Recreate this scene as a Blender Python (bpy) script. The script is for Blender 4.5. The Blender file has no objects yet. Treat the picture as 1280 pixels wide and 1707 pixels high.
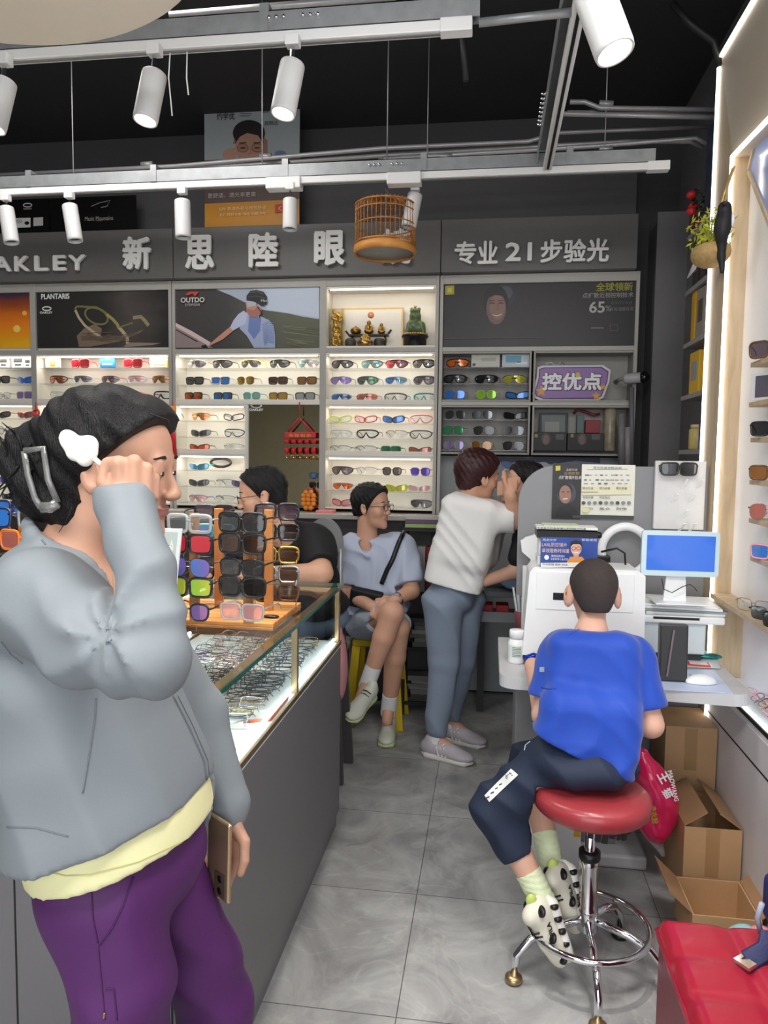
import bpy, bmesh, math, random
import numpy as np
from mathutils import Vector, Matrix, Euler
random.seed(7)
R = math.radians
SC = bpy.context.scene
COL = SC.collection
# camera, world, exposure
F_PX, YAW, PITCH, ROLL = 1241.0, .1407, .0757, .0128
EYE = Vector((0, 0, 1.5))
_f = Vector((-math.sin(YAW) * math.cos(PITCH), math.cos(YAW) * math.cos(PITCH), -math.sin(PITCH)))
_r = Vector((math.cos(YAW), math.sin(YAW), 0))
_u = _r.cross(_f)
_c, _s = math.cos(ROLL), math.sin(ROLL)
_r, _u = _c * _r + _s * _u, -_s * _r + _c * _u
cd = bpy.data.cameras.new('camera')
cam = bpy.data.objects.new('camera', cd)
COL.objects.link(cam)
cd.sensor_width = 36.0
cd.lens = F_PX / 1707 * 36.0
cd.clip_start = .02
m = Matrix((_r, _u, -_f)).transposed().to_4x4()
m.translation = EYE
cam.matrix_world = m
SC.camera = cam
w = bpy.data.worlds.new('daylight')
SC.world = w
w.use_nodes = True
w.node_tree.nodes['Background'].inputs[0].default_value = (.93, .96, 1.0, 1)
w.node_tree.nodes['Background'].inputs[1].default_value = .75
SC.view_settings.view_transform = 'Standard'
SC.view_settings.look = 'None'
SC.view_settings.gamma = 1
SC.view_settings.use_curve_mapping = False
SC.view_settings.exposure = 0.55
SC.cycles.max_bounces = 8
SC.cycles.diffuse_bounces = 4
SC.cycles.glossy_bounces = 4
SC.cycles.transmission_bounces = 8
SC.cycles.transparent_max_bounces = 24
SC.cycles.caustics_reflective = False
SC.cycles.caustics_refractive = False
SC.cycles.sample_clamp_indirect = 4.0
SC.cycles.use_denoising = True
def light(name, kind, loc, power, aim=None, color=(1, 1, 1), size=.1, size_y=None, spot=60, blend=.5, spread=None):
 l = bpy.data.lights.new(name, kind)
 l.energy = power
 l.color = color
 if kind == 'AREA':
  l.size = size
  if size_y:
   l.shape = 'RECTANGLE'
   l.size_y = size_y
  if spread:
   l.spread = R(spread)
 elif kind == 'SPOT':
  l.spot_size = R(spot)
  l.spot_blend = blend
  l.shadow_soft_size = size
 else:
  l.shadow_soft_size = size
 o = bpy.data.objects.new(name, l)
 COL.objects.link(o)
 o.location = loc
 if aim is not None:
  o.rotation_euler = (Vector(aim) - Vector(loc)).to_track_quat('-Z', 'Y').to_euler()
 return o
WARM = (1.0, .93, .82)
COOL = (.94, .97, 1.0)
# daylight through the open shop front behind the camera
light('shopfront_daylight', 'AREA', (-.3, -2.6, 1.9), 62, aim=(-.2, 3, 1.0), color=COOL, size=3.4, size_y=2.6)
# unseen area lamps added to brighten the front half of the shop
light('front_fill_light', 'AREA', (-.9, .1, 2.75), 26, aim=(-.9, .6, 0), color=(1, .98, .95), size=.9, size_y=.5)
light('front_fill_light', 'AREA', (.45, .9, 2.75), 20, aim=(.3, 1.3, 0), color=(1, .98, .95), size=.6, size_y=.5)
light('aisle_fill_light', 'AREA', (-1.6, 2.6, 3.3), 19, aim=(-1.5, 2.9, 0), color=(1, .98, .95), size=1.2, size_y=.6)  # unseen lamp added to lift fascia, counters and people
# pixel helpers (photograph pixel -> point of the place)
def ray(px, py):
 return _r * ((px - 640) / F_PX) - _u * ((py - 853.5) / F_PX) + _f
def aty(px, py, y):
 d = ray(px, py)
 return EYE + d * (y / d.y)
def atx(px, py, x):
 d = ray(px, py)
 return EYE + d * (x / d.x)
def atz(px, py, z):
 d = ray(px, py)
 return EYE + d * ((z - 1.5) / d.z)
# materials
def lin(c):
 return tuple((v / 255 / 12.92) if v / 255 <= .04045 else ((v / 255 + .055) / 1.055) ** 2.4 for v in c)
_M = {}
def M(name, rgb, rough=.5, metal=0.0, vary=.06, scale=12.0, bump=0.0, bscale=80.0, trans=0.0, ior=1.45, emit=None, estr=0.0, sheen=0.0, coat=0.0, stretch=None, spec=None, alpha=1.0):
 """a procedural material: Principled with noise-varied colour and optional noise bump; rgb is sRGB 0-255"""
 key = (name, rgb, rough, metal)
 if key in _M:
  return _M[key]
 m = bpy.data.materials.new(name)
 m.use_nodes = True
 nt = m.node_tree
 b = nt.nodes['Principled BSDF']
 L = lin(rgb)
 b.inputs['Roughness'].default_value = rough
 b.inputs['Metallic'].default_value = metal
 b.inputs['IOR'].default_value = ior
 b.inputs['Transmission Weight'].default_value = trans
 if spec is not None:
  b.inputs['Specular IOR Level'].default_value = spec
 if sheen:
  b.inputs['Sheen Weight'].default_value = sheen
 if coat:
  b.inputs['Coat Weight'].default_value = coat
  b.inputs['Coat Roughness'].default_value = .1
 b.inputs['Alpha'].default_value = alpha
 tc = nt.nodes.new('ShaderNodeTexCoord')
 src = tc.outputs['Object']
 if stretch:
  mp = nt.nodes.new('ShaderNodeMapping')
  mp.inputs['Scale'].default_value = stretch
  nt.links.new(src, mp.inputs[0])
  src = mp.outputs[0]
 b.inputs['Base Color'].default_value = (*L, 1)
 if vary and trans < .5:
  n = nt.nodes.new('ShaderNodeTexNoise')
  n.inputs['Scale'].default_value = scale
  n.inputs['Detail'].default_value = 3
  nt.links.new(src, n.inputs['Vector'])
  mx = nt.nodes.new('ShaderNodeMix')
  mx.data_type = 'RGBA'
  mx.inputs[6].default_value = (*[v * (1 - vary) for v in L], 1)
  mx.inputs[7].default_value = (*[min(1, v * (1 + vary)) for v in L], 1)
  nt.links.new(n.outputs['Fac'], mx.inputs[0])
  nt.links.new(mx.outputs[2], b.inputs['Base Color'])
 if bump:
  n2 = nt.nodes.new('ShaderNodeTexNoise')
  n2.inputs['Scale'].default_value = bscale
  n2.inputs['Detail'].default_value = 4
  nt.links.new(src, n2.inputs['Vector'])
  bp = nt.nodes.new('ShaderNodeBump')
  bp.inputs['Strength'].default_value = bump
  bp.inputs['Distance'].default_value = .004
  nt.links.new(n2.outputs['Fac'], bp.inputs['Height'])
  nt.links.new(bp.outputs[0], b.inputs['Normal'])
 if emit:
  b.inputs['Emission Color'].default_value = (*lin(emit), 1)
  b.inputs['Emission Strength'].default_value = estr
 _M[key] = m
 return m
def MC(rgb, rough=.45, metal=0.0, kind='plastic'):
 """plain painted / moulded colour"""
 return M('%s_%02x%02x%02x' % ((kind,) + tuple(rgb)), tuple(rgb), rough, metal, vary=.03, scale=30)
def clear_mat(name, tint=(1, 1, 1), alpha=.25, gloss=.06):
 """thin clear sheet: mostly transparent, with a fresnel reflection"""
 key = (name, tint, alpha)
 if key in _M:
  return _M[key]
 m = bpy.data.materials.new(name)
 m.use_nodes = True
 nt = m.node_tree
 nt.nodes.clear()
 out = nt.nodes.new('ShaderNodeOutputMaterial')
 tr = nt.nodes.new('ShaderNodeBsdfTransparent')
 tr.inputs[0].default_value = (*tint, 1)
 gl = nt.nodes.new('ShaderNodeBsdfGlossy')
 gl.inputs['Roughness'].default_value = gloss
 fr = nt.nodes.new('ShaderNodeLayerWeight')
 pw = nt.nodes.new('ShaderNodeMath')
 pw.operation = 'POWER'
 pw.inputs[1].default_value = 5
 nt.links.new(fr.outputs['Facing'], pw.inputs[0])
 ad = nt.nodes.new('ShaderNodeMath')
 ad.operation = 'MULTIPLY_ADD'
 ad.inputs[1].default_value = .7
 ad.inputs[2].default_value = .03
 nt.links.new(pw.outputs[0], ad.inputs[0])
 mx = nt.nodes.new('ShaderNodeMixShader')
 nt.links.new(ad.outputs[0], mx.inputs[0])
 nt.links.new(tr.outputs[0], mx.inputs[1])
 nt.links.new(gl.outputs[0], mx.inputs[2])
 nt.links.new(mx.outputs[0], out.inputs[0])
 _M[key] = m
 return m
def lens_mat(name, rgb, see=.35, rgb2=None):
 """a tinted, mirrored spectacle lens; rgb2 makes the coating shift colour across the lens"""
 key = (name, rgb, see, rgb2)
 if key in _M:
  return _M[key]
 m = bpy.data.materials.new(name)
 m.use_nodes = True
 nt = m.node_tree
 b = nt.nodes['Principled BSDF']
 b.inputs['Roughness'].default_value = .08
 b.inputs['Metallic'].default_value = .25
 b.inputs['Coat Weight'].default_value = .6
 b.inputs['Base Color'].default_value = (*lin(rgb), 1)
 if rgb2:
  tc = nt.nodes.new('ShaderNodeTexCoord')
  g = nt.nodes.new('ShaderNodeSeparateXYZ')
  nt.links.new(tc.outputs['Generated'], g.inputs[0])
  mx = nt.nodes.new('ShaderNodeMix')
  mx.data_type = 'RGBA'
  mx.inputs[6].default_value = (*lin(rgb), 1)
  mx.inputs[7].default_value = (*lin(rgb2), 1)
  nt.links.new(g.outputs[0], mx.inputs[0])
  nt.links.new(mx.outputs[2], b.inputs['Base Color'])
 out = nt.nodes['Material Output']
 tr = nt.nodes.new('ShaderNodeBsdfTransparent')
 t = [min(1, .35 + .65 * v) for v in lin(rgb)]
 tr.inputs[0].default_value = (*t, 1)
 ms = nt.nodes.new('ShaderNodeMixShader')
 ms.inputs[0].default_value = see
 nt.links.new(b.outputs[0], ms.inputs[1])
 nt.links.new(tr.outputs[0], ms.inputs[2])
 nt.links.new(ms.outputs[0], out.inputs[0])
 _M[key] = m
 return m
def emit_mat(name, rgb, strength):
 key = (name, rgb, strength)
 if key in _M:
  return _M[key]
 m = bpy.data.materials.new(name)
 m.use_nodes = True
 b = m.node_tree.nodes['Principled BSDF']
 b.inputs['Base Color'].default_value = (*lin(rgb), 1)
 b.inputs['Emission Color'].default_value = (*lin(rgb), 1)
 b.inputs['Emission Strength'].default_value = strength
 _M[key] = m
 return m
def wood_mat(name, a, b_, scale=6, stretch=(1, 1, 12), rough=.5):
 key = (name, a)
 if key in _M:
  return _M[key]
 m = M(name, a, rough, vary=.0)
 nt = m.node_tree
 b = nt.nodes['Principled BSDF']
 tc = nt.nodes.new('ShaderNodeTexCoord')
 mp = nt.nodes.new('ShaderNodeMapping')
 mp.inputs['Scale'].default_value = stretch
 n = nt.nodes.new('ShaderNodeTexNoise')
 n.inputs['Scale'].default_value = scale
 n.inputs['Detail'].default_value = 6
 n.inputs['Distortion'].default_value = .6
 cr = nt.nodes.new('ShaderNodeValToRGB')
 cr.color_ramp.elements[0].position = .35
 cr.color_ramp.elements[1].position = .68
 cr.color_ramp.elements[0].color = (*lin(a), 1)
 cr.color_ramp.elements[1].color = (*lin(b_), 1)
 nt.links.new(tc.outputs['Object'], mp.inputs[0])
 nt.links.new(mp.outputs[0], n.inputs['Vector'])
 nt.links.new(n.outputs['Fac'], cr.inputs[0])
 nt.links.new(cr.outputs[0], b.inputs['Base Color'])
 _M[key] = m
 return m
# mesh building
class MB:
 """collects shapes; build() links them as ONE mesh object"""
 def __init__(self):
  self.v, self.f, self.mi, self.sm, self.mats = [], [], [], [], []
 def _m(self, m):
  if m is None:
   return 0
  if m not in self.mats:
   self.mats.append(m)
  return self.mats.index(m)
 def add(self, verts, faces, m=None, smooth=False):
  o = len(self.v)
  k = self._m(m)
  self.v += [tuple(p) for p in verts]
  for f in faces:
   self.f.append(tuple(i + o for i in f))
   self.mi.append(k)
   self.sm.append(smooth)
  return self
 def box(self, c, s, m=None, rot=None):
  hx, hy, hz = s[0] / 2, s[1] / 2, s[2] / 2
  P = [Vector((x, y, z)) for x in (-hx, hx) for y in (-hy, hy) for z in (-hz, hz)]
  if rot is not None:
   Rm = rot if isinstance(rot, Matrix) else Euler(rot).to_matrix()
   P = [Rm @ p for p in P]
  c = Vector(c)
  return self.add([p + c for p in P], [(0, 1, 3, 2), (4, 6, 7, 5), (0, 4, 5, 1), (2, 3, 7, 6), (0, 2, 6, 4), (1, 5, 7, 3)], m)
 def box2(self, a, b, m=None):
  a, b = Vector(a), Vector(b)
  return self.box((a + b) / 2, [abs(b[i] - a[i]) for i in range(3)], m)
 def tube(self, pts, r, m=None, n=8, closed=False, cap=True, flat=None, up=None):
  pts = [Vector(p) for p in pts]
  N = len(pts)
  rs = r if isinstance(r, (list, tuple)) else [r] * N
  V, Fc = [], []
  prev = None
  for i, p in enumerate(pts):
   if closed:
    t = pts[(i + 1) % N] - pts[i - 1]
   else:
    t = pts[min(i + 1, N - 1)] - pts[max(i - 1, 0)]
   t = t.normalized() if t.length > 1e-9 else Vector((0, 0, 1))
   if prev is None:
    a = Vector(up) if up is not None else (Vector((0, 0, 1)) if abs(t.z) < .9 else Vector((1, 0, 0)))
   else:
    a = prev
   a = a - t * a.dot(t)
   if a.length < 1e-6:
    a = t.orthogonal()
   a.normalize()
   prev = a
   b = t.cross(a)
   fl = flat or 1.0
   for k in range(n):
    th = 2 * math.pi * k / n
    V.append(p + a * (math.cos(th) * rs[i]) + b * (math.sin(th) * rs[i] * fl))
  for i in range(N if closed else N - 1):
   j = (i + 1) % N
   for k in range(n):
    l = (k + 1) % n
    Fc.append((i * n + k, i * n + l, j * n + l, j * n + k))
  if cap and not closed:
   Fc.append(tuple(range(n - 1, -1, -1)))
   Fc.append(tuple((N - 1) * n + k for k in range(n)))
  return self.add(V, Fc, m, n > 4)
 def bar(self, a, b, w, h=None, m=None, up=(0, 0, 1)):
  """rectangular bar from a to b"""
  a, b = Vector(a), Vector(b)
  t = (b - a)
  L = t.length
  t = t.normalized()
  u = Vector(up)
  u = u - t * u.dot(t)
  if u.length < 1e-6:
   u = t.orthogonal()
  u.normalize()
  s = t.cross(u)
  Rm = Matrix((s, t, u)).transposed()
  return self.box((a + b) / 2, (w, L, h or w), m, Rm)
 def lathe(self, prof, c=(0, 0, 0), m=None, n=24, axis=None, smooth=True, caps=True, a0=0.0):
  """prof: list of (r, z)"""
  V, Fc = [], []
  c = Vector(c)
  Rm = Vector((0, 0, 1)).rotation_difference(Vector(axis)).to_matrix() if axis is not None else Matrix.Identity(3)
  for (r, z) in prof:
   for k in range(n):
    th = a0 + 2 * math.pi * k / n
    V.append(c + Rm @ Vector((r * math.cos(th), r * math.sin(th), z)))
  for i in range(len(prof) - 1):
   for k in range(n):
    l = (k + 1) % n
    Fc.append((i * n + k, i * n + l, (i + 1) * n + l, (i + 1) * n + k))
  if caps:
   if prof[0][0] > 1e-5:
    Fc.append(tuple(range(n - 1, -1, -1)))
   if prof[-1][0] > 1e-5:
    Fc.append(tuple((len(prof) - 1) * n + k for k in range(n)))
  return self.add(V, Fc, m, smooth)
 def ball(self, c, r, m=None, nu=16, nv=10, rot=None):
  rx, ry, rz = r if isinstance(r, (list, tuple)) else (r, r, r)
  V, Fc = [], []
  c = Vector(c)
  Rm = Euler(rot).to_matrix() if rot is not None and not isinstance(rot, Matrix) else (rot or Matrix.Identity(3))
  for i in range(nv + 1):
   ph = math.pi * i / nv
   for k in range(nu):
    th = 2 * math.pi * k / nu
    V.append(c + Rm @ Vector((rx * math.sin(ph) * math.cos(th), ry * math.sin(ph) * math.sin(th), rz * math.cos(ph))))
  for i in range(nv):
   for k in range(nu):
    l = (k + 1) % nu
    Fc.append((i * nu + k, (i + 1) * nu + k, (i + 1) * nu + l, i * nu + l))
  return self.add(V, Fc, m, True)
 def prism(self, poly, o, ex, ey, d, m=None, side=None):
  """polygon (2-D) in the plane o + x*ex + y*ey, extruded by vector d"""
  o, ex, ey, d = Vector(o), Vector(ex), Vector(ey), Vector(d)
  n = len(poly)
  A = [o + ex * x + ey * y for x, y in poly]
  self.add(A + [p + d for p in A], [tuple(range(n))[::-1], tuple(range(n, 2 * n))], m)
  self.add(A + [p + d for p in A], [(i, (i + 1) % n, n + (i + 1) % n, n + i) for i in range(n)], side or m)
  return self
 def build(self, name, m=None, parent=None, bevel=0, seg=2, loc=None, subsurf=0, solid=0):
  me = bpy.data.meshes.new(name)
  base = Vector((0, 0, 0))
  if parent is not None and loc is None:
   base = Vector(parent.get('_base', (0, 0, 0)))
  if loc is not None and parent is None:
   base = Vector(loc)
  me.from_pydata([tuple(Vector(p) - base) for p in self.v], [], self.f)
  mats = self.mats if self.mats else [m]
  if self.mats and m is not None and None in self.mats:
   mats = [m if q is None else q for q in self.mats]
  for q in mats:
   me.materials.append(q if q is not None else m)
  me.polygons.foreach_set('material_index', self.mi)
  me.polygons.foreach_set('use_smooth', self.sm)
  me.update()
  bm = bmesh.new()
  bm.from_mesh(me)
  bmesh.ops.recalc_face_normals(bm, faces=bm.faces)
  bm.to_mesh(me)
  bm.free()
  o = bpy.data.objects.new(name, me)
  COL.objects.link(o)
  if parent is not None:
   o.parent = parent
  else:
   o.location = base
   o['_base'] = tuple(base)
  if parent is not None:
   o['_base'] = tuple(base)
  if solid:
   q = o.modifiers.new('thickness', 'SOLIDIFY')
   q.thickness = solid
   q.offset = 0
  if bevel:
   q = o.modifiers.new('edge_round', 'BEVEL')
   q.width = bevel
   q.segments = seg
   q.limit_method = 'ANGLE'
   q.angle_limit = R(40)
   q.harden_normals = False
  if subsurf:
   q = o.modifiers.new('smooth', 'SUBSURF')
   q.levels = q.render_levels = subsurf
  return o
def tag(o, label, cat, group=None, kind=None):
 if label:
  o['label'] = label
 if cat:
  o['category'] = cat
 if group:
  o['group'] = group
 if kind:
  o['kind'] = kind
 return o
def thing(name, label, cat, loc=(0, 0, 0), group=None):
 """an Empty at a thing's base; parts built with parent=thing in world coordinates"""
 o = bpy.data.objects.new(name, None)
 o.empty_display_size = .05
 COL.objects.link(o)
 o.location = loc
 o['_base'] = tuple(loc)
 return tag(o, label, cat, group)
def struct(mb, name, m, bevel=0, label=None):
 o = mb.build(name, m, bevel=bevel)
 o['kind'] = 'structure'
 o['label'] = label or name.replace('_', ' ')
 return o
def copy_thing(root, loc=None, rot=None, label=None, group=None):
 def rec(o, par):
  c = o.copy()
  COL.objects.link(c)
  if par is not None:
   c.parent = par
  for ch in list(o.children):
   rec(ch, c)
  return c
 c = rec(root, None)
 if loc is not None:
  c.location = loc
 if rot is not None:
  c.rotation_euler = rot
 if label:
  c['label'] = label
 if group:
  c['group'] = group
 return c
_TXT = {}
def text_mesh(body, bold=0.0, extrude=.001, spacing=1.0):
 key = (body, bold, extrude, spacing)
 if key in _TXT:
  return _TXT[key]
 cu = bpy.data.curves.new('lettering', 'FONT')
 cu.body = body
 cu.size = 1.0
 cu.extrude = extrude
 cu.space_character = spacing
 cu.align_x = 'CENTER'
 cu.align_y = 'CENTER'
 cu.resolution_u = 4
 o = bpy.data.objects.new('lettering', cu)
 COL.objects.link(o)
 bpy.context.view_layer.update()
 dg = bpy.context.evaluated_depsgraph_get()
 me = bpy.data.meshes.new_from_object(o.evaluated_get(dg))
 bpy.data.objects.remove(o)
 n = len(me.vertices)
 co = np.empty(n * 3)
 me.vertices.foreach_get('co', co)
 V = co.reshape(-1, 3)
 Fc = [tuple(p.vertices) for p in me.polygons]
 bpy.data.meshes.remove(me)
 _TXT[key] = (V, Fc)
 return V, Fc
def add_text(mb, body, o, ex, ey, h, m, bold=0.0, depth=.0012, spacing=1.0, fit=None, hfit=True, center=True):
 """writes body into mb: centred at o, ex / ey unit vectors of reading direction and up, cap height h; fit = total width"""
 V, Fc = text_mesh(body, 0, .5, spacing)
 if len(V) == 0:
  return mb
 shifts = [(0, 0)] if not bold else [(bold * math.cos(a), bold * math.sin(a)) for a in (.4, 1.97, 3.54, 5.11)]
 lo, hi = V.min(0), V.max(0)
 sy = h / max(hi[1] - lo[1], 1e-6)
 sx = sy if fit is None else fit / (hi[0] - lo[0])
 cx, cy_ = (lo[0] + hi[0]) / 2, (lo[1] + hi[1]) / 2
 if not center:
  cx, cy_ = lo[0], hi[1]
 o, ex, ey = Vector(o), Vector(ex).normalized(), Vector(ey).normalized()
 n = ex.cross(ey)
 for q, (dx, dy) in enumerate(shifts):
  mb.add([o + ex * ((p[0] - cx) * sx + dx * sy) + ey * ((p[1] - cy_) * sy + dy * sy) + n * ((p[2] + .5) * depth * (1 + .02 * q)) for p in V], Fc, m)
 return mb
# implicit modelling for bodies and clothes
class Field:
 """smooth union of tapered capsules and ellipsoids on a grid, skinned by surface nets"""
 def __init__(self, h):
  self.h = h
  self.P = []
 def cap(self, a, b, ra, rb=None, k=.02, mat=0, sub=False):
  self.P.append(('c', Vector(a), Vector(b), ra, ra if rb is None else rb, k, mat, sub))
  return self
 def chain(self, pts, rs, k=.02, mat=0):
  for i in range(len(pts) - 1):
   self.cap(pts[i], pts[i + 1], rs[i], rs[i + 1], k, mat)
  return self
 def ell(self, c, r, rot=None, k=.02, mat=0, sub=False):
  if rot is None:
   Rm = Matrix.Identity(3)
  elif isinstance(rot, Matrix):
   Rm = rot.to_3x3()
  else:
   Rm = Euler(rot).to_matrix()
  self.P.append(('e', Vector(c), Rm, tuple(r) if isinstance(r, (tuple, list)) else (r,) * 3, k, mat, sub))
  return self
 def box(self, c, s, rot=None, rad=.01, k=.01, mat=0, sub=False):
  Rm = Matrix.Identity(3) if rot is None else (rot.to_3x3() if isinstance(rot, Matrix) else Euler(rot).to_matrix())
  self.P.append(('b', Vector(c), Rm, tuple(s), rad, k, mat, sub))
  return self
 def bounds(self, p):
  if p[0] == 'c':
   a, b, ra, rb = p[1:5]
   r = max(ra, rb)
   lo = [min(a[i], b[i]) - r for i in range(3)]
   hi = [max(a[i], b[i]) + r for i in range(3)]
  elif p[0] == 'e':
   c, Rm, r = p[1:4]
   e = [math.sqrt(sum((Rm[i][j] * r[j]) ** 2 for j in range(3))) for i in range(3)]
   lo = [c[i] - e[i] for i in range(3)]
   hi = [c[i] + e[i] for i in range(3)]
  else:
   c, Rm, s = p[1:4]
   e = [sum(abs(Rm[i][j]) * s[j] for j in range(3)) + p[4] for i in range(3)]
   lo = [c[i] - e[i] for i in range(3)]
   hi = [c[i] + e[i] for i in range(3)]
  return np.array(lo), np.array(hi)
 def mesh(self, name, mats, parent=None, post=None, cuts=(), smooth=1, disp=None, paint=None):
  h = self.h
  B = [self.bounds(p) for p in self.P if not p[-1]]
  lo = np.min([b[0] for b in B], 0) - 3 * h - .02
  hi = np.max([b[1] for b in B], 0) + 3 * h + .02
  n = np.ceil((hi - lo) / h).astype(int) + 1
  D = np.full(n, 1.0, np.float32)
  LB = np.zeros(n, np.int8)
  ax = [(lo[i] + h * np.arange(n[i])).astype(np.float32) for i in range(3)]
  for p in self.P:
   k = p[-3]
   bl, bh = self.bounds(p)
   pad = max(k * 1.05, 3 * h) + (.03 if p[-1] else 0)
   i0 = np.clip(np.floor((bl - pad - lo) / h).astype(int), 0, n - 1)
   i1 = np.clip(np.ceil((bh + pad - lo) / h).astype(int) + 1, 1, n)
   if np.any(i1 <= i0):
    continue
   sl = tuple(slice(i0[i], i1[i]) for i in range(3))
   X = ax[0][sl[0]][:, None, None]
   Y = ax[1][sl[1]][None, :, None]
   Z = ax[2][sl[2]][None, None, :]
   if p[0] == 'c':
    a, b, ra, rb = p[1:5]
    d = b - a
    L2 = max(d.length_squared, 1e-12)
    t = np.clip(((X - a.x) * d.x + (Y - a.y) * d.y + (Z - a.z) * d.z) / L2, 0, 1)
    q = np.sqrt((X - a.x - t * d.x) ** 2 + (Y - a.y - t * d.y) ** 2 + (Z - a.z - t * d.z) ** 2) - (ra + (rb - ra) * t)
   else:
    c, Rm, r = p[1:4]
    x, y, z = X - c.x, Y - c.y, Z - c.z
    u = [Rm[0][j] * x + Rm[1][j] * y + Rm[2][j] * z for j in range(3)]
    if p[0] == 'e':
     k0 = np.sqrt(sum((u[j] / r[j]) ** 2 for j in range(3)))
     k1 = np.sqrt(sum((u[j] / r[j] ** 2) ** 2 for j in range(3)))
     q = k0 * (k0 - 1) / np.maximum(k1, 1e-9)
    else:
     e = [np.abs(u[j]) - r[j] for j in range(3)]
     q = np.sqrt(sum(np.maximum(e[j], 0) ** 2 for j in range(3))) + np.minimum(np.maximum(np.maximum(e[0], e[1]), e[2]), 0) - p[4]
   cur = D[sl]
   if p[-1]:
    hh = np.clip(.5 - .5 * (cur + q) / k, 0, 1)
    D[sl] = cur * (1 - hh) - q * hh + k * hh * (1 - hh)
   else:
    lab = LB[sl]
    lab[q < cur] = p[-2]
    LB[sl] = lab
    hh = np.clip(.5 + .5 * (cur - q) / k, 0, 1)
    D[sl] = cur * (1 - hh) + q * hh - k * hh * (1 - hh)
  XYZ = None
  if disp is not None or cuts:
   X = ax[0][:, None, None]
   Y = ax[1][None, :, None]
   Z = ax[2][None, None, :]
   if disp is not None:
    D = D + disp(X, Y, Z).astype(np.float32)
   for c in cuts:
    if callable(c):
     D = np.maximum(D, c(X, Y, Z).astype(np.float32))
    else:
     pt, nn = Vector(c[0]), Vector(c[1]).normalized()
     D = np.maximum(D, ((X - pt.x) * nn.x + (Y - pt.y) * nn.y + (Z - pt.z) * nn.z).astype(np.float32))
  S = D < 0
  mask = np.zeros(n - 1, np.int16)
  cs = [(i, j, k) for i in (0, 1) for j in (0, 1) for k in (0, 1)]
  for (i, j, k) in cs:
   mask += S[i:n[0] - 1 + i, j:n[1] - 1 + j, k:n[2] - 1 + k]
  cells = np.argwhere((mask > 0) & (mask < 8))
  if len(cells) == 0:
   raise RuntimeError('empty field ' + name)
  vals = np.stack([D[cells[:, 0] + i, cells[:, 1] + j, cells[:, 2] + k] for (i, j, k) in cs], 1)
  acc = np.zeros((len(cells), 3))
  cnt = np.zeros(len(cells))
  carr = np.array(cs, float)
  for a in range(8):
   for b in range(a + 1, 8):
    if np.abs(carr[a] - carr[b]).sum() != 1:
     continue
    va, vb = vals[:, a], vals[:, b]
    x = (va < 0) != (vb < 0)
    t = np.where(x, va / np.where(np.abs(va - vb) < 1e-12, 1, va - vb), 0)
    acc += np.where(x[:, None], carr[a] + t[:, None] * (carr[b] - carr[a]), 0)
    cnt += x
  V = lo + h * (cells + acc / cnt[:, None])
  idx = np.full(n - 1, -1, np.int64)
  idx[cells[:, 0], cells[:, 1], cells[:, 2]] = np.arange(len(cells))
  Q = []
  for d in range(3):
   e = [1, 1, 1]
   e[d] = 0
   a = S[1:-1, 1:-1, 1:-1]
   s0 = [slice(1, n[i] - 1) for i in range(3)]
   s1 = list(s0)
   s1[d] = slice(2, n[d])
   A, Bq = S[tuple(s0)], S[tuple(s1)]
   ch = np.argwhere(A != Bq) + 1
   o1, o2 = [(d + 1) % 3, (d + 2) % 3]
   def ix(da, db):
    c = ch.copy()
    c[:, o1] -= da
    c[:, o2] -= db
    ok = np.minimum(c, n - 2)
    return idx[ok[:, 0], ok[:, 1], ok[:, 2]]
   q = np.stack([ix(0, 0), ix(1, 0), ix(1, 1), ix(0, 1)], 1)
   fl = S[ch[:, 0], ch[:, 1], ch[:, 2]]
   q[~fl] = q[~fl][:, ::-1]
   Q.append(q)
  Q = np.concatenate(Q)
  Q = Q[(Q >= 0).all(1)]
  for _ in range(smooth):
   nb = np.zeros_like(V)
   ct = np.zeros(len(V))
   for a in range(4):
    b = (a + 1) % 4
    np.add.at(nb, Q[:, a], V[Q[:, b]])
    np.add.at(ct, Q[:, a], 1)
    np.add.at(nb, Q[:, b], V[Q[:, a]])
    np.add.at(ct, Q[:, b], 1)
   V = V * .5 + .5 * nb / np.maximum(ct, 1)[:, None]
  ci = np.clip(np.rint((V - lo) / h).astype(int), 0, n - 1)
  vl = LB[ci[:, 0], ci[:, 1], ci[:, 2]]
  fl = np.median(vl[Q], axis=1).astype(int)
  if paint is not None:
   fl = paint(V[Q].mean(1), fl)
  if post is not None:
   V = post(V)
  base = np.array(parent.get('_base', (0, 0, 0))) if parent is not None else np.zeros(3)
  me = bpy.data.meshes.new(name)
  me.vertices.add(len(V))
  me.vertices.foreach_set('co', (V - base).astype(np.float32).ravel())
  me.loops.add(len(Q) * 4)
  me.loops.foreach_set('vertex_index', Q.astype(np.int32).ravel())
  me.polygons.add(len(Q))
  me.polygons.foreach_set('loop_start', np.arange(0, len(Q) * 4, 4, dtype=np.int32))
  mats = mats if isinstance(mats, (list, tuple)) else [mats]
  for q in mats:
   me.materials.append(q)
  me.polygons.foreach_set('material_index', np.clip(fl, 0, len(mats) - 1).astype(np.int32))
  me.polygons.foreach_set('use_smooth', np.ones(len(Q), bool))
  me.update(calc_edges=True)
  me.validate()
  o = bpy.data.objects.new(name, me)
  COL.objects.link(o)
  if parent is not None:
   o.parent = parent
   o['_base'] = tuple(base)
  return o
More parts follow.
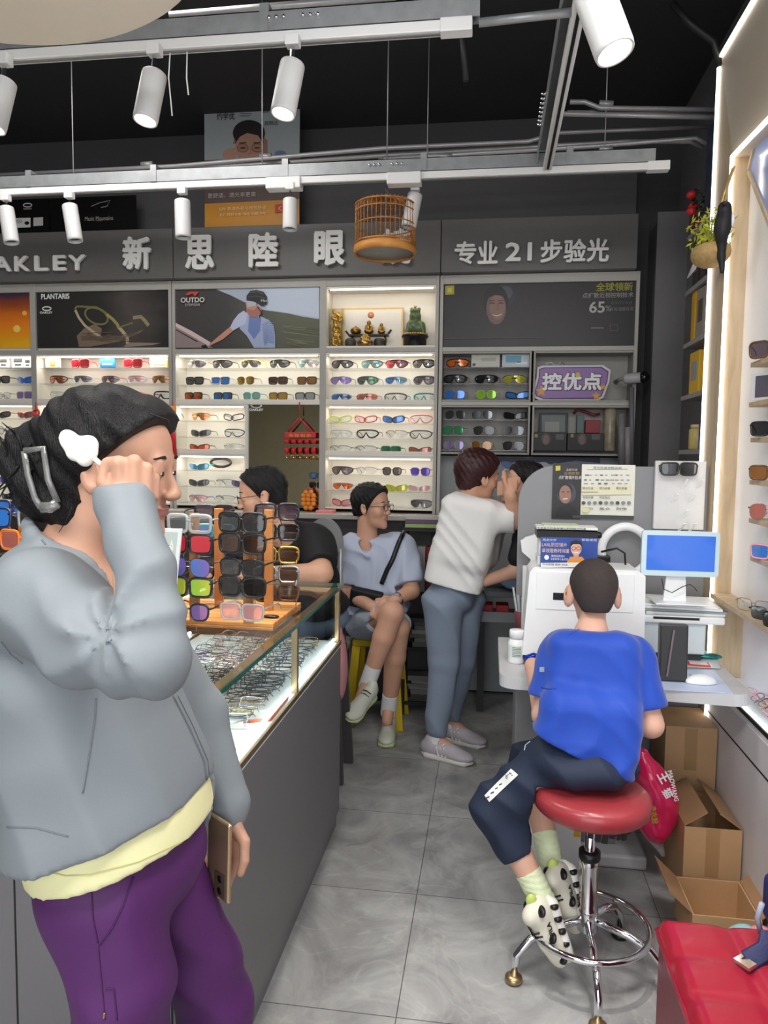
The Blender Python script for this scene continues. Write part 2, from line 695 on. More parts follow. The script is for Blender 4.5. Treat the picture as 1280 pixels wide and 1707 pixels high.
# materials of the place
m_wall = M('charcoal_wall_paint', (72, 71, 74), .8, vary=.08, scale=3, bump=.05)
m_ceil = M('black_ceiling_paint', (52, 52, 55), .75, vary=.25, scale=1.5, bump=.1, bscale=20)
m_graywall = M('grey_laminate', (118, 116, 117), .55, vary=.05, scale=4)
m_fascia = M('fascia_grey_laminate', (104, 101, 99), .42, vary=.06, scale=3, stretch=(1, 1, 14))
m_cab = M('cabinet_cream_laminate', (232, 226, 216), .45, vary=.02)
m_cabgrey = M('cabinet_edge_grey', (176, 172, 166), .4, vary=.03)
m_white = M('white_powder_coat', (232, 231, 230), .4, vary=.02)
m_steel = M('galvanised_steel', (156, 158, 160), .42, .4, vary=.25, scale=25)
m_conduit = M('conduit_metal', (164, 162, 164), .4, .35, vary=.2, scale=15)
m_chrome = M('chrome', (225, 226, 230), .07, 1.0, vary=0)
m_black = M('black_plastic', (18, 18, 20), .4, vary=.1)
m_rubber = M('black_rubber', (22, 22, 23), .8, vary=.1)
m_whitep = M('white_plastic', (236, 237, 238), .35, vary=.02)
m_led = emit_mat('led_strip_light', (255, 250, 240), 3.2)
m_ledw = emit_mat('warm_led_strip_light', (255, 240, 214), 5.0)
m_acrylic = clear_mat('clear_acrylic', (.95, .97, .97))
m_letter = M('white_acrylic_letters', (238, 236, 232), .35, vary=.02)
m_paper = M('white_paper', (236, 236, 232), .8, vary=.02)
m_skinp = M('printed_skin_tone', (196, 150, 128), .6, vary=.05)
m_hairp = M('printed_dark_hair', (30, 24, 24), .6, vary=.1)
m_lipp = M('printed_lip_tone', (160, 80, 76), .6)
m_gold = M('gold_coloured_metal', (196, 158, 92), .28, 1.0, vary=.08)
m_brass = M('brushed_champagne_metal', (176, 150, 112), .32, .9, vary=.06, stretch=(1, 1, 20))
def grad_mat(name, stops, axis=0, rough=.45, wob=.0, scale=3):
 if (name,) in _M:
  return _M[(name,)]
 m = bpy.data.materials.new(name)
 m.use_nodes = True
 nt = m.node_tree
 b = nt.nodes['Principled BSDF']
 b.inputs['Roughness'].default_value = rough
 tc = nt.nodes.new('ShaderNodeTexCoord')
 sp = nt.nodes.new('ShaderNodeSeparateXYZ')
 nt.links.new(tc.outputs['Generated'], sp.inputs[0])
 src = sp.outputs[axis]
 if wob:
  n = nt.nodes.new('ShaderNodeTexNoise')
  n.inputs['Scale'].default_value = scale
  n.inputs['Detail'].default_value = 4
  nt.links.new(tc.outputs['Generated'], n.inputs['Vector'])
  ma = nt.nodes.new('ShaderNodeMath')
  ma.operation = 'MULTIPLY_ADD'
  ma.inputs[1].default_value = wob
  nt.links.new(n.outputs['Fac'], ma.inputs[0])
  nt.links.new(src, ma.inputs[2])
  mb_ = nt.nodes.new('ShaderNodeMath')
  mb_.operation = 'SUBTRACT'
  mb_.inputs[1].default_value = wob / 2
  nt.links.new(ma.outputs[0], mb_.inputs[0])
  src = mb_.outputs[0]
 cr = nt.nodes.new('ShaderNodeValToRGB')
 while len(cr.color_ramp.elements) < len(stops):
  cr.color_ramp.elements.new(.5)
 for e, (p, c) in zip(cr.color_ramp.elements, stops):
  e.position = p
  e.color = (*lin(c), 1)
 nt.links.new(src, cr.inputs[0])
 nt.links.new(cr.outputs[0], b.inputs['Base Color'])
 _M[(name,)] = m
 return m
# floor
mf = bpy.data.materials.new('grey_stone_tiles')
mf.use_nodes = True
nt = mf.node_tree
b = nt.nodes['Principled BSDF']
tc = nt.nodes.new('ShaderNodeTexCoord')
mp = nt.nodes.new('ShaderNodeMapping')
mp.inputs['Location'].default_value = (.215, -.17, 0)
br = nt.nodes.new('ShaderNodeTexBrick')
br.offset = 0
br.inputs['Scale'].default_value = 1
br.inputs['Brick Width'].default_value = .8
br.inputs['Row Height'].default_value = .4 * 1.42
br.inputs['Mortar Size'].default_value = .0016
br.inputs['Mortar Smooth'].default_value = .2
br.inputs['Color1'].default_value = (1, 1, 1, 1)
br.inputs['Color2'].default_value = (.86, .86, .86, 1)
br.inputs['Mortar'].default_value = (.25, .25, .25, 1)
n1 = nt.nodes.new('ShaderNodeTexNoise')
n1.inputs['Scale'].default_value = 3.2
n1.inputs['Detail'].default_value = 9
n1.inputs['Roughness'].default_value = .65
n1.inputs['Distortion'].default_value = 1.2
cr = nt.nodes.new('ShaderNodeValToRGB')
cr.color_ramp.elements[0].position = .33
cr.color_ramp.elements[0].color = (*lin((132, 132, 133)), 1)
cr.color_ramp.elements[1].position = .7
cr.color_ramp.elements[1].color = (*lin((184, 184, 184)), 1)
wv = nt.nodes.new('ShaderNodeTexNoise')
wv.inputs['Scale'].default_value = 2.1
wv.inputs['Detail'].default_value = 7
wv.inputs['Distortion'].default_value = 1.6
cr2 = nt.nodes.new('ShaderNodeValToRGB')
cr2.color_ramp.elements[0].position = .485
cr2.color_ramp.elements[0].color = (0, 0, 0, 1)
cr2.color_ramp.elements[1].position = .5
cr2.color_ramp.elements[1].color = (.16, .16, .16, 1)
e = cr2.color_ramp.elements.new(.515)
e.color = (0, 0, 0, 1)
mx0 = nt.nodes.new('ShaderNodeMix')
mx0.data_type = 'RGBA'
mx0.inputs[7].default_value = (*lin((214, 212, 208)), 1)
mx = nt.nodes.new('ShaderNodeMix')
mx.data_type = 'RGBA'
mx.blend_type = 'MULTIPLY'
mx.inputs[0].default_value = 1
L_ = nt.links.new
L_(tc.outputs['Object'], mp.inputs[0])
L_(mp.outputs[0], br.inputs['Vector'])
L_(tc.outputs['Object'], n1.inputs['Vector'])
L_(tc.outputs['Object'], wv.inputs['Vector'])
L_(n1.outputs['Fac'], cr.inputs[0])
L_(wv.outputs['Fac'], cr2.inputs[0])
L_(cr2.outputs[0], mx0.inputs[0])
L_(cr.outputs[0], mx0.inputs[6])
L_(mx0.outputs[2], mx.inputs[6])
L_(br.outputs['Color'], mx.inputs[7])
L_(mx.outputs[2], b.inputs['Base Color'])
b.inputs['Roughness'].default_value = .38
b.inputs['Specular IOR Level'].default_value = .35
XL, XR, YB, YF, ZC = -4.4, 1.08, 4.5, -2.8, 3.55
struct(MB().box2((XL - .1, YF, -.1), (XR + .1, YB + .4, 0)), 'floor', mf)
struct(MB().box2((XL - .1, YF, ZC), (XR + .1, YB + .4, ZC + .1)), 'ceiling', m_ceil)
struct(MB().box2((XL, YB + .26, 0), (XR + .1, YB + .4, ZC)), 'wall_back', m_wall)
struct(MB().box2((XR, -.6, 0), (XR + .1, YB + .26, ZC)), 'wall_right', m_graywall)
struct(MB().box2((XL - .1, YF, 0), (XL, YB + .26, ZC)), 'wall_left', m_wall)
struct(MB().box2((XL, YF - .1, 0), (-1.5, YF, ZC)).box2((-1.5, YF - .1, 2.9), (XR + .1, YF, ZC)), 'wall_front', M('beige_front_wall', (196, 184, 150), .7))
struct(MB().box2((XR - .17, YB + .02, 0), (XR, YB + .26, 2.9)), 'trim_1', m_graywall, label='grey column where the back wall meets the side wall')
# fascia with the raised shop lettering
YFA = YB - .06
def fx(px, py):
 return aty(px, py, YFA)
zt, zb = fx(735, 366).z, aty(640, 461, YB).z + .002
xs = [XL + .02, fx(288, 420).x, fx(735, 420).x, fx(1063, 420).x]
names = ['grey fascia board above the orange and black posters with white letters',
   'grey fascia board above the cyclist poster carrying large white characters',
   'grey fascia board above the dark portrait poster with smaller white lettering']
fas = []
for i in range(3):
 t = thing('sign_fascia', names[i], 'sign', ((xs[i] + xs[i + 1]) / 2, YFA, zb), 'fascia boards over the back shelves')
 MB().box2((xs[i] + .002, YFA, zb), (xs[i + 1] - .002, YFA + .26, zt)).build('board', m_fascia, t, bevel=.003)
 fas.append(t)
def letter(par, ch, px, py, hpx, wpx=None, bold=.03, nm='character'):
 c = fx(px, py)
 h = hpx * YFA / F_PX
 mb = MB()
 add_text(mb, ch, c, (1, 0, 0), (0, 0, 1), h, m_letter, bold=bold, depth=.018, fit=None if wpx is None else wpx * YFA / F_PX)
 o = mb.build(nm, m_letter, par)
 for v in o.data.vertices:
  pass
 o.location = Vector((0, -.018, 0))
 return o
for ch, px, w_ in (('O', -25, 30), ('A', 9, 32), ('K', 42, 27), ('L', 74, 24), ('E', 104, 22), ('Y', 133, 30)):
 letter(fas[0], ch, px, 441 - (px - 74) * .02, 24, w_, .035, 'letter')
letter(fas[0], '新', 232, 424, 52, 48, .035)
for ch, px, py in (('思', 336, 423), ('陸', 442, 419), ('眼', 551, 416), ('鏡', 660, 413)):
 letter(fas[1], ch, px, py, 53, 48, .035)
for ch, px, w_ in (('专', 776, 33), ('业', 813, 30), ('21', 864, 40), ('步', 918, 32), ('验', 957, 33), ('光', 995, 32)):
 letter(fas[2], ch, px, 424 - (px - 776) * .02, 34 if ch != '21' else 27, w_, .028)
# back display cabinets
YK = YB + .17           # back panel plane
def bx(px, py, y=YB):
 return aty(px, py, y)
ZB = {k: bx(640, v).z for k, v in dict(top=461, posttop=476, postbot=579.5, s1=587, b1=669.5, s2=675, b2=755.5, s3=761, b3=850).items()}
def section(par, x0, x1, z0, z1, depth=.17, board=.012, lit=0.0, mat=None, led=True):
 """one open compartment: sides, top and bottom boards, back"""
 mat = mat or m_cab
 MB().box2((x0, YB + depth, z0), (x1, YB + depth + .01, z1)).build('back_panel', mat, par)
 for x in (x0, x1 - board):
  MB().box2((x, YB, z0), (x + board, YB + depth, z1)).build('side_panel', mat, par, bevel=.002)
 MB().box2((x0 + board, YB, z1 - board), (x1 - board, YB + depth, z1)).build('top_board', mat, par, bevel=.002)
 MB().box2((x0 + board, YB, z0), (x1 - board, YB + depth, z0 + board)).build('bottom_board', mat, par, bevel=.002)
 if lit:
  if led:
   MB().box2((x0 + .03, YB + .012, z1 - board - .007), (x1 - .03, YB + .024, z1 - board)).build('led_strip', m_ledw, par)
  light('cabinet_led_light', 'AREA', ((x0 + x1) / 2, YB + .03, z1 - board - .012), lit, aim=((x0 + x1) / 2, YB + .09, z0), color=WARM, size=x1 - x0 - .06, size_y=.03)
def frame_face(par, x0, x1, z0, z1, w=.02):
 for x in (x0 - w / 2, x1 - w / 2):
  MB().box2((x, YB - .006, z0), (x + w, YB + .02, z1)).build('upright', m_cabgrey, par, bevel=.002)
CX = {'A0': bx(-170, 570).x, 'A1': bx(54, 570).x, 'B0': bx(58, 570).x, 'B1': bx(284, 570).x, 'C0': bx(290, 570).x, 'C1': bx(536, 570).x,
  'D0': bx(541, 570).x, 'D1': bx(728, 570).x, 'E0': bx(735, 570).x, 'Em': bx(887, 570).x, 'E1': bx(1060, 570).x, 'Cm': bx(411, 700).x}
cabs = {}
for k, lab in (('A', 'cream shelf cabinet under the orange poster, cut by the photo edge'), ('B', 'lit cream shelf cabinet under the black frame poster'),
    ('C', 'lit cream shelf cabinet under the cyclist poster, around the mirror'), ('D', 'lit cream shelf cabinet with the ornament niche on top'),
    ('E', 'unlit grey shelf cabinet under the dark portrait poster')):
 x0, x1 = CX[k + '0'], CX[k + '1']
 t = thing('display_cabinet', lab, 'cabinet', ((x0 + x1) / 2, YB, ZB['b3']), 'display cabinets along the back wall')
 cabs[k] = t
 mt = m_cab if k != 'E' else M('cabinet_shade_grey_laminate', (160, 156, 151), .5, vary=.03)  # the missing LED light is put into this darker laminate colour
 frame_face(t, x0, x1, ZB['b3'] - .02, ZB['top'])
 MB().box2((x0, YB - .004, ZB['posttop']), (x1, YB + .17, ZB['top'])).build('top_rail', m_cabgrey, t, bevel=.003)
 lit = {'A': .75, 'B': .9, 'C': .9, 'D': .55, 'E': 0}[k]
 if k in 'ABD':
  section(t, x0, x1, ZB['b1'], ZB['s1'], lit=lit, mat=mt)
  section(t, x0, x1, ZB['b2'], ZB['s2'], lit=lit * .6, mat=mt)
  section(t, x0, x1, ZB['b3'], ZB['s3'], lit=lit * .6, mat=mt)
 if k == 'C':
  section(t, x0, x1, ZB['b1'], ZB['s1'], lit=lit, mat=mt)
  section(t, x0, CX['Cm'], ZB['b2'], ZB['s2'], lit=lit * .45, mat=mt)
  section(t, x0, CX['Cm'], ZB['b3'], ZB['s3'], lit=lit * .5, mat=mt)
 if k == 'E':
  section(t, x0, CX['Em'], ZB['b1'], ZB['s1'], mat=mt)
  section(t, x0, CX['Em'], ZB['b2'], ZB['s2'], mat=mt)
  section(t, CX['Em'] + .012, x1, ZB['b1'], ZB['s1'], mat=mt)
  section(t, CX['Em'] + .012, x1, ZB['b2'], ZB['s2'], mat=mt)
 if k == 'D':
  section(t, x0, x1, ZB['postbot'], ZB['posttop'], lit=.22, mat=mt)
 else:
  MB().box2((x0, YB + .022, ZB['postbot'] - .004), (x1, YB + .03, ZB['posttop'] + .002)).build('poster_backing', mt, t)
 MB().box2((x0, YB - .004, ZB['s1']), (x1, YB + .17, ZB['postbot'])).build('rail', m_cabgrey, t, bevel=.002)
 if k != 'C':
  for a, c in (('s2', 'b1'), ('s3', 'b2')):
   if k == 'E' and a == 's3':
    continue
   MB().box2((x0, YB - .004, ZB[a]), (x1, YB + .17, ZB[c])).build('rail', m_cabgrey if k == 'E' else m_cab, t, bevel=.002)
 else:
  MB().box2((x0, YB - .004, ZB['s2']), (x1, YB + .17, ZB['b1'])).build('rail', m_cab, t, bevel=.002)
  MB().box2((x0, YB - .004, ZB['s3']), (CX['Cm'], YB + .17, ZB['b2'])).build('rail', m_cab, t, bevel=.002)
# lower cabinets under the display shelves (mostly hidden behind people)
t = thing('base_cabinet', 'low dark base cabinet under the lit back shelves', 'cabinet', (-1.8, YB, 0))
MB().box2((CX['A0'], YB - .12, .06), (CX['D1'], YB + .25, ZB['b3'] - .05)).build('body', M('dark_base_laminate', (66, 62, 62), .5), t, bevel=.004)
MB().box2((CX['A0'], YB - .17, ZB['b3'] - .05), (CX['D1'], YB + .25, ZB['b3'] - .02)).build('worktop', m_cabgrey, t, bevel=.004)
MB().box2((CX['A0'], YB - .08, 0), (CX['D1'], YB + .25, .06)).build('plinth', m_black, t)
# plain board under the unlit cabinet
t = thing('wall_panel', 'pale grey wall board under the unlit shelf cabinet', 'panel', ((CX['E0'] + CX['E1']) / 2, YB + .2, .7))
MB().box2((CX['E0'], YB + .17, .02), (CX['E1'], YB + .19, ZB['b2'] - .01)).build('board', M('pale_grey_board', (168, 172, 174), .6), t)
# mirror beside the lower shelves
t = thing('wall_mirror', 'tall mirror set between the lower shelves behind the red hanging charm', 'mirror', (CX['Cm'] + .2, YB, ZB['b3']))
m_mirror = M('silvered_mirror', (225, 226, 220), .015, 1.0, vary=0)
MB().box2((CX['Cm'] + .008, YB + .012, ZB['b3']), (CX['C1'] - .004, YB + .018, ZB['s2'])).build('glass', m_mirror, t)
MB().box2((CX['Cm'], YB + .002, ZB['b3'] - .004), (CX['Cm'] + .008, YB + .03, ZB['s2'])).build('frame', m_cab, t)
mb = MB()
mb.lathe([(.026, 0), (.038, 0), (.038, .002), (.026, .002), (.026, 0)], (0, 0, 0), m_letter, 24, caps=False)
o_ = bx(427, 676, YB + .0115)
for i in range(len(mb.v)):
 x, y, z = mb.v[i]
 mb.v[i] = (o_.x + x, o_.y - z * .5, o_.z + y * .42)
add_text(mb, 'OAKLEY', o_ + Vector((0, 0, -.026)), (1, 0, 0), (0, 0, 1), .014, m_letter, bold=.04, depth=.001, fit=.09)
mb.build('logo', m_letter, t)
# posters (flat printed boards at their real place)
def poster(name, label, x0, x1, z0, z1, y, bg, cat='poster', th=.008, frame=None, group=None, nm='poster'):
 if y == YP:
  for k in 'ABCE':
   if CX[k + '0'] < (x0 + x1) / 2 < CX[k + '1']:
    x0, x1 = max(x0, CX[k + '0'] + .0105), min(x1, CX[k + '1'] - .0105)
  z0, z1 = max(z0, ZB['postbot'] + .001), min(z1, ZB['posttop'] - .001)
 t = thing(nm, label, cat, ((x0 + x1) / 2, y, z0), group)
 MB().box2((x0, y, z0), (x1, y + th, z1)).build('board', bg, t)
 if frame:
  mb = MB()
  w_ = .008
  for a, c in (((x0 - w_, z0 - w_), (x0, z1 + w_)), ((x1, z0 - w_), (x1 + w_, z1 + w_)), ((x0, z0 - w_), (x1, z0)), ((x0, z1), (x1, z1 + w_))):
   mb.box2((a[0], y - .006, a[1]), (c[0], y + th, c[1]))
  mb.build('frame', frame, t)
 return t
class Art:
 """printed shapes on a board at depth y, drawn in photograph pixels; every layer lies a fraction of a millimetre over the last"""
 def __init__(self, y, clip=None):
  self.mb, self.y, self.l, self.clip = MB(), y, 0, clip
 def pt(self, p):
  q = aty(p[0], p[1], self.y)
  if self.clip:
   q.x = min(max(q.x, self.clip[0]), self.clip[1])
   q.z = min(max(q.z, self.clip[2]), self.clip[3])
  return q
 def poly(self, pts, m):
  self.l += 1
  d = Vector((0, -.0003 * self.l, 0))
  self.mb.add([self.pt(p) + d for p in pts], [tuple(range(len(pts)))], m)
  return self
 def ell(self, c, rx, ry, m, rot=0, n=22):
  c_, s_ = math.cos(R(rot)), math.sin(R(rot))
  return self.poly([(c[0] + rx * math.cos(a) * c_ - ry * math.sin(a) * s_, c[1] + rx * math.cos(a) * s_ + ry * math.sin(a) * c_)
       for a in [2 * math.pi * i / n for i in range(n)]], m)
 def line(self, pts, w_, m):
  L, Rr = [], []
  for i, p in enumerate(pts):
   a = Vector(pts[max(i - 1, 0)])
   b_ = Vector(pts[min(i + 1, len(pts) - 1)])
   t_ = (b_ - a).normalized()
   n_ = Vector((-t_.y, t_.x)) * (w_ / 2)
   L.append(tuple(Vector(p) + n_))
   Rr.append(tuple(Vector(p) - n_))
  self.l += 1
  d = Vector((0, -.0003 * self.l, 0))
  k = len(L)
  self.mb.add([self.pt(p) + d for p in L + Rr], [(i, i + 1, k + i + 1, k + i) for i in range(k - 1)], m)
  return self
 def text(self, s, c, hpx, m, fit=None, bold=.0):
  self.l += 1
  add_text(self.mb, s, aty(c[0], c[1], self.y - .0003 * self.l), (1, 0, 0), (0, 0, 1), hpx * self.y / F_PX, m, bold=bold, depth=.0003,
     fit=None if fit is None else fit * self.y / F_PX)
  return self
 def done(self, par, name='print'):
  return self.mb.build(name, m_paper, par)
YP = YB + .012
def pbox(px0, py0, px1, py1, y=YP):
 a = aty(px0, py0, y)
 c = aty(px1, py1, y)
 return a.x, c.x, c.z, a.z
P_ = lambda rgb: MC(rgb, .4, kind='print_ink')
# orange poster, cut by the edge
x0, x1, z0, z1 = CX['A0'] + .01, bx(51, 500, YP).x, bx(30, 580, YP).z, bx(30, 487, YP).z
t = poster('p', 'blurred orange and yellow poster, half cut by the photo edge', x0, x1, z0, z1, YP,
   grad_mat('orange_flare_print', [(0, (248, 190, 30)), (.45, (240, 130, 30)), (.8, (150, 70, 40)), (1, (70, 50, 70))], 2, wob=.35, scale=2.5))
Art(YP).ell((28, 548), 6, 6, P_((255, 214, 110))).ell((41, 522), 4, 4, P_((250, 190, 80))).done(t)
# black frame poster
x0, x1, z0, z1 = pbox(60, 482, 281, 578.5)
t = poster('p', 'black poster of a pale spectacle frame grown over with moss', x0, x1, z0, z1, YP,
   grad_mat('black_forest_print', [(0, (44, 42, 42)), (.5, (52, 50, 48)), (.72, (84, 76, 72)), (1, (38, 36, 36))], 0, wob=.3, scale=3))
A_ = Art(YP, (x0, x1, z0, z1))
moss, bark, bone = P_((124, 122, 78)), P_((132, 112, 96)), P_((186, 172, 140))
A_.text('PLANTARIS', (92, 494), 9, P_((232, 232, 228)), 53, .03).text('OAKLEY', (77, 521), 3.6, P_((225, 225, 222)), 24, .05)
for i in range(20):
 a = 2 * math.pi * i / 20
A_.line([(78 + 7 * math.cos(2 * math.pi * i / 20), 514.5 + 3 * math.sin(2 * math.pi * i / 20)) for i in range(21)], 2, P_((228, 228, 225)))
A_.poly([(132, 578), (128, 560), (140, 548), (158, 540), (170, 548), (168, 560), (180, 563), (215, 558), (240, 549), (232, 556), (196, 570), (150, 578)], bark)
A_.poly([(206, 578), (215, 571), (268, 572), (255, 575), (216, 578)], P_((150, 134, 124)))
A_.line([(125, 516), (128, 511), (136, 511), (150, 512), (160, 512), (170, 517), (178, 523)], 3.4, moss)
A_.line([(161 + 19 * math.cos(a) , 527 + 13 * math.sin(a) + 5 * math.cos(a)) for a in [2 * math.pi * i / 26 for i in range(27)]], 3, moss)
A_.line([(178, 524), (188, 532), (196, 541), (199, 548)], 5, P_((160, 150, 92)))
A_.line([(199, 546), (205, 553), (212, 562), (213, 573)], 5.5, bone)
A_.line([(199, 546), (211, 542), (222, 538)], 2.5, moss).line([(222, 530), (235, 528), (242, 535), (248, 543)], 6, P_((150, 138, 108)))
A_.line([(126, 517), (132, 530), (142, 543), (158, 555), (170, 563)], 4, bone)
for i in range(26):
 A_.line([(random.uniform(132, 235), random.uniform(552, 572)) for _ in (0, 1)], .8, P_((112, 98, 84)))
A_.done(t)
# cyclist poster
x0, x1, z0, z1 = pbox(291.5, 479.5, 531.5, 579.5)
t = poster('p', 'poster of a cyclist in black helmet and pale blue jersey leaning forward', x0, x1, z0, z1, YP,
   grad_mat('dark_hill_print', [(0, (66, 60, 60)), (.35, (60, 58, 58)), (.7, (84, 86, 70)), (1, (108, 108, 90))], 0, wob=.2, scale=5))
A_ = Art(YP, (x0, x1, z0, z1))
A_.poly([(352, 479), (532, 479), (532, 532), (505, 528), (478, 522), (440, 517), (412, 506), (384, 492)], P_((178, 186, 204)))
A_.poly([(420, 479), (532, 479), (532, 530), (506, 526), (470, 520), (446, 516)], P_((198, 208, 226)))
A_.poly([(478, 522), (505, 528), (532, 533), (532, 580), (470, 580)], P_((92, 94, 74)))
for i in range(16):
 y_ = random.uniform(540, 578)
 A_.line([(random.uniform(470, 490), y_), (random.uniform(500, 531), y_ + random.uniform(2, 10))], 1.5, P_(random.choice([(110, 112, 84), (78, 80, 66), (124, 122, 96)])))
A_.poly([(291, 538), (355, 580), (291, 580)], P_((150, 132, 132))).line([(291, 541), (320, 556), (350, 574)], 7, P_((214, 190, 188))).line([(291, 549), (330, 570)], 2, P_((60, 40, 46)))
jer, jer2, skn, skn2 = P_((166, 178, 210)), P_((112, 130, 184)), P_((198, 144, 122)), P_((172, 112, 96))
A_.poly([(420, 524), (436, 528), (449, 534), (457, 544), (459, 560), (459, 580), (424, 580), (412, 560), (400, 548), (404, 528), (412, 520)], jer)
A_.poly([(407, 518), (413, 524), (410, 540), (388, 552), (384, 546), (390, 534), (398, 524)], P_((190, 196, 222)))
A_.poly([(384, 545), (389, 552), (372, 566), (352, 576), (346, 580), (352, 572), (366, 560)], skn)
A_.poly([(416, 526), (436, 530), (434, 552), (424, 566), (414, 552)], jer2)
for i in range(14):
 y_ = 536 + i * 2.6
 A_.line([(437 + i * .3, y_ + 6), (448, y_), (457, y_ + 3)], .8, jer2)
A_.poly([(414, 510), (430, 510), (438, 516), (434, 526), (424, 530), (416, 526), (411, 518)], skn2).poly([(410, 503), (424, 503), (430, 512), (424, 518), (412, 515)], skn)
A_.poly([(411, 500), (428, 502), (428, 510), (414, 513)], P_((186, 190, 200)))
A_.poly([(412, 502), (412, 494), (418, 486), (428, 484), (440, 487), (446, 495), (446, 508), (438, 511), (430, 506), (422, 503)], P_((34, 32, 36)))
A_.line([(418, 489), (430, 487), (440, 491)], 1.2, P_((90, 90, 96))).line([(414, 496), (428, 494), (442, 498)], 1.2, P_((80, 80, 86))).text('Mavi', (441, 501), 4, P_((220, 220, 220)), 12)
A_.line([(430, 512), (437, 522), (433, 530)], 1.6, P_((40, 36, 40))).poly([(337, 577), (344, 575), (348, 580), (338, 580)], P_((30, 30, 34)))
A_.poly([(310, 492), (318, 487), (333, 487), (327, 495), (322, 490), (316, 493)], P_((210, 74, 60))).text('OUTDO', (321, 500), 8, P_((214, 208, 206)), 42, .03).text('EYEWEAR', (321, 508), 4.5, P_((196, 186, 184)), 27)
A_.done(t)
# dark portrait poster (lens advertising)
x0, x1, z0, z1 = pbox(737.5, 470, 1056.5, 578)
t = poster('p', 'dark lens poster with a smiling face and the figure 65 percent', x0, x1, z0, z1, YP,
   grad_mat('near_black_plum_print', [(0, (34, 30, 32)), (.4, (42, 35, 38)), (1, (30, 26, 30))], 0, wob=.2))
A_ = Art(YP, (x0, x1, z0, z1))
A_.ell((842, 492), 18, 18, P_((50, 47, 54))).ell((843, 488), 11, 11, P_((76, 76, 86)))
A_.poly([(798, 560), (806, 540), (824, 536), (850, 540), (864, 556), (866, 578), (800, 578)], P_((38, 31, 34)))
A_.ell((826, 503), 21, 28, P_((30, 25, 27)))
A_.ell((827, 514), 16.5, 27, P_((112, 84, 74))).ell((829, 512), 13, 21, P_((134, 102, 90))).poly([(810, 498), (818, 486), (836, 486), (844, 500), (836, 493), (824, 492)], P_((32, 26, 28)))
for x_ in (820, 835):
 A_.line([(x_ - 4, 506), (x_, 505), (x_ + 4, 506)], 1.6, P_((40, 28, 28))).line([(x_ - 5, 502), (x_ + 4, 501)], 1.2, P_((56, 40, 38)))
A_.line([(822, 525), (828, 527), (836, 524)], 1.5, P_((214, 190, 180))).line([(829, 507), (830, 516), (826, 517)], 1, P_((96, 70, 62)))
A_.poly([(742, 477), (757, 476), (757, 491), (742, 492)], P_((170, 160, 50))).poly([(746, 481), (753, 480), (753, 488), (746, 488)], P_((196, 186, 90)))
A_.text('全球领新', (1024, 478), 13, P_((150, 146, 46)), 56, .03).text('点扩散近视控制技术', (1013, 492), 8, P_((150, 148, 146)), 78, .01).text('65', (995, 512), 17, P_((178, 176, 176)), 23, .02)
A_.text('%', (1014, 514), 9, P_((150, 148, 146)), 9).text('有效减缓近视', (1036, 515), 6, P_((126, 124, 122)), 36).text('临床研究数据', (1036, 505), 5, P_((100, 98, 98)), 32).line([(985, 547), (1006, 547)], 1.5, P_((130, 128, 128)))
A_.line([(1017, 542), (1029, 542), (1029, 552), (1017, 552), (1017, 542)], .8, P_((110, 108, 108))).line([(740, 565), (905, 563)], 1.2, P_((66, 56, 60)))
A_.done(t)
# posters leaning on top of the fascia
YT = YB - .02
x0, x1 = aty(341, 300, YT).x, aty(499, 300, YT).x
z0, z1 = zt + .001, aty(420, 173, YT).z
t = poster('p', 'tall poster of a girl touching her glasses above an orange strip', x0, x1, z0, z1, YT, MC((160, 166, 168), .4, kind='print_ink'), th=.012)
A_ = Art(YT, (x0, x1, z0, z1))
A_.poly([(331, 339), (499, 330), (499, 378), (331, 380)], P_((206, 138, 26))).poly([(338, 268), (499, 262), (499, 332), (335, 340)], P_((92, 72, 70)))
A_.poly([(388, 240), (392, 224), (410, 214), (430, 218), (446, 234), (446, 256), (440, 262), (436, 240), (420, 228), (404, 228), (394, 240)], P_((150, 112, 96)))
A_.ell((415, 222), 27, 22, m_hairp).ell((415, 246), 22, 28, P_((176, 134, 114))).poly([(392, 240), (396, 218), (412, 210), (434, 216), (440, 240), (430, 226), (412, 222), (400, 228)], m_hairp)
A_.ell((383, 258), 12, 10, P_((182, 140, 120))).line([(376, 252), (394, 248)], 4, P_((182, 140, 120)))
for x_ in (405, 429):
 A_.ell((x_, 247), 8, 6, P_((160, 118, 100))).line([(x_ - 4, 247), (x_ + 4, 247)], 2.2, P_((40, 30, 30))).line([(x_ - 6, 239), (x_ + 6, 238)], 1.6, P_((60, 40, 36)))
 A_.line([(x_ + 9 * math.cos(2 * math.pi * i / 16), 247 + 7 * math.sin(2 * math.pi * i / 16)) for i in range(17)], .9, P_((96, 60, 50)))
A_.line([(408, 264), (416, 266), (424, 263)], 2.2, m_lipp).line([(417, 248), (419, 256), (414, 257)], 1, P_((150, 108, 92)))
A_.poly([(339, 268), (440, 264), (440, 300), (338, 302)], P_((92, 74, 74)))
A_.text('灼学优', (376, 194), 11, P_((52, 50, 50)), 31, .01).text('重塑视界', (445, 185), 5, P_((70, 68, 68)), 16).text('苏珂达', (452, 205), 7, P_((60, 58, 58)), 24)
A_.line([(400, 186), (415, 186)], .8, P_((90, 90, 90))).line([(400, 190), (420, 190)], .8, P_((90, 90, 90))).line([(400, 194), (418, 194)], .8, P_((90, 90, 90)))
A_.text('更多舒适', (382, 274), 9, P_((176, 166, 164)), 52).text('更多精彩', (384, 288), 9, P_((196, 188, 186)), 56).text('更舒适、透光率更高', (386, 325), 8, P_((190, 184, 180)), 84)
A_.text('52% 高清色彩与视觉舒适', (404, 347), 6, P_((240, 214, 160)), 82).text('立即体验镜片', (404, 357), 5, P_((236, 206, 150)), 84)
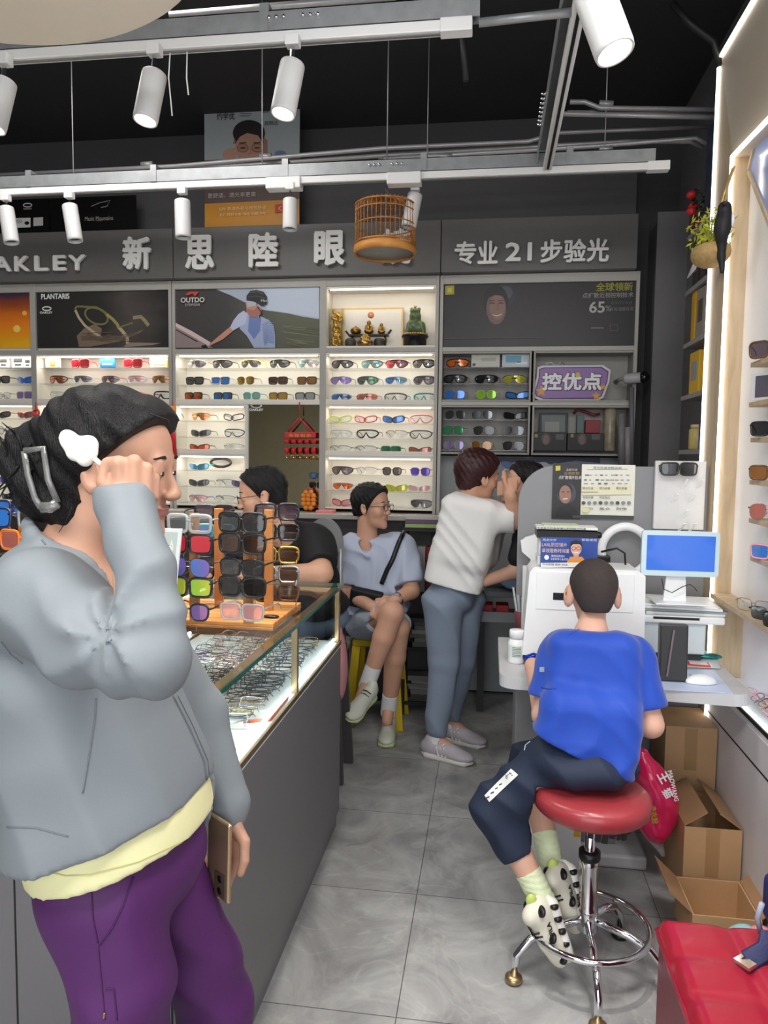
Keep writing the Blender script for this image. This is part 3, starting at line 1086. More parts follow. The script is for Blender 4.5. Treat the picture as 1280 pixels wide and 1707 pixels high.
A_.poly([(459, 342), (474, 340), (474, 354), (459, 356)], P_((190, 40, 34))).line([(470, 344), (465, 348), (470, 352)], 1.6, P_((226, 180, 50)))
A_.ell((468, 258), 10, 6, P_((112, 116, 150))).ell((455, 290), 12, 6, P_((220, 216, 212))).ell((455, 290), 5, 3, P_((200, 96, 60)))
A_.done(t)
for (a, c, lab, kind) in ((-70, 82, 'black eyewear board with white logo leaning above the fascia letters', 0), (84, 226, 'black eyewear board with a line-drawn frame leaning on the fascia', 1)):
 x0, x1 = aty(a, 350, YT).x, aty(c, 350, YT).x
 z1 = aty(150, 328, YT).z
 t = poster('p', lab, x0, x1, zt + .001, z1, YT, MC((16, 14, 15), .35, kind='print_ink'), th=.012)
 A_ = Art(YT, (x0, x1, zt, z1))
 if kind:
  A_.line([(152, 344), (166, 338), (184, 334), (178, 344), (168, 346)], 1.2, P_((150, 148, 146))).text('Music Mountains', (165, 364), 7, P_((176, 172, 168)), 52).line([(161, 368), (170, 368)], 1, P_((120, 116, 112)))
 else:
  A_.line([(46 + 7 * math.cos(2 * math.pi * i / 20), 342 + 3 * math.sin(2 * math.pi * i / 20)) for i in range(21)], 1.6, P_((206, 204, 202))).text('OAKLEY', (46, 348), 2.6, P_((206, 204, 202)), 16)
  A_.poly([(22, 364), (51, 363), (51, 379), (22, 380)], P_((214, 212, 210))).text('MOD', (30, 369), 6, P_((30, 30, 30)), 15).ell((45, 372), 4, 3, P_((30, 30, 30))).poly([(56, 363), (72, 362), (72, 376), (56, 377)], P_((196, 194, 192)))
 A_.done(t)
# ceiling: tracks, spots, conduits, cage
def track(y, pxa, pya, pxb, pyb, lab, strut=True, ztop=None):
 a, c = aty(pxa, pya, y), aty(pxb, pyb, y)
 z = (a.z + c.z) / 2
 t = thing('lighting_track', lab, 'track', ((a.x + c.x) / 2, y, z), 'white lighting tracks')
 MB().box2((a.x, y - .018, z), (c.x, y + .018, z + .03)).build('rail', m_white, t, bevel=.003)
 mb = MB().box2((a.x + .01, y - .006, z - .003), (c.x - .01, y + .006, z + .002))
 mb.build('conductor_slot', M('track_slot_grey', (120, 120, 122), .4), t)
 MB().box2((c.x - .09, y - .022, z - .004), (c.x, y + .022, z + .034)).build('end_feed', m_white, t, bevel=.003)
 return a.x, c.x, z
xa1, xb1, zt1 = track(2.2, -60, 105, 787, 58, 'white lighting track nearest the camera, carrying two lit spotlights')
xa2, xb2, zt2 = track(3.35, -60, 330, 1115, 283, 'long white lighting track in front of the shop fascia, spotlights unlit')
def strut_channel(x0, x1, y, z, lab, h=.055):
 t = thing('steel_strut', lab, 'strut', ((x0 + x1) / 2, y, z))
 mb = MB()
 mb.box2((x0, y - .021, z), (x1, y - .018, z + h)).box2((x0, y + .018, z), (x1, y + .021, z + h)).box2((x0, y - .021, z + h - .003), (x1, y + .021, z + h))
 mb.build('channel', m_steel, t)
 mb = MB()
 for xx in (x0 + (x1 - x0) * .62, x0 + (x1 - x0) * .62 + .1):
  for i in range(3):
   mb.lathe([(.006, 0), (.006, .005), (.003, .008)], (xx + i * .022, y - .021, z + h * .6), m_chrome, 8, axis=(0, -1, 0))
 mb.build('bolts', m_chrome, t)
 x = x0 + .35
 while x < x1:
  MB().box2((x - .014, y - .024, z - .0), (x + .014, y + .024, z + h + .02)).build('hanger_clamp', m_steel, t)
  x += .62
 return t
strut_channel(xa1, xb1 + .02, 2.2, zt1 + .031, 'galvanised strut above the near lighting track')
strut_channel(xa2, xb2 - .06, 3.35, zt2 + .031, 'galvanised strut above the far lighting track')
# depth-wise track and strut
zt3 = zt1 + .02
a, c = atz(957, 55, zt3), atz(913, 284, zt3)
X3 = (a.x + c.x) / 2
ya3, yc3 = 1.5, c.y
t = thing('lighting_track', 'short lighting track running towards the back wall at the upper right', 'track', (X3, 2.6, zt3), 'white lighting tracks')
MB().box2((X3 - .018, ya3, zt3), (X3 + .018, yc3, zt3 + .03)).build('rail', m_white, t, bevel=.003)
MB().box2((X3 - .005, ya3 + .01, zt3 - .003), (X3 + .005, yc3 - .02, zt3 + .001)).build('conductor_slot', m_black, t)
t = thing('steel_strut', 'galvanised strut above the depth-wise track at the upper right', 'strut', (X3, 2.4, zt3))
MB().box2((X3 - .045, ya3, zt3 + .031), (X3 - .042, yc3, zt3 + .085)).box2((X3 - .045, ya3, zt3 + .082), (X3 - .002, yc3, zt3 + .085)).box2((X3 - .005, ya3, zt3 + .031), (X3 - .002, yc3, zt3 + .085)).build('channel', m_steel, t)
mb = MB()
for i in range(8):
 mb.lathe([(.007, 0), (.007, .006), (.003, .018)], (X3 - .045, yc3 - .55 + i * .035, zt3 + .06), m_chrome, 8, axis=(-1, 0, 0))
mb.build('bolts', m_chrome, t)
m_head = M('white_spotlight_paint', (206, 205, 204), .4, vary=.02)
def spot_light(px, py0, py1, y, tilt, z, lab, lit, L=.17, r=.032, swing=0.0, power=0):
 """track spotlight: adapter on the rail, bracket arm, cylinder head leaning by tilt"""
 topc = aty(px, py0, y)
 t = thing('track_spotlight', lab, 'spotlight', (topc.x, y, z), 'white cylinder spotlights on the tracks')
 MB().box2((topc.x - .02, y - .017, z - .03), (topc.x + .02, y + .017, z + .001)).build('adapter', m_white, t, bevel=.003)
 ax = Vector((math.sin(tilt), -.18 if lit else -.05, -math.cos(tilt))).normalized()
 base = topc
 MB().bar((topc.x, y, z - .03), Vector((topc.x, y, z - .03)).lerp(base + ax * .045, 1), .007, .012, m_chrome).build('bracket', m_chrome, t)
 mb = MB()
 mb.lathe([(r * .86, 0), (r * .97, .003), (r, .01), (r, L - .01), (r * .97, L), (r * .86, L), (r * .82, L - .014)], base, m_head, 28, axis=ax, caps=False)
 mb.lathe([(0.0, 0), (r * .86, 0)], base, m_head, 28, axis=ax, caps=False)
 mb.build('head', m_head, t)
 if lit:
  MB().lathe([(0, L - .014), (r * .82, L - .014)], base, None, 28, axis=ax, caps=False).build('lamp_face', emit_mat('lit_lamp_face', (255, 246, 226), 14), t)
  light('spotlight_beam', 'SPOT', base + ax * (L + .004), power, aim=base + ax * 2, color=(1, .95, .86), size=.025, spot=70, blend=.8)
 else:
  MB().lathe([(0, L - .016), (r * .82, L - .016)], base, None, 28, axis=ax, caps=False).build('lamp_face', MC((90, 88, 84), .3), t)
 return t
near = .034
spot_light(258, 122, 216, 2.16, -.13, zt1, 'lit white spotlight on the near track, second from the photo edge', True, power=60, r=.036, L=.15)
spot_light(488, 106, 207, 2.16, -.14, zt1, 'lit white spotlight on the near track in front of the tall girl poster', True, power=60, r=.036, L=.155)
spot_light(8, 135, 228, 2.16, -.15, zt1, 'white spotlight on the near track cut by the photo edge', True, power=60, r=.036, L=.155)
spot_light(985, -22, 72, 1.72, .32, zt3, 'large lit white spotlight hanging from the depth-wise track', True, power=60, r=.042, L=.165)
spot_light(10, 346, 405, 3.33, .18, zt2, 'unlit white spotlight on the far track above the letter K', False, r=.035)
spot_light(116, 342, 405, 3.33, .18, zt2, 'unlit white spotlight on the far track above the letters L and E', False, r=.035)
spot_light(304, 334, 398, 3.33, .04, zt2, 'unlit white spotlight on the far track over the second large character', False, r=.036)
spot_light(484, 332, 383, 3.33, 0.0, zt2, 'short unlit white spotlight hanging below the track feed box', False, r=.033, L=.135)
spot_light(692, 323, 372, 3.4, -.18, zt2, 'unlit white spotlight hanging partly behind the birdcage', False, r=.034, L=.15)
# feed box on the far track
p = aty(474, 320, 3.35)
t = thing('track_feed_box', 'white feed box on the far track before the orange poster strip', 'junction box', (p.x, 3.35, zt2), 'white feed boxes on the far track')
MB().box2((p.x - .08, 3.32, zt2 - .022), (p.x + .08, 3.38, zt2 + .028)).build('box', m_white, t, bevel=.004)
p = aty(672, 313, 3.35)
t = thing('track_feed_box', 'white feed box on the far track beside the birdcage hook', 'junction box', (p.x, 3.35, zt2), 'white feed boxes on the far track')
MB().box2((p.x - .07, 3.32, zt2 - .022), (p.x + .08, 3.38, zt2 + .028)).build('box', m_white, t, bevel=.004)
# conduits
def conduit(pts, r, lab, mat=m_conduit, joints=()):
 mb = MB()
 mb.tube(pts, r, mat, 10)
 for k in joints:
  q = Vector(pts[0]).lerp(Vector(pts[-1]), k)
  d = (Vector(pts[-1]) - Vector(pts[0])).normalized()
  mb.tube([q - d * .03, q + d * .03], r * 1.35, mat, 10)
 return tag(mb.build('conduit_pipe', mat, loc=tuple(pts[0])), lab, 'pipe', 'metal conduit pipes under the ceiling')
YC_ = 3.75
conduit([aty(-80, 296, YC_), aty(290, 277, YC_), aty(640, 247, YC_), aty(880, 236, YC_), aty(905, 229, YC_), aty(925, 228, YC_)], .0105, 'upper of two thin pipes crossing in front of the girl poster', joints=(.35, .55))
YC2 = YC_ + .07
conduit([aty(-80, 305, YC2), aty(290, 284, YC2), aty(640, 259, YC2), aty(1040, 236, YC2), aty(1150, 236, YC2), aty(1172, 246, YC2)], .0105, 'lower of two thin pipes crossing in front of the girl poster', joints=(.3, .62))
conduit([aty(640, 266, YC_ - .05), aty(1000, 243, YC_ - .05), aty(1160, 230, YC_ - .05), aty(1178, 240, YC_ - .05)], .0105, 'lowest short pipe between birdcage wire and side wall', joints=(.2, .7))
conduit([aty(920, 222, YC_), aty(1190, 211, YC_)], .009, 'single pipe running to the side wall just above the pipe bend')
conduit([aty(950, 170, 3.5), aty(975, 170, 3.5), aty(1000, 180, 3.5), aty(1196, 183, 3.5)], .0105, 'bent topmost pipe of the bundle beside the depth-wise track', joints=(.25,))
conduit([aty(945, 188, 3.56), aty(1196, 189, 3.56)], .0105, 'middle pipe of the bundle beside the depth-wise track', joints=(.2,))
conduit([aty(940, 190, 3.45), aty(1196, 196, 3.45)], .0105, 'lower pipe of the bundle beside the depth-wise track')
conduit([aty(283, 26, 2.5), aty(660, -6, 2.5)], .012, 'thick pipe at the top edge above the near strut')
conduit([aty(798, 38, 2.2), aty(955, 20, 2.2)], .012, 'silver pipe joining the near strut to the depth-wise strut', m_steel)
conduit([aty(765, 0, 3.0), aty(777, 135, 3.0)], .012, 'black drop pipe hanging from the ceiling near the strut end', MC((38, 38, 40), .5))
conduit([aty(1120, 5, 3.2), aty(1150, 40, 3.2), aty(1190, 70, 3.2), aty(1200, 110, 3.2)], .014, 'black bent pipe at the upper right corner', MC((30, 30, 32), .5))
# hanger wires
for (px, pa, pb, y, lab) in ((123, 100, 325, 3.35, 'thin hanger wire right of the cream disc'), (437, 80, 300, 3.35, 'thin hanger wire crossing the girl poster'), (645, 20, 268, 3.4, 'thin hanger wire above the birdcage'),
        (712, 20, 262, YC_ - .05, 'thin hanger wire to the right of the birdcage'), (1008, 85, 245, 3.5, 'thin hanger wire near the pipe bundle')):
 q = aty(px, pb, y)
 tag(MB().tube([(q.x, y, ZC), (q.x, y, q.z)], .0028, None, 6).build('hanger_wire', m_conduit, loc=(q.x, y, q.z)), lab, 'wire', 'hanger wires from the ceiling')
for (pts, lab) in (([(284, 80), (281, 130), (287, 193)], 'loose white cable end dangling beside the lit spotlight'), ([(312, 78), (311, 130), (314, 158)], 'short loose cable end dangling under the near track')):
 tag(MB().tube([aty(x, y, 2.2) for x, y in pts], .0022, None, 6).build('loose_cable', m_white), lab, 'cable')
q = aty(630, 240, 4.4)
tag(MB().box((q.x, YB + .2, q.z), (.08, .08, .09)).build('junction_box', m_steel, bevel=.004, loc=(q.x, YB + .2, q.z)), 'small grey junction box on the upper back wall', 'junction box')
# lighter bulkhead strip on the upper back wall
struct(MB().box2((XL, YB + .16, zt), (CX['E1'], YB + .259, zt + .42)), 'trim_2', M('bulkhead_grey', (92, 90, 92), .7), label='grey bulkhead strip above the fascia')
# cream round ceiling disc at the top left
t = thing('ceiling_disc', 'large cream round disc hanging at the upper photo corner', 'ceiling panel', (-1.06, 1.27, 2.5))
MB().lathe([(0, 0), (.515, 0), (.53, .012), (.53, .07), (.515, .08), (0, .08)], (-1.06, 1.27, 2.5), None, 72, caps=False).build('disc', M('cream_painted_board', (246, 234, 218), .7, vary=.03), t)
for dx, dy in ((.3, .2), (-.3, .2), (0, -.35)):
 MB().tube([(-1.06 + dx, 1.27 + dy, 2.58), (-1.06 + dx, 1.27 + dy, ZC)], .004, None, 6).build('suspension_rod', m_conduit, t)
# birdcage
c = aty(642, 382, 3.4)
t = thing('birdcage', 'round bamboo birdcage hanging before the shop sign', 'birdcage', (c.x, 3.4, c.z - .14))
mbam = wood_mat('bamboo', (150, 94, 40), (188, 128, 66), 20, (1, 1, 3))
rc, zb_, zt_ = .134, c.z - .088, c.z + .1
mb = MB()
for i in range(40):
 a = 2 * math.pi * i / 40
 mb.tube([(c.x + rc * math.cos(a), 3.4 + rc * math.sin(a), zb_), (c.x + rc * math.cos(a), 3.4 + rc * math.sin(a), zt_ - .01), (c.x + rc * .93 * math.cos(a), 3.4 + rc * .93 * math.sin(a), zt_ + .012), (c.x + .02 * math.cos(a), 3.4 + .02 * math.sin(a), zt_ + .03)], .0016, mbam, 5)
mb.build('bars', mbam, t)
for z, w_ in ((zb_ + .02, .0045), (zb_ + .1, .003), (zt_ - .03, .003), (zt_ + .0, .004)):
 MB().tube([(c.x + (rc + .001) * math.cos(2 * math.pi * i / 40), 3.4 + (rc + .001) * math.sin(2 * math.pi * i / 40), z) for i in range(40)], w_, None, 6, closed=True).build('hoop', mbam, t)
MB().lathe([(rc - .004, -.005), (rc + .005, -.006), (rc + .008, .012), (rc + .006, .03), (rc - .002, .03), (rc - .004, -.005)], (c.x, 3.4, zb_ - .02), None, 48, caps=False).build('base_ring', wood_mat('amber_bamboo', (176, 112, 44), (206, 146, 76), 12, (1, 1, 2)), t)
MB().lathe([(0, 0), (rc - .003, 0), (rc - .003, .004), (0, .004)], (c.x, 3.4, zb_ - .016), None, 40, caps=False).build('tray', M('grey_tray', (150, 150, 146), .6, vary=.2, scale=30), t)
for rr, zz in ((.05, zt_ + .027), (.09, zt_ + .018)):
 MB().tube([(c.x + rr * math.cos(2 * math.pi * i / 30), 3.4 + rr * math.sin(2 * math.pi * i / 30), zz) for i in range(30)], .002, None, 5, closed=True).build('hoop', mbam, t)
MB().tube([(c.x - rc, 3.4, zb_ + .05), (c.x + rc, 3.4, zb_ + .05)], .004, None, 6).build('perch', mbam, t)
MB().tube([(c.x, 3.4, zt_ + .03), (c.x, 3.4, zt_ + .045), (c.x + .012, 3.4, zt_ + .058), (c.x, 3.4, zt_ + .07), (c.x, 3.4, zt2 - .0)], .003, None, 6).build('hook', m_steel, t)
q = c
mb = MB()
# eyewear
FC = dict(black=(24, 24, 26), white=(236, 234, 232), red=(206, 38, 52), clear=(222, 224, 226), gold=(190, 156, 84), silver=(190, 192, 196), pink=(232, 150, 160), lime=(196, 214, 60),
   blue=(40, 84, 190), brown=(92, 62, 44), tortoise=(84, 56, 34), grey=(110, 112, 116), teal=(60, 170, 170), orange=(232, 120, 40), green=(40, 120, 70), rose=(214, 120, 110), navy=(30, 36, 66), violet=(96, 70, 170))
LC = dict(grey=(58, 60, 64), black=(26, 26, 30), brown=(82, 54, 38), orange=(232, 110, 30), blue=(60, 130, 220), purple=(92, 70, 190), red=(206, 44, 60), gold=(190, 150, 60), green=(60, 150, 100),
   lime=(150, 220, 60), yellow=(206, 200, 60), pink=(226, 170, 176), rose=(190, 110, 96), clear=(226, 230, 232), teal=(110, 160, 160), violet=(130, 100, 190), amber=(150, 98, 44), silver=(170, 172, 178), plum=(84, 66, 78))
LSEE = dict(clear=.86, pink=.5, teal=.35, plum=.25, yellow=.3, grey=.22, violet=.35)
def fmat(c):
 if c == 'clear':
  return M('clear_acetate', (228, 230, 230), .12, vary=.02, trans=.6, coat=.5)
 if c in ('gold', 'silver'):
  return M('wire_' + c, FC[c], .25, 1.0, vary=.02)
 if c == 'tortoise':
  return M('tortoiseshell', (104, 66, 34), .2, vary=.8, scale=60, coat=.6)
 return M('frame_' + c, FC[c], .28, vary=.03, coat=.3)
def lmat(c, c2=None):
 return lens_mat('lens_%s%s' % (c, '_' + c2 if c2 else ''), LC[c], LSEE.get(c, .12), LC[c2] if c2 else None)
def outline(style, side):
 """closed lens outline (x, z) of one lens, in metres; shield gives the whole front"""
 out = []
 if style in ('shield', 'goggle', 'halfshield'):
  N = 44
  W, T, Bt = .069, .024, -.022
  for i in range(N):
   a = 2 * math.pi * i / N
   ca, sa = math.cos(a), math.sin(a)
   e = .62 if sa > 0 else .8
   x = W * math.copysign(abs(ca) ** e, ca)
   z = (T if sa > 0 else -Bt) * math.copysign(abs(sa) ** .6, sa)
   if sa < 0:
    z += .03 * math.exp(-(x / .012) ** 2) - .004 * (abs(x) / W) ** 2
    if abs(x) > .045:
     z += .012 * ((abs(x) - .045) / .024)
   out.append((x, z))
  return out
 N = 26
 P = dict(square=(.031, .022, .45, .033, .1), round=(.026, .0245, .85, .033, 0), aviator=(.030, .025, .75, .034, .18), rect=(.029, .0175, .5, .033, .05), sport=(.034, .0175, .62, .036, .0),
    wire=(.027, .0205, .6, .032, .06), half=(.030, .0185, .55, .033, .06), big=(.033, .026, .5, .036, .1), crystal=(.031, .023, .4, .034, .05), panto=(.027, .023, .72, .033, .12))[style]
 W, H, e, cx, tap = P
 for i in range(N):
  a = 2 * math.pi * i / N
  ca, sa = math.cos(a), math.sin(a)
  x = W * math.copysign(abs(ca) ** e, ca)
  z = H * math.copysign(abs(sa) ** e, sa)
  x *= 1 - tap * (.5 - z / H * .5) * 1.0 if style != 'aviator' else (1 - tap * (.5 - z / H * .5))
  if style == 'sport':
   z += .006 * x / W
  if style == 'aviator':
   z -= .003 * x / W
  out.append((side * (cx + x), z))
 return out
def curve_y(x, wrap):
 return wrap * (x / .07) ** 2
_EY = {}
def eyewear_meshes(style, half=False, temple=.12):
 key = (style, half, temple)
 if key in _EY:
  return _EY[key]
 wrap = .030 if style in ('shield', 'goggle', 'halfshield') else (.02 if style == 'sport' else .007)
 rim = dict(shield=.0022, goggle=.0034, halfshield=.002, square=.0024, big=.0028, crystal=.0036, sport=.0024, wire=.0011, aviator=.0011, round=.0016, rect=.0018, half=.0018, panto=.0022)[style]
 y = lambda x: curve_y(x, wrap)
 fr, lenses = MB(), []
 sides = (0,) if wrap > .025 else (-1, 1)
 zs = []
 for s in sides:
  o = outline(style, s)
  zs += [p[1] for p in o]
  pts = [Vector((x, y(x), z)) for x, z in o]
  if style == 'halfshield':
   top = sorted([p for p in pts if p.z > .004], key=lambda p: p.x)
   fr.tube(top, rim, None, 6)
  elif style == 'half':
   top = sorted([p for p in pts if p.z > -.002], key=lambda p: p.x)
   fr.tube(top, rim, None, 6)
  else:
   fr.tube(pts, rim, None, 6, closed=True, flat=1.5 if rim > .002 else 1.0, up=(0, -1, 0))
   if style == 'shield':
    top = sorted([p for p in pts if p.z > .012], key=lambda p: p.x)
    fr.tube([p + Vector((0, -.001, 0)) for p in top], .0034, None, 6)
  lm = MB()
  cx = sum(p.x for p in pts) / len(pts)
  V, Fc = [], []
  K = len(pts)
  rings = (1, .66, .33)
  for q in rings:
   for x, z in o:
    xx = cx + (x - cx) * q
    zz = z * q + (1 - q) * (.006 if s == 0 else 0)
    V.append((xx, y(xx) - .001, zz))
  V.append((cx, y(cx) - .001, .006 if s == 0 else 0))
  for j in range(2):
   for i in range(K):
    l = (i + 1) % K
    Fc.append((j * K + i, j * K + l, (j + 1) * K + l, (j + 1) * K + i))
  for i in range(K):
   Fc.append((2 * K + i, 2 * K + (i + 1) % K, 3 * K))
  lm.add(V, Fc, None, True)
  lenses.append(lm)
 if len(sides) == 2:
  bz = .009 if style != 'sport' else .006
  fr.tube([(-.008, y(.008) - .0005, bz - .002), (0, -.001, bz + .001), (.008, y(.008) - .0005, bz - .002)], max(rim, .0015), None, 6)
  if style == 'aviator':
   fr.tube([(-.014, y(.014), .019), (0, -.001, .02), (.014, y(.014), .019)], .0011, None, 6)
  for s in (-1, 1):
   fr.ball((s * .008, .006, -.003), (.002, .004, .005), None, 8, 6)
 ex = {'sport': .0695, 'shield': .0685, 'halfshield': .068, 'goggle': .07}.get(style, .064)
 tz = .011
 for s in (-1, 1):
  fr.box((s * ex, y(ex) + .001, tz), (.006, .006, .005), None)
 temples = []
 tr = .0022 if rim > .0015 else .0011
 for s in (-1, 1):
  tm = MB()
  tm.tube([(s * (ex + .002), y(ex), tz), (s * (ex + .004), y(ex) + temple * .3, tz + .001), (s * (ex + .003), y(ex) + temple * .7, tz - .001), (s * (ex - .001), y(ex) + temple * .9, tz - .012), (s * (ex - .004), y(ex) + temple, tz - .024)],
    [tr * 1.3, tr * 1.1, tr, tr * 1.2, tr], None, 6, flat=.6)
  temples.append(tm)
 zb = min(zs) - rim
 _EY[key] = (fr, lenses, temples, zb)
 return _EY[key]
_PROTO = {}
def _own(o, m):
 o.material_slots[0].link = 'OBJECT'
 o.material_slots[0].material = m
def eyewear(style, fc, lc, loc, rz, label, group, lc2=None, temple=.12, rot=None, scale=1.0, bottom=True, tc=None, lab2=None):
 """one pair: Empty > frame, lens(es), two temples; bottom of the lenses at loc"""
 key = (style, temple)
 fr, ln, tp, zb = eyewear_meshes(style, False, temple)
 if key not in _PROTO:
  d = []
  for nm, mb in [('frame', fr)] + [('lens', q) for q in ln] + [('temple', q) for q in tp]:
   o = mb.build(nm, m_black)
   me = o.data
   me.transform(Matrix.Translation((0, 0, -zb)))
   bpy.data.objects.remove(o)
   d.append((nm, me))
  _PROTO[key] = d
 nm = 'sunglasses' if lc not in ('clear', 'none') else 'eyeglasses'
 t = bpy.data.objects.new(nm, None)
 t.empty_display_size = .03
 COL.objects.link(t)
 t.location = loc
 t.rotation_euler = rot if rot is not None else (0, 0, rz)
 t.scale = (scale,) * 3
 tag(t, label, nm, group)
 for n_, me in _PROTO[key]:
  if n_ == 'lens' and lc == 'none':
   continue
  o = bpy.data.objects.new(n_, me)
  COL.objects.link(o)
  o.parent = t
  _own(o, fmat(fc) if n_ == 'frame' else (lmat(lc, lc2) if n_ == 'lens' else fmat(tc or fc)))
 return t
SN = dict(shield='shield', goggle='goggle-shaped', halfshield='half-rim shield', square='square', round='round', aviator='aviator', rect='narrow', sport='wraparound', wire='wire', half='half-rim', big='oversized', crystal='thick', panto='soft-square')
ORD = ['first', 'second', 'third', 'fourth', 'fifth', 'sixth', 'seventh']
def shelf_row(py, items, where, row, pxref, y=YB + .016, rz=-.2, group=None, zshelf=None, x0=None, x1=None, par=None):
 """a row of pairs on a clear shelf; items: (px, style, frame, lens[, lens2]) ; py = pixel row of the shelf"""
 z = aty(pxref, py, y).z
 if par is not None:
  MB().box2((x0 + .014, YB + .012, z - .005), (x1 - .014, YB + .165, z - .001)).build('shelf', m_acrylic, par)
 for i, it in enumerate(items):
  if it is None:
   continue
  px, st, fc, lc = it[:4]
  l2 = it[4] if len(it) > 4 else None
  p = aty(px, py, y)
  lname = 'clear lenses' if lc == 'clear' else ('%s lenses' % lc if not l2 else '%s-%s lenses' % (lc, l2))
  lab = '%s %s %s, %s, %s from left, %s %s' % (fc, SN[st], 'glasses' if lc == 'clear' else 'sunglasses', lname, ORD[i], row, where)
  eyewear(st, fc, lc, (p.x, y, z), rz + random.uniform(-.06, .06), lab, group, l2, temple=.09)
def small_box(nm, lab, cat, px, py, w_, h_, d_, m, y=YB + .05, group=None, rz=0, art=None):
 p = aty(px, py, y)
 t = thing(nm, lab, cat, (p.x, y, p.z), group)
 MB().box((p.x, y + d_ / 2, p.z + h_ / 2), (w_, d_, h_), None, (0, 0, rz)).build('box', m, t, bevel=.002)
 if art:
  mb = MB()
  for (cx, cz, ww, hh, mm) in art:
   mb.box((p.x + cx * w_, y - .0008, p.z + (.5 + cz) * h_), (ww * w_, .001, hh * h_), mm)
  mb.build('print', m_paper, t)
 return t
ga = 'sunglasses on the back wall shelves'
S_ = lambda k: dict(x0=CX[k + '0'], x1=CX[k + '1'], par=cabs[k])
# cabinet B, under the black poster
w_ = 'under the moss poster'
shelf_row(613, [], w_, '', 170, **S_('B'))
shelf_row(639, [(93, 'shield', 'brown', 'orange', 'brown'), (134, 'goggle', 'white', 'plum'), (180, 'halfshield', 'rose', 'plum'), (224, 'goggle', 'white', 'pink'), (264, 'halfshield', 'gold', 'amber')], w_, 'middle row', 170, group=ga, **S_('B'))
shelf_row(665.5, [(94, 'goggle', 'white', 'clear'), (137, 'halfshield', 'white', 'clear'), None, (222, 'halfshield', 'orange', 'orange'), (268, 'goggle', 'black', 'clear')], w_, 'bottom row', 170, group=ga, **S_('B'))
z = aty(170, 613, YB + .016).z
for i, (px, lab) in enumerate(((133, 'red sunglasses with patterned red lenses beside the blue card, near side of the orange poster'), (221, 'red sunglasses with patterned red lenses between blue card and pale booklet'))):
 eyewear('big', 'red', 'red', (aty(px, 613, YB + .025).x, YB + .025, z), -.2, lab, ga, temple=.09)
small_box('display_card', 'pale booklet with gold print at the start of the top row under the moss poster', 'card', 88, 613, .105, .073, .012, MC((206, 200, 186)), group='cards on the top shelf', art=((-.0, -.15, .35, .4, MC((176, 140, 70))), (.4, 0, .02, .9, MC((150, 145, 136)))))
small_box('display_card', 'blue square card standing between the two red sunglasses', 'card', 179, 613, .1, .075, .012, MC((44, 124, 190)), group='cards on the top shelf', art=((0, -.2, .7, .18, MC((150, 200, 226))), (0, .3, .3, .1, MC((220, 230, 236)))))
small_box('display_card', 'grey and yellow edged booklet ending the top row under the moss poster', 'card', 264, 613, .12, .074, .012, MC((196, 190, 178)), group='cards on the top shelf', art=((0, 0, .8, .5, MC((168, 164, 150))), (.46, 0, .06, 1, MC((206, 196, 60)))))
# lower B pieces still visible beside the hair
shelf_row(697, [(274, 'sport', 'black', 'plum')], 'beside the red tassel', 'upper row', 170, group=ga, **S_('B'))
shelf_row(722, [], w_, '', 170, **S_('B'))
# cabinet A
w_ = 'under the orange poster'
shelf_row(613, [], w_, '', 20, **S_('A'))
for px, w2, lab in ((6, .07, 'white box with black print at the photo edge under the orange poster'), (30, .09, 'second white box with black print under the orange poster'), (46, .05, 'small white box beside the cabinet upright under the orange poster')):
 small_box('spectacle_box', lab, 'box', px, 613, w2, .06 + w2 * .2, .05, MC((222, 220, 216)), group='printed white boxes', art=((0, .1, .7, .3, MC((30, 30, 30))), (0, -.25, .5, .12, MC((60, 60, 60)))))
shelf_row(639, [(2, 'square', 'black', 'grey'), (40, 'sport', 'blue', 'blue')], w_, 'middle row', 20, group=ga, **S_('A'))
shelf_row(665, [(5, 'wire', 'black', 'clear'), (40, 'square', 'clear', 'violet')], w_, 'bottom row', 20, group=ga, **S_('A'))
w_ = 'below the orange poster'
shelf_row(697, [(0, 'sport', 'black', 'grey'), (40, 'sport', 'red', 'plum')], w_, 'fourth row', 20, group=ga, **S_('A'))
shelf_row(724, [(8, 'round', 'black', 'clear')], w_, 'fifth row', 20, group=ga, **S_('A'))
shelf_row(750, [(6, 'halfshield', 'lime', 'yellow'), (42, 'sport', 'black', 'grey')], w_, 'sixth row', 20, group=ga, **S_('A'))
shelf_row(782, [(8, 'wire', 'silver', 'clear'), (44, 'sport', 'black', 'black')], w_, 'seventh row', 20, group=ga, **S_('A'))
shelf_row(806, [(8, 'sport', 'violet', 'purple')], w_, 'eighth row', 20, group=ga, **S_('A'))
shelf_row(834, [(14, 'sport', 'black', 'black')], w_, 'lowest row', 20, group=ga, **S_('A'))
# cabinet C
w_ = 'under the cyclist poster'
shelf_row(613, [(324, 'halfshield', 'silver', 'silver', 'plum'), (367, 'shield', 'black', 'grey'), (415, 'halfshield', 'lime', 'plum'), (463, 'shield', 'black', 'grey'), (511, 'halfshield', 'teal', 'teal', 'pink')], w_, 'top row', 410, group=ga, **S_('C'))
shelf_row(641, [(324, 'square', 'black', 'grey'), (367, 'square', 'silver', 'blue'), (409, 'panto', 'gold', 'gold', 'brown'), (463, 'square', 'brown', 'brown'), (511, 'square', 'brown', 'amber')], w_, 'middle row', 410, group=ga, **S_('C'))
shelf_row(667, [(322, 'square', 'black', 'orange', 'brown'), (371, 'square', 'black', 'blue', 'grey'), (419, 'panto', 'teal', 'teal'), (463, 'square', 'brown', 'gold'), (508, 'square', 'black', 'silver')], w_, 'bottom row', 410, group=ga, **S_('C'))
w_ = 'beside the mirror'
kw = dict(x0=CX['C0'], x1=CX['Cm'], par=cabs['C'])
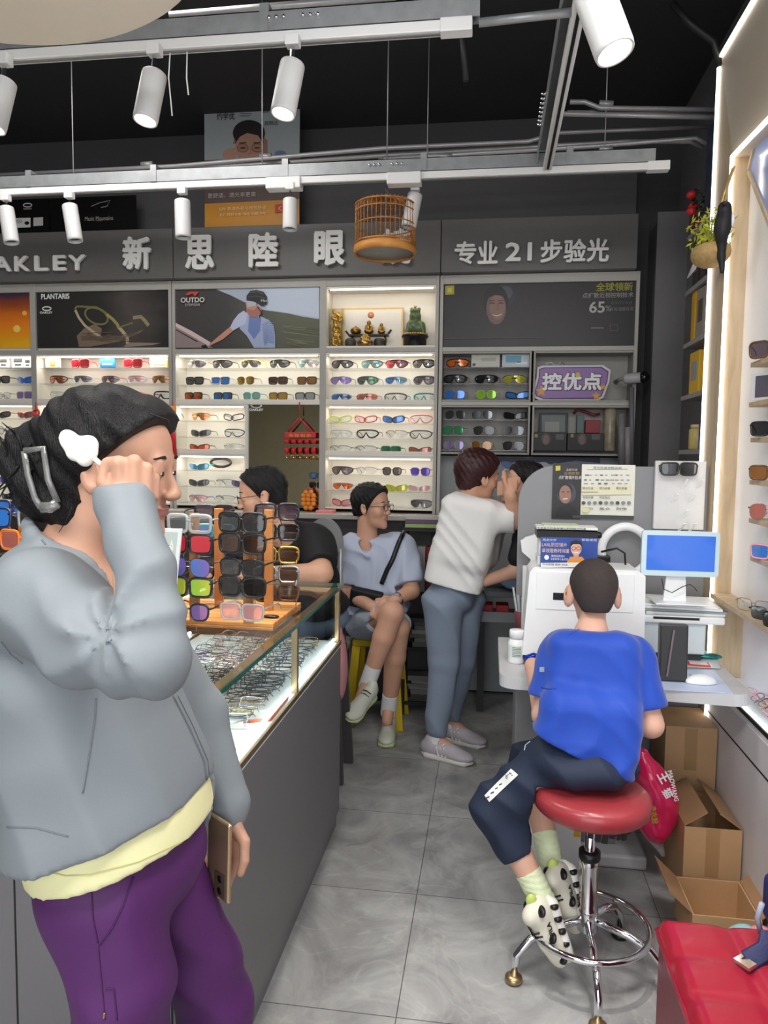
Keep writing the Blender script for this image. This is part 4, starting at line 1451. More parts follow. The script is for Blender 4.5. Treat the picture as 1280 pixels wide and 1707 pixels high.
shelf_row(701, [(331, 'halfshield', 'brown', 'gold', 'orange'), (387, 'sport', 'black', 'clear')], w_, 'upper top row', 350, group=ga, **kw)
shelf_row(728, [(332, 'sport', 'grey', 'grey'), (387, 'shield', 'black', 'clear')], w_, 'upper middle row', 350, group=ga, **kw)
shelf_row(752, [(330, 'sport', 'brown', 'orange', 'red'), (386, 'halfshield', 'silver', 'clear')], w_, 'upper bottom row', 350, group=ga, **kw)
shelf_row(784, [(329, 'sport', 'teal', 'blue', 'teal')], w_, 'lower top row', 350, group=ga, **kw)
shelf_row(811, [(329, 'sport', 'grey', 'grey'), (372, 'halfshield', 'grey', 'clear'), (400, 'sport', 'violet', 'plum')], w_, 'lower middle row', 350, group=ga, **kw)
shelf_row(838, [(326, 'halfshield', 'violet', 'pink'), (372, 'halfshield', 'grey', 'clear')], w_, 'lower bottom row', 350, group=ga, **kw)
# oval emblem standing on the lower shelf
p = aty(368, 771, YB + .08)
t = thing('oval_emblem', 'black oval ring emblem standing in the shelf beside the mirror', 'emblem', (p.x, YB + .08, p.z - .03))
mb = MB()
for i in range(36):
 pass
ring = [(p.x + .066 * math.cos(2 * math.pi * i / 36), YB + .08, p.z + .026 * math.sin(2 * math.pi * i / 36)) for i in range(36)]
mb.tube(ring, .0085, None, 8, closed=True, flat=.9)
mb.build('ring', m_black, t)
MB().box((p.x, YB + .08, p.z - .032), (.05, .02, .006)).build('foot', m_black, t, bevel=.001)
# cabinet D
w_ = 'under the ornament niche'
shelf_row(613.5, [(568, 'shield', 'black', 'grey'), (617, 'shield', 'grey', 'teal'), (659, 'shield', 'black', 'red', 'plum'), (704, 'goggle', 'black', 'grey')], w_, 'top row', 630, group=ga, **S_('D'))
shelf_row(641, [(566, 'halfshield', 'grey', 'violet'), (610, 'shield', 'grey', 'grey', 'green'), (658, 'shield', 'white', 'blue', 'teal'), (705, 'goggle', 'grey', 'plum')], w_, 'middle row', 630, group=ga, **S_('D'))
shelf_row(669.5, [(566, 'shield', 'white', 'blue', 'grey'), (609, 'halfshield', 'rose', 'rose'), (657, 'goggle', 'grey', 'clear'), (706, 'goggle', 'teal', 'clear')], w_, 'bottom row', 630, group=ga, **S_('D'))
w_ = 'behind the seated man in polo'
kw = S_('D')
shelf_row(705, [(566, 'sport', 'lime', 'clear'), (608, 'sport', 'red', 'clear'), (654, 'sport', 'black', 'blue'), (700, 'goggle', 'pink', 'clear')], 'two compartments below the niche', 'top row', 630, group=ga, **kw)
shelf_row(730.5, [(566, 'goggle', 'white', 'clear'), (610, 'goggle', 'black', 'clear'), (659, 'halfshield', 'gold', 'clear'), (699, 'shield', 'black', 'clear')], 'two compartments below the niche', 'middle row', 630, group=ga, **kw)
shelf_row(756.5, [(565, 'halfshield', 'grey', 'clear'), (608, 'halfshield', 'black', 'clear'), (651, 'square', 'green', 'green', 'grey'), (698, 'sport', 'brown', 'rose')], 'two compartments below the niche', 'bottom row', 630, group=ga, **kw)
w_ = 'behind the polo-shirted man'
shelf_row(792, [(568, 'shield', 'black', 'plum'), (609, 'halfshield', 'grey', 'clear'), (653, 'panto', 'black', 'plum'), (700, 'panto', 'violet', 'purple')], w_, 'top row', 630, group=ga, **kw)
shelf_row(819, [(569, 'goggle', 'white', 'orange'), (612, 'sport', 'brown', 'green'), (659, 'sport', 'lime', 'yellow'), (697, 'sport', 'white', 'pink')], w_, 'middle row', 630, group=ga, **kw)
shelf_row(845, [(569, 'sport', 'red', 'pink'), None, None, (700, 'shield', 'grey', 'black', 'silver')], w_, 'bottom row', 630, group=ga, **kw)
# cabinet E
w_ = 'under the dark portrait poster'
kw = dict(x0=CX['E0'], x1=CX['Em'], par=cabs['E'])
shelf_row(612, [(761, 'shield', 'black', 'orange')], w_, 'top row', 810, group=ga, **kw)
shelf_row(639, [(757, 'goggle', 'black', 'grey'), (809, 'shield', 'black', 'black'), (856, 'halfshield', 'black', 'yellow')], w_, 'middle row', 810, group=ga, **kw)
shelf_row(665, [(758, 'round', 'blue', 'blue'), (810, 'round', 'lime', 'lime'), (861, 'sport', 'black', 'blue')], w_, 'bottom row', 810, group=ga, **kw)
w_ = 'beside the books, unlit cabinet'
shelf_row(699, [(758, 'aviator', 'grey', 'grey'), (803, 'aviator', 'grey', 'grey', 'silver'), (858, 'sport', 'black', 'black')], w_, 'upper row', 810, group=ga, **kw)
shelf_row(725, [(755, 'aviator', 'black', 'green'), (806, 'aviator', 'black', 'grey'), (855, 'aviator', 'grey', 'silver', 'grey')], w_, 'middle row', 810, group=ga, **kw)
shelf_row(750, [(755, 'aviator', 'silver', 'silver', 'violet'), (802, 'round', 'gold', 'amber'), (855, 'aviator', 'black', 'grey')], w_, 'lowest row', 810, group=ga, **kw)
small_box('leaflet', 'pale leaflet standing beside the orange shield under the dark poster', 'leaflet', 809, 612, .17, .075, .006, MC((196, 194, 186)), group='leaflets in the unlit cabinet', art=((-.4, -.3, .1, .2, MC((60, 60, 60))), (.1, .1, .5, .3, MC((170, 170, 160)))))
small_box('leaflet', 'blue and white leaflet in the corner under the dark poster', 'leaflet', 860, 612, .165, .078, .006, MC((190, 198, 204)), group='leaflets in the unlit cabinet', art=((-.1, .1, .55, .5, MC((96, 160, 186))), (.2, -.2, .4, .2, MC((220, 226, 228)))))
# glass counters on the left
HT, HD = .985, .752
XC = -.58
m_cpanel = M('counter_grey_laminate', (112, 110, 113), .42, vary=.05, scale=3)
m_cpanel2 = M('counter_grey_laminate_shadow_gap', (30, 30, 31), .6)
m_deck = M('white_display_deck', (236, 240, 240), .5, vary=.01)
m_glass = clear_mat('clear_counter_glass', (.96, .985, .975), .2, .02)
m_gedge = M('green_glass_edge', (52, 104, 92), .15, vary=.1, coat=.6)
m_tube = emit_mat('cool_led_tube', (232, 250, 255), 6.0)
def counter(lab, x0, x1, y0, y1, seams, posts, led=True):
 t = thing('glass_counter', lab, 'counter', ((x0 + x1) / 2, (y0 + y1) / 2, 0), 'glass topped counters')
 MB().box2((x0, y0, .05), (x1, y1, HD - .02)).build('cabinet_body', m_cpanel, t, bevel=.002)
 MB().box2((x0 + .03, y0 + .03, 0), (x1 - .006, y1 - .03, .05)).build('plinth', m_cpanel, t)
 mb = MB()
 for ax, v in seams:
  if ax == 'f':
   mb.box2((v - .002, y0 - .0012, .05), (v + .002, y0 + .001, HD - .02))
  elif ax == 'h':
   mb.box2((x0, y0 - .0012, v - .002), (x1, y0 + .001, v + .002))
  else:
   mb.box2((x1 - .001, v - .001, .05), (x1 + .0006, v + .001, HD - .02))
 if seams:
  mb.build('panel_seam', m_cpanel2, t)
 MB().box2((x0, y0, HD - .02), (x1, y1, HD)).build('display_deck', m_deck, t)
 mb = MB().box2((x0, y0 - .003, HD - .012), (x1, y0 + .006, HD + .004)).box2((x1 - .006, y0, HD - .012), (x1 + .003, y1, HD + .004))
 mb.build('lower_trim', m_brass, t)
 MB().box2((x1 - .007, y0 + .02, HD), (x1 - .001, y1 - .006, HT - .013)).build('pane', m_glass, t)
 MB().box2((x0 + .02, y0 + .001, HD), (x1 - .02, y0 + .007, HT - .013)).build('pane', m_glass, t)
 for (px_, py_, w_) in posts:
  MB().box((px_, py_, (HD + HT) / 2 - .006), (w_, w_, HT - HD - .013)).build('post', m_brass, t, bevel=.002)
 fr = MB()
 fr.box2((x1 - .036, y0, HT - .03), (x1 - .009, y1, HT - .013))
 fr.box2((x0, y0 + .009, HT - .03), (x1 - .036, y0 + .034, HT - .013))
 fr.box2((x0, y1 - .03, HT - .03), (x1 - .036, y1 - .004, HT - .013))
 fr.build('top_frame', m_brass, t, bevel=.002)
 MB().box2((x0, y0 - .008, HT - .012), (x1 + .008, y1 + .008, HT)).build('glass_top', m_glass, t)
 eg = MB()
 eg.box2((x1 + .008, y0 - .008, HT - .012), (x1 + .0095, y1 + .008, HT)).box2((x0, y0 - .0095, HT - .012), (x1 + .0095, y0 - .008, HT)).box2((x0, y1 + .008, HT - .012), (x1 + .0095, y1 + .0095, HT))
 eg.build('glass_edge', m_gedge, t)
 if led:
  MB().tube([(x1 - .022, y0 + .04, HD + .012), (x1 - .022, y1 - .03, HD + .012)], .006, None, 10).build('led_tube', m_tube, t)
  MB().tube([(x1 - .045, y0 + .05, HT - .036), (x1 - .045, y1 - .03, HT - .036)], .005, None, 10).build('led_tube', m_tube, t)
  MB().tube([(x0 + .03, y0 + .03, HT - .036), (x0 + .03, y1 - .03, HT - .036)], .005, None, 10).build('led_tube', m_tube, t)
 return t
pmid = atx(498, 1105, XC)
X0A = -1.17
counter('long glass topped counter beside the aisle holding rows of spectacle frames', X0A, XC, 1.45, 2.9, (('f', -.63 + .155), ('s', 2.3)) if False else (('f', -.655), ('f', -1.02)),
  ((XC - .016, 1.468, .03), (XC - .012, pmid.y, .02), (XC - .012, 2.885, .018), (X0A + .02, 1.468, .03)))
counter('second glass counter at the photo edge behind the woman in grey jacket', -2.7, X0A - .012, 1.66, 2.9, (('f', -1.245), ('h', .56)), ((X0A - .03, 1.675, .024),))
# spectacle frames lying in the counters
def flat_frame_mesh(style, r, seed):
 rnd = random.Random(seed)
 mb = MB()
 for s in (-1, 1):
  o = outline(style, s)[::2]
  mb.tube([(x, curve_y(x, .006), z) for x, z in o], r, None, 5, closed=True)
 mb.tube([(-.009, 0, .008), (0, -.001, .011), (.009, 0, .008)], r, None, 5)
 for s, dz in ((-1, .004), (1, .010)):
  mb.tube([(s * .064, .006, .009), (s * .066, .014 + dz * .3, .009), (s * .02, .020 + dz * .4, .006), (-s * .045, .018 + dz * .4, .0), (-s * .06, .018 + dz, -.014)], r * 1.15, None, 5)
 return mb
FR = []
for i, (st, r) in enumerate((('wire', .0013), ('rect', .0015), ('square', .0016), ('panto', .0012), ('half', .0014))):
 o = flat_frame_mesh(st, r, i).build('eyeglass_frame', m_black)
 o.data.transform(Matrix.Rotation(R(-58), 4, 'X'))
 o.data.transform(Matrix.Translation((0, 0, -min(v.co.z for v in o.data.vertices))))
 FR.append(o.data)
 bpy.data.objects.remove(o)
FMAT = [M('gunmetal_wire', (92, 100, 108), .3, .8, vary=.05), M('frame_black', FC['black'], .28, vary=.03, coat=.3), M('wire_silver', FC['silver'], .25, 1.0), M('wire_gold', FC['gold'], .25, 1.0), M('frame_brown', FC['brown'], .3), MC((40, 62, 88), .3), MC((36, 40, 46), .3)]
GL = ('thin dark wire spectacle frame lying folded in the lit aisle counter', 'thin silver wire spectacle frame lying folded in the lit aisle counter', 'gold wire spectacle frame lying folded in the lit aisle counter', 'brown spectacle frame lying folded in the lit aisle counter', 'black spectacle frame lying folded in the lit aisle counter', 'navy spectacle frame lying folded in the lit aisle counter')
LIDX = [0, 4, 1, 2, 3, 5, 0]
def frame_on_deck(x, y, rz, k, label, group, z=HD):
 o = bpy.data.objects.new('eyeglass_frame', FR[random.randrange(5)])
 COL.objects.link(o)
 o.location = (x, y, z + .001)
 o.rotation_euler = (0, 0, rz)
 _own(o, FMAT[k])
 tag(o, label, 'eyeglasses', group)
 return o
n_fr = 0
for c, xc in enumerate((-.70, -.845, -.99)):
 y = 1.56
 while y < 2.8:
  if not (c == 0 and 1.785 < y < 1.85):
   k = random.choice((0, 0, 0, 2, 2, 2, 3, 4, 1, 0, 0, 5))
   if 1.55 < y < 1.66 and c == 1:
    k = 3
   rz = random.uniform(-.1, .1) + (.12 if c == 0 else -.05)
   frame_on_deck(xc + random.uniform(-.006, .006), y, rz, k, GL[LIDX[k]], 'folded spectacle frames in the aisle counter: ' + GL[LIDX[k]].split(' spectacle')[0])
  y += .0455 + random.uniform(-.002, .003)
for i in range(8):
 frame_on_deck(-1.42 - .15 * (i % 2), 1.74 + .06 * (i // 2), random.uniform(-.1, .1), 0, 'thin dark frame in the counter at the photo edge behind the woman', 'frames in the second counter')
# coral frame bent across the deck corner, teal tags
p = atz(450, 1200, HD + .004)
q = atz(478, 1165, HD + .004)
r_ = atz(484, 1150, HD + .004)
s_ = atz(405, 1203, HD + .004)
m_coral = MC((226, 116, 82), .35)
tag(MB().tube([s_, p, p.lerp(q, .6), q, r_], [.006, .0055, .006, .005, .003], m_coral, 8, flat=.6).build('spectacle_temple', m_coral, loc=(p.x, p.y, HD)), 'coral orange temple arm lying across the aisle counter deck near its glass side', 'temple arm')
# wooden racks with sunglasses standing on the counter
m_bamb = wood_mat('amber_bamboo_rack', (150, 92, 46), (196, 134, 76), 10, (1, 1, .2), .45)
m_bslat = wood_mat('amber_bamboo_slats', (178, 118, 60), (214, 156, 92), 8, (.4, 6, 1), .45)
m_rod = clear_mat('clear_acrylic_rod', (.97, .98, .98), .2, .05)
def rack(lab, xa, xb, ya, yb, z, x0, x1, y0, y1, h, group):
 t = thing('eyewear_rack', lab, 'eyewear rack', ((x0 + x1) / 2, (y0 + y1) / 2, z), group)
 MB().box2((x0, y0, z), (x1, y1, z + .008)).build('base', m_bamb, t, bevel=.002)
 mb = MB()
 n = 7
 for i in range(n):
  a = y0 + (y1 - y0) * i / n
  mb.box2((x0, a + .003, z + .008), (x1, a + (y1 - y0) / n - .003, z + .02))
 mb.build('slats', m_bslat, t, bevel=.002)
 for px_, py_ in ((xa, ya), (xb, ya), (xa, yb), (xb, yb)):
  MB().box2((px_ - .014, py_ - .007, z + .02), (px_ + .014, py_ + .007, z + h)).build('post', m_bamb, t, bevel=.0015)
 for row in range(5):
  zz = z + .085 + row * .06
  for (yy, off) in ((ya - .012, 0), (yb + .012, .0)):
   MB().tube([(xa - .13 + off, yy, zz), (xb + .09 + off, yy, zz)], .005, None, 8).build('rod', m_rod, t)
 return t
YR = atz(414, 1041, HT + .02).y
zr = HT + .001
xa, xb = aty(324, 920, YR).x, aty(414, 920, YR).x
fr_c = atz(455, 1052, HT)
rack('amber bamboo rack of sunglasses on the counter between the woman and seated man', xa, xb, YR, YR + .2, zr, fr_c.x - .5, fr_c.x, fr_c.y, fr_c.y + .33, .34, 'bamboo sunglasses racks on the counters')
gr = 'sunglasses on the near bamboo rack'
rows = [  # (pixel y of the lens bottom, left pair, right pair)
 (889, ('crystal', 'clear', 'clear', None, 'clear thick frame glasses on the top rod behind the woman\'s chin'), ('big', 'black', 'grey', None, 'black big square sunglasses on the rack\'s top rod, facing the camera')),
 (924, ('big', 'black', 'red', None, 'black sunglasses with red mirror lenses, second rod of the rack'), ('big', 'black', 'black', 'brown', 'black sunglasses with dark brown lenses, second rod of the rack')),
 (962, ('aviator', 'black', 'blue', 'violet', 'black navigator sunglasses with violet blue mirror lenses, third rod'), ('square', 'black', 'grey', None, 'black square sunglasses with smoky lenses, third rod of the rack')),
 (996, ('big', 'black', 'lime', 'yellow', 'black sunglasses with bright green mirror lenses, fourth rod of the rack'), ('big', 'black', 'black', None, 'black thick sunglasses with very dark lenses, fourth rod of the rack')),
 (1035, ('panto', 'black', 'violet', None, 'black round sunglasses with lilac lenses on the rack base'), ('square', 'clear', 'pink', None, 'pale clear frame glasses standing on the rack base, front')),
]
for i, (py, a, c) in enumerate(rows):
 for px, s in ((314, a), (402, c)):
  yy = YR - .03
  p = aty(px, py, yy)
  eyewear(s[0], s[1], s[2], (p.x, yy, p.z), -.12, s[4], gr, s[3], temple=.13, scale=1.05)
for i, py in enumerate((868, 902, 940, 972, 1003)):
 yy = YR + .235
 p = aty(462, py, yy)
 fc, lc = (('black', 'plum'), ('black', 'black'), ('gold', 'brown'), ('silver', 'brown'), ('brown', 'brown'))[i]
 eyewear('big', fc, lc, (p.x, yy, p.z), math.pi + .25, '%s sunglasses with %s lenses facing away on the back of the rack, %s rod' % (fc, lc, ORD[i]), gr, temple=.13)
for i, py in enumerate((866, 898, 930, 966)):
 yy = YR + .235
 p = aty(358, py, yy)
 fc, lc = (('black', 'plum'), ('teal', 'blue'), ('navy', 'grey'), ('black', 'clear'))[i]
 eyewear('square', fc, lc, (p.x, yy, p.z), math.pi + .1, '%s %s facing away, seen between the rack posts, %s rod' % (fc, 'glasses' if lc == 'clear' else 'sunglasses', ORD[i]), gr, temple=.13)
# flat dark eyewear piece on the base
p = atz(452, 1029, zr + .022)
tag(MB().ball((p.x, p.y, p.z + .003), (.026, .012, .005), None, 16, 8).build('tinted_lens', MC((28, 30, 40), .2), loc=(p.x, p.y, p.z)), 'small dark oval lens lying on the front corner of the rack base', 'lens')
# left rack behind the woman's bun
yl = 2.05
xa2_, xb2_ = aty(40, 900, yl).x, aty(84, 900, yl).x
rack('bamboo rack of sunglasses at the photo edge behind the woman\'s neck', xa2_, xb2_, yl, yl + .2, zr, xa2_ - .28, xb2_ + .12, yl - .12, yl + .3, .36, 'bamboo sunglasses racks on the counters')
gl = 'sunglasses on the rack behind the woman'
for i, (px, py, st, fc, lc, lab) in enumerate(((63, 882, 'crystal', 'clear', 'grey', 'clear thick framed sunglasses on the rack behind the woman\'s bun, top rod'), (34, 918, 'big', 'orange', 'rose', 'coral framed sunglasses with rose lenses, second rod behind the woman'),
            (-20, 880, 'big', 'navy', 'blue', 'navy sunglasses cut by the photo edge, top rod behind the woman'), (55, 950, 'square', 'blue', 'blue', 'blue framed sunglasses low on the rack behind the woman\'s collar'),
            (2, 965, 'big', 'black', 'plum', 'black sunglasses low on the rack at the photo edge'))):
 p = aty(px, py, yl - .035)
 eyewear(st, fc, lc, (p.x, yl - .035, p.z), -.1, lab, gl, temple=.12, scale=1.08)
for i, (px, py, fc, lc) in enumerate(((20, 862, 'navy', 'blue'), (95, 866, 'black', 'plum'), (20, 905, 'black', 'black'))):
 p = aty(px, py, yl + .24)
 eyewear('big', fc, lc, (p.x, yl + .24, p.z), math.pi, '%s sunglasses, %s lenses, facing away, %s on the rack behind the woman' % (fc, lc, ORD[i]), gl, temple=.12)
# framed leaflet with white flowers, leaning beside the rack
p0, p1 = aty(258, 950, 1.86), aty(302, 880, 1.86)
t = thing('leaflet_stand', 'white framed leaflet with leaves and white flowers between woman and rack', 'leaflet stand', (p0.x, 1.86, HT))
A3 = aty(303, 882, 1.86)
B3 = Vector((aty(283, 1000, 1.86).x, 1.86, HT + .002))
wv_ = Vector((-.17, .02, 0))
mb = MB()
mb.prism([(0, 0), (1, 0), (1, 1), (0, 1)], B3, wv_, A3 - B3, (0, .006, 0))
mb.build('board', MC((236, 238, 240), .3), t, bevel=.001)
mb = MB()
rl = random.Random(3)
leafm, flm, bgm = MC((40, 78, 40), .5), MC((232, 236, 230), .5), MC((196, 206, 200), .5)
mb.prism([(.06, .03), (.94, .03), (.94, .97), (.06, .97)], B3 + Vector((0, -.0006, 0)), wv_, A3 - B3, (0, .0005, 0), bgm)
for i in range(46):
 cx, cy = rl.uniform(.12, .9), rl.uniform(.3, .93)
 a = rl.uniform(0, 3.1)
 l_, w2 = rl.uniform(.06, .13), .035
 pts = [(cx + l_ * math.cos(a), cy + .6 * l_ * math.sin(a)), (cx - w2 * math.sin(a), cy + .6 * w2 * math.cos(a)), (cx - l_ * math.cos(a), cy - .6 * l_ * math.sin(a)), (cx + w2 * math.sin(a), cy - .6 * w2 * math.cos(a))]
 mb.prism(pts, B3 + Vector((0, -.0010 - i * .00002, 0)), wv_, A3 - B3, (0, .0003, 0), leafm if rl.random() < .7 else flm)
mb.build('print', bgm, t)
# right wall fixture
XF = .86
m_wood = wood_mat('pale_ash_wood', (182, 158, 126), (200, 178, 148), 7, (6, 6, .8), .5)
m_creamf = M('cream_fixture_panel', (206, 192, 174), .5, vary=.02)
m_whitef = M('white_fixture_panel', (232, 230, 232), .4, vary=.02)
m_lav = M('pale_lavender_laminate', (206, 202, 212), .4, vary=.02)
m_cabr = M('light_grey_laminate', (214, 211, 214), .45, vary=.03, stretch=(20, 1, 1))
Yo, Yi = 2.86, 2.735
oA = atx(1201, 98, XF)      # outer chamfer corner
oB = atx(1262, -6, XF)
iA = atx(1222, 262, XF)
iB = atx(1282, 200, XF)
Yo = oA.y
slope_o = (oB.z - oA.z) / (oB.y - oA.y)
slope_i = (iB.z - iA.z) / (iB.y - iA.y)
Yi = iA.y
Yn = 1.2
zoN = oA.z + slope_o * (Yn + .9 - oA.y) if False else min(ZC - .02, oA.z + slope_o * (1.95 - oA.y))
ztop = min(3.4, oA.z + slope_o * (2.2 - oA.y))
yo_t = oA.y + (ztop - oA.z) / slope_o
zin_t = min(ztop - .3, iA.z + slope_i * (1.9 - iA.y))
yi_t = iA.y + (zin_t - iA.z) / slope_i
ZL, ZT_ = .99, .66
t = thing('wall_display_fixture', 'tall chamfered display fixture with LED lined edges on the side wall', 'display fixture', (XF, 2.0, 0))
# frame face between outer and inner outline (front plane X = XF), built from convex pieces extruded to the wall
def pr(poly, x0, x1, m, nm, par):
 mb = MB().prism([(y, z) for y, z in poly], (x0, 0, 0), (0, 1, 0), (0, 0, 1), (x1 - x0, 0, 0), m)
 return mb.build(nm, m, par)
XB = XR - .002
pr([(Yi, 0), (Yo, 0), (Yo, oA.z), (Yi, iA.z)], XF, XB, m_wood, 'side_frame', t)
pr([(Yi, iA.z), (Yo, oA.z), (yo_t, ztop), (yi_t, zin_t)], XF, XB, m_creamf, 'chamfer_frame', t)
pr([(yi_t, zin_t), (yo_t, ztop), (Yn, ztop), (Yn, zin_t)], XF, XB, m_creamf, 'top_frame', t)
pr([(Yn, ZL), (Yi, ZL), (Yi, iA.z), (yi_t, zin_t), (Yn, zin_t)], .925, .935, m_whitef, 'back_panel', t)
# LED lines along the edges
led1 = [Vector((XF - .005, Yo, .3)), Vector((XF - .005, Yo, oA.z)), Vector((XF - .005, yo_t, ztop)), Vector((XF - .005, Yn, ztop))]
led2 = [Vector((XF - .005, Yi - .004, .3)), Vector((XF - .005, Yi - .004, iA.z)), Vector((XF - .005, yi_t - .004, zin_t)), Vector((XF - .005, Yn, zin_t))]
for pts in (led1, led2):
 mb = MB()
 for a, c in zip(pts[:-1], pts[1:]):
  mb.bar(a, c, .010, .012, m_led, up=(1, 0, 0))
 mb.build('led_strip', m_led, t)
# ledge, recess panel, tray, cabinet
MB().box2((XF - .012, Yn, ZL - .018), (.984, Yi - .012, ZL)).build('ledge', m_wood, t, bevel=.001)
MB().box2((.975, Yn, ZT_), (.985, Yi - .001, ZL - .018)).build('recess_panel', m_lav, t)
MB().box2((XF + .002, Yn, ZT_ - .03), (.985, Yi - .001, ZT_)).build('tray', m_deck, t)
MB().box2((XF - .004, Yn, ZT_ - .008), (XF + .002, Yi, ZT_ + .006)).build('tray_edge', m_black, t)
MB().tube([(XF + .012, Yn + .02, ZT_ + .006), (XF + .012, Yi - .06, ZT_ + .006)], .004, None, 8).build('led_tube', m_tube, t)
MB().box2((XF, Yn, .06), (XB, Yi, ZT_ - .03)).build('lower_cabinet', m_cabr, t, bevel=.002)
MB().box2((XF + .03, Yn, 0), (XB, Yi, .06)).build('plinth', m_cabr, t)
zs_ = atx(1240, 1255, XF).z
MB().box2((XF - .0012, Yn, zs_ - .003), (XF + .001, Yi, zs_ + .003)).build('panel_seam', m_cpanel2, t)
light('fixture_led_light', 'AREA', (.90, 2.1, zin_t - .03), .5, aim=(.90, 2.1, 0), color=(1, .98, .95), size=.05, size_y=1.2)
# diamond panel at the top of the recess
dA = atx(1253, 284, .915)
t2 = thing('diamond_mirror', 'pale blue diamond panel framed in wood at the right photo edge', 'mirror', (.975, dA.y - .3, dA.z - .3))
m_blue = M('pale_blue_reflection', (150, 172, 226), .12, vary=.03)  # the mirror's blue reflection is put into a plain colour
q = .34
pr([(dA.y, dA.z), (dA.y - q * .75, dA.z + q), (dA.y - q * 1.5, dA.z), (dA.y - q * .75, dA.z - q * .8)], .908, .920, m_blue, 'panel', t2)
mb = MB()
dp = [Vector((.912, dA.y + .006, dA.z)), Vector((.912, dA.y - q * .75, dA.z + q + .008)), Vector((.912, dA.y - q * 1.5 - .006, dA.z)), Vector((.912, dA.y - q * .75, dA.z - q * .8 - .008))]
for i in range(4):
 mb.bar(dp[i], dp[(i + 1) % 4], .014, .022, None, up=(1, 0, 0))
mb.build('frame', m_wood, t2)
# small ledges with spectacles on the white panel
gp = 'sunglasses on the white wall panel ledges'
for i, (px, py, st, fc, lc, lab) in enumerate(((1283, 600, 'big', 'brown', 'plum', 'dark plum sunglasses on the topmost little ledge at the right edge'), (1283, 728, 'square', 'black', 'black', 'black sunglasses on the third little ledge of the white panel'),
            (1281, 800, 'square', 'tortoise', 'amber', 'tortoiseshell sunglasses on a little ledge above the rose pair'), (1280, 865, 'aviator', 'silver', 'rose', 'thin metal sunglasses with rose lenses on a little ledge'),
            (1283, 930, 'square', 'pink', 'blue', 'pink framed sunglasses on the lowest little ledge'))):
 p = atx(px - 6, py, .895)
 MB_ = MB().box2((.866, p.y - .16, p.z - .018), (.924, p.y + .06, p.z - .002))
 tag(MB_.build('ledge_shelf', m_wood, bevel=.001, loc=(.93, p.y, p.z)), 'small pale wood ledge carrying %s' % lab.split(' on ')[0], 'ledge', 'little ledges on the white panel')
 eyewear(st, fc, lc, (.885, p.y - .06, p.z), -.75, lab, gp, temple=.03, scale=1.0)
p = atx(1274, 668, .895)
tag(MB().box2((.866, p.y - .16, p.z - .018), (.924, p.y + .06, p.z - .002)).build('ledge_shelf', m_wood, bevel=.001, loc=(.93, p.y, p.z)), 'small pale wood ledge carrying the black and white picture card', 'ledge', 'little ledges on the white panel')
t3 = thing('picture_card', 'small black and white picture card on the second little ledge', 'card', (.92, p.y, p.z))
MB().box((.892, p.y - .03, p.z + .046), (.006, .13, .088), None, (0, 0, .5)).build('card', MC((206, 204, 206)), t3)
MB().box((.8885, p.y - .033, p.z + .046), (.002, .09, .07), None, (0, 0, .5)).build('print', MC((84, 80, 92)), t3)
for i, (py_, y_, fc, lc, lab) in enumerate(((0, 2.62, 'gold', 'clear', 'thin gold wire glasses at the far end of the wooden ledge'), (0, 2.48, 'black', 'grey', 'grey lensed wire sunglasses on the wooden ledge beside the gold pair'), (0, 2.36, 'black', 'black', 'black sunglasses nearest the camera on the wooden ledge'), (0, 2.52, 'silver', 'pink', 'pale pink lensed glasses behind others on the wooden ledge'))):
 eyewear('wire' if i != 2 else 'square', fc, lc, (.885, y_ if i < 3 else 2.3, ZL + .001), -.8, lab, 'spectacles on the long wooden ledge', temple=.05)
for i in range(14):
 y_ = 2.68 - i * .062
 k = random.choice((2, 0, 1, 3))
 o = frame_on_deck(.925, y_, R(-80) + random.uniform(-.15, .15), k, '', 'frames in the lit side tray', z=ZT_)
 if i % 3 == 0:
  _own(o, MC((230, 150, 170), .3))
  o['label'] = 'pink spectacle frame lying in the lit tray by the side wall'
  o['group'] = 'pink frames in the lit side tray'
 else:
  o['label'] = 'thin dark or metal spectacle frame lying in the lit tray by the side wall'
# shelves on the side wall beyond the fixture
YS1 = 3.78
def sz(px, py):
 return atx(px, py, .9).z
m_shg = M('grey_shelf_board', (150, 148, 148), .5, vary=.03)
shz = [sz(1120, 424), sz(1121, 505), sz(1116, 588), sz(1113, 668), sz(1107, 751)]
names_ = ['grey wall shelf with the red flowers, topmost', 'grey wall shelf with black and blue books, second from top', 'grey wall shelf with the yellow bag, third from top', 'grey wall shelf with the yellow box, fourth from top', 'lowest grey wall shelf with bottles and jars']
for z, nm in zip(shz, names_):
 tag(MB().box2((.9, Yo + .012, z - .022), (XR - .001, YS1, z)).build('wall_shelf', m_shg, bevel=.002, loc=(.98, 3.3, z)), nm, 'shelf', 'grey shelves on the side wall')
def side_book(y, z, th, h, d, rgb, lab, cat='book', nm='book', x=.915, lean=0.0, group='books and boxes on the side wall shelves', spine=None):
 t = thing(nm, lab, cat, (x, y, z), group)
 MB().box((x + d / 2, y, z + .001 + h / 2), (d, th, h), None, (lean, 0, 0)).build('body' if nm != 'book' else 'cover', MC(rgb, .5), t, bevel=.002)
 if spine:
  MB().box((x - .0004, y, z + h * .55), (.001, th * .6, h * .45), None).build('print', MC(spine, .5), t)
 return t
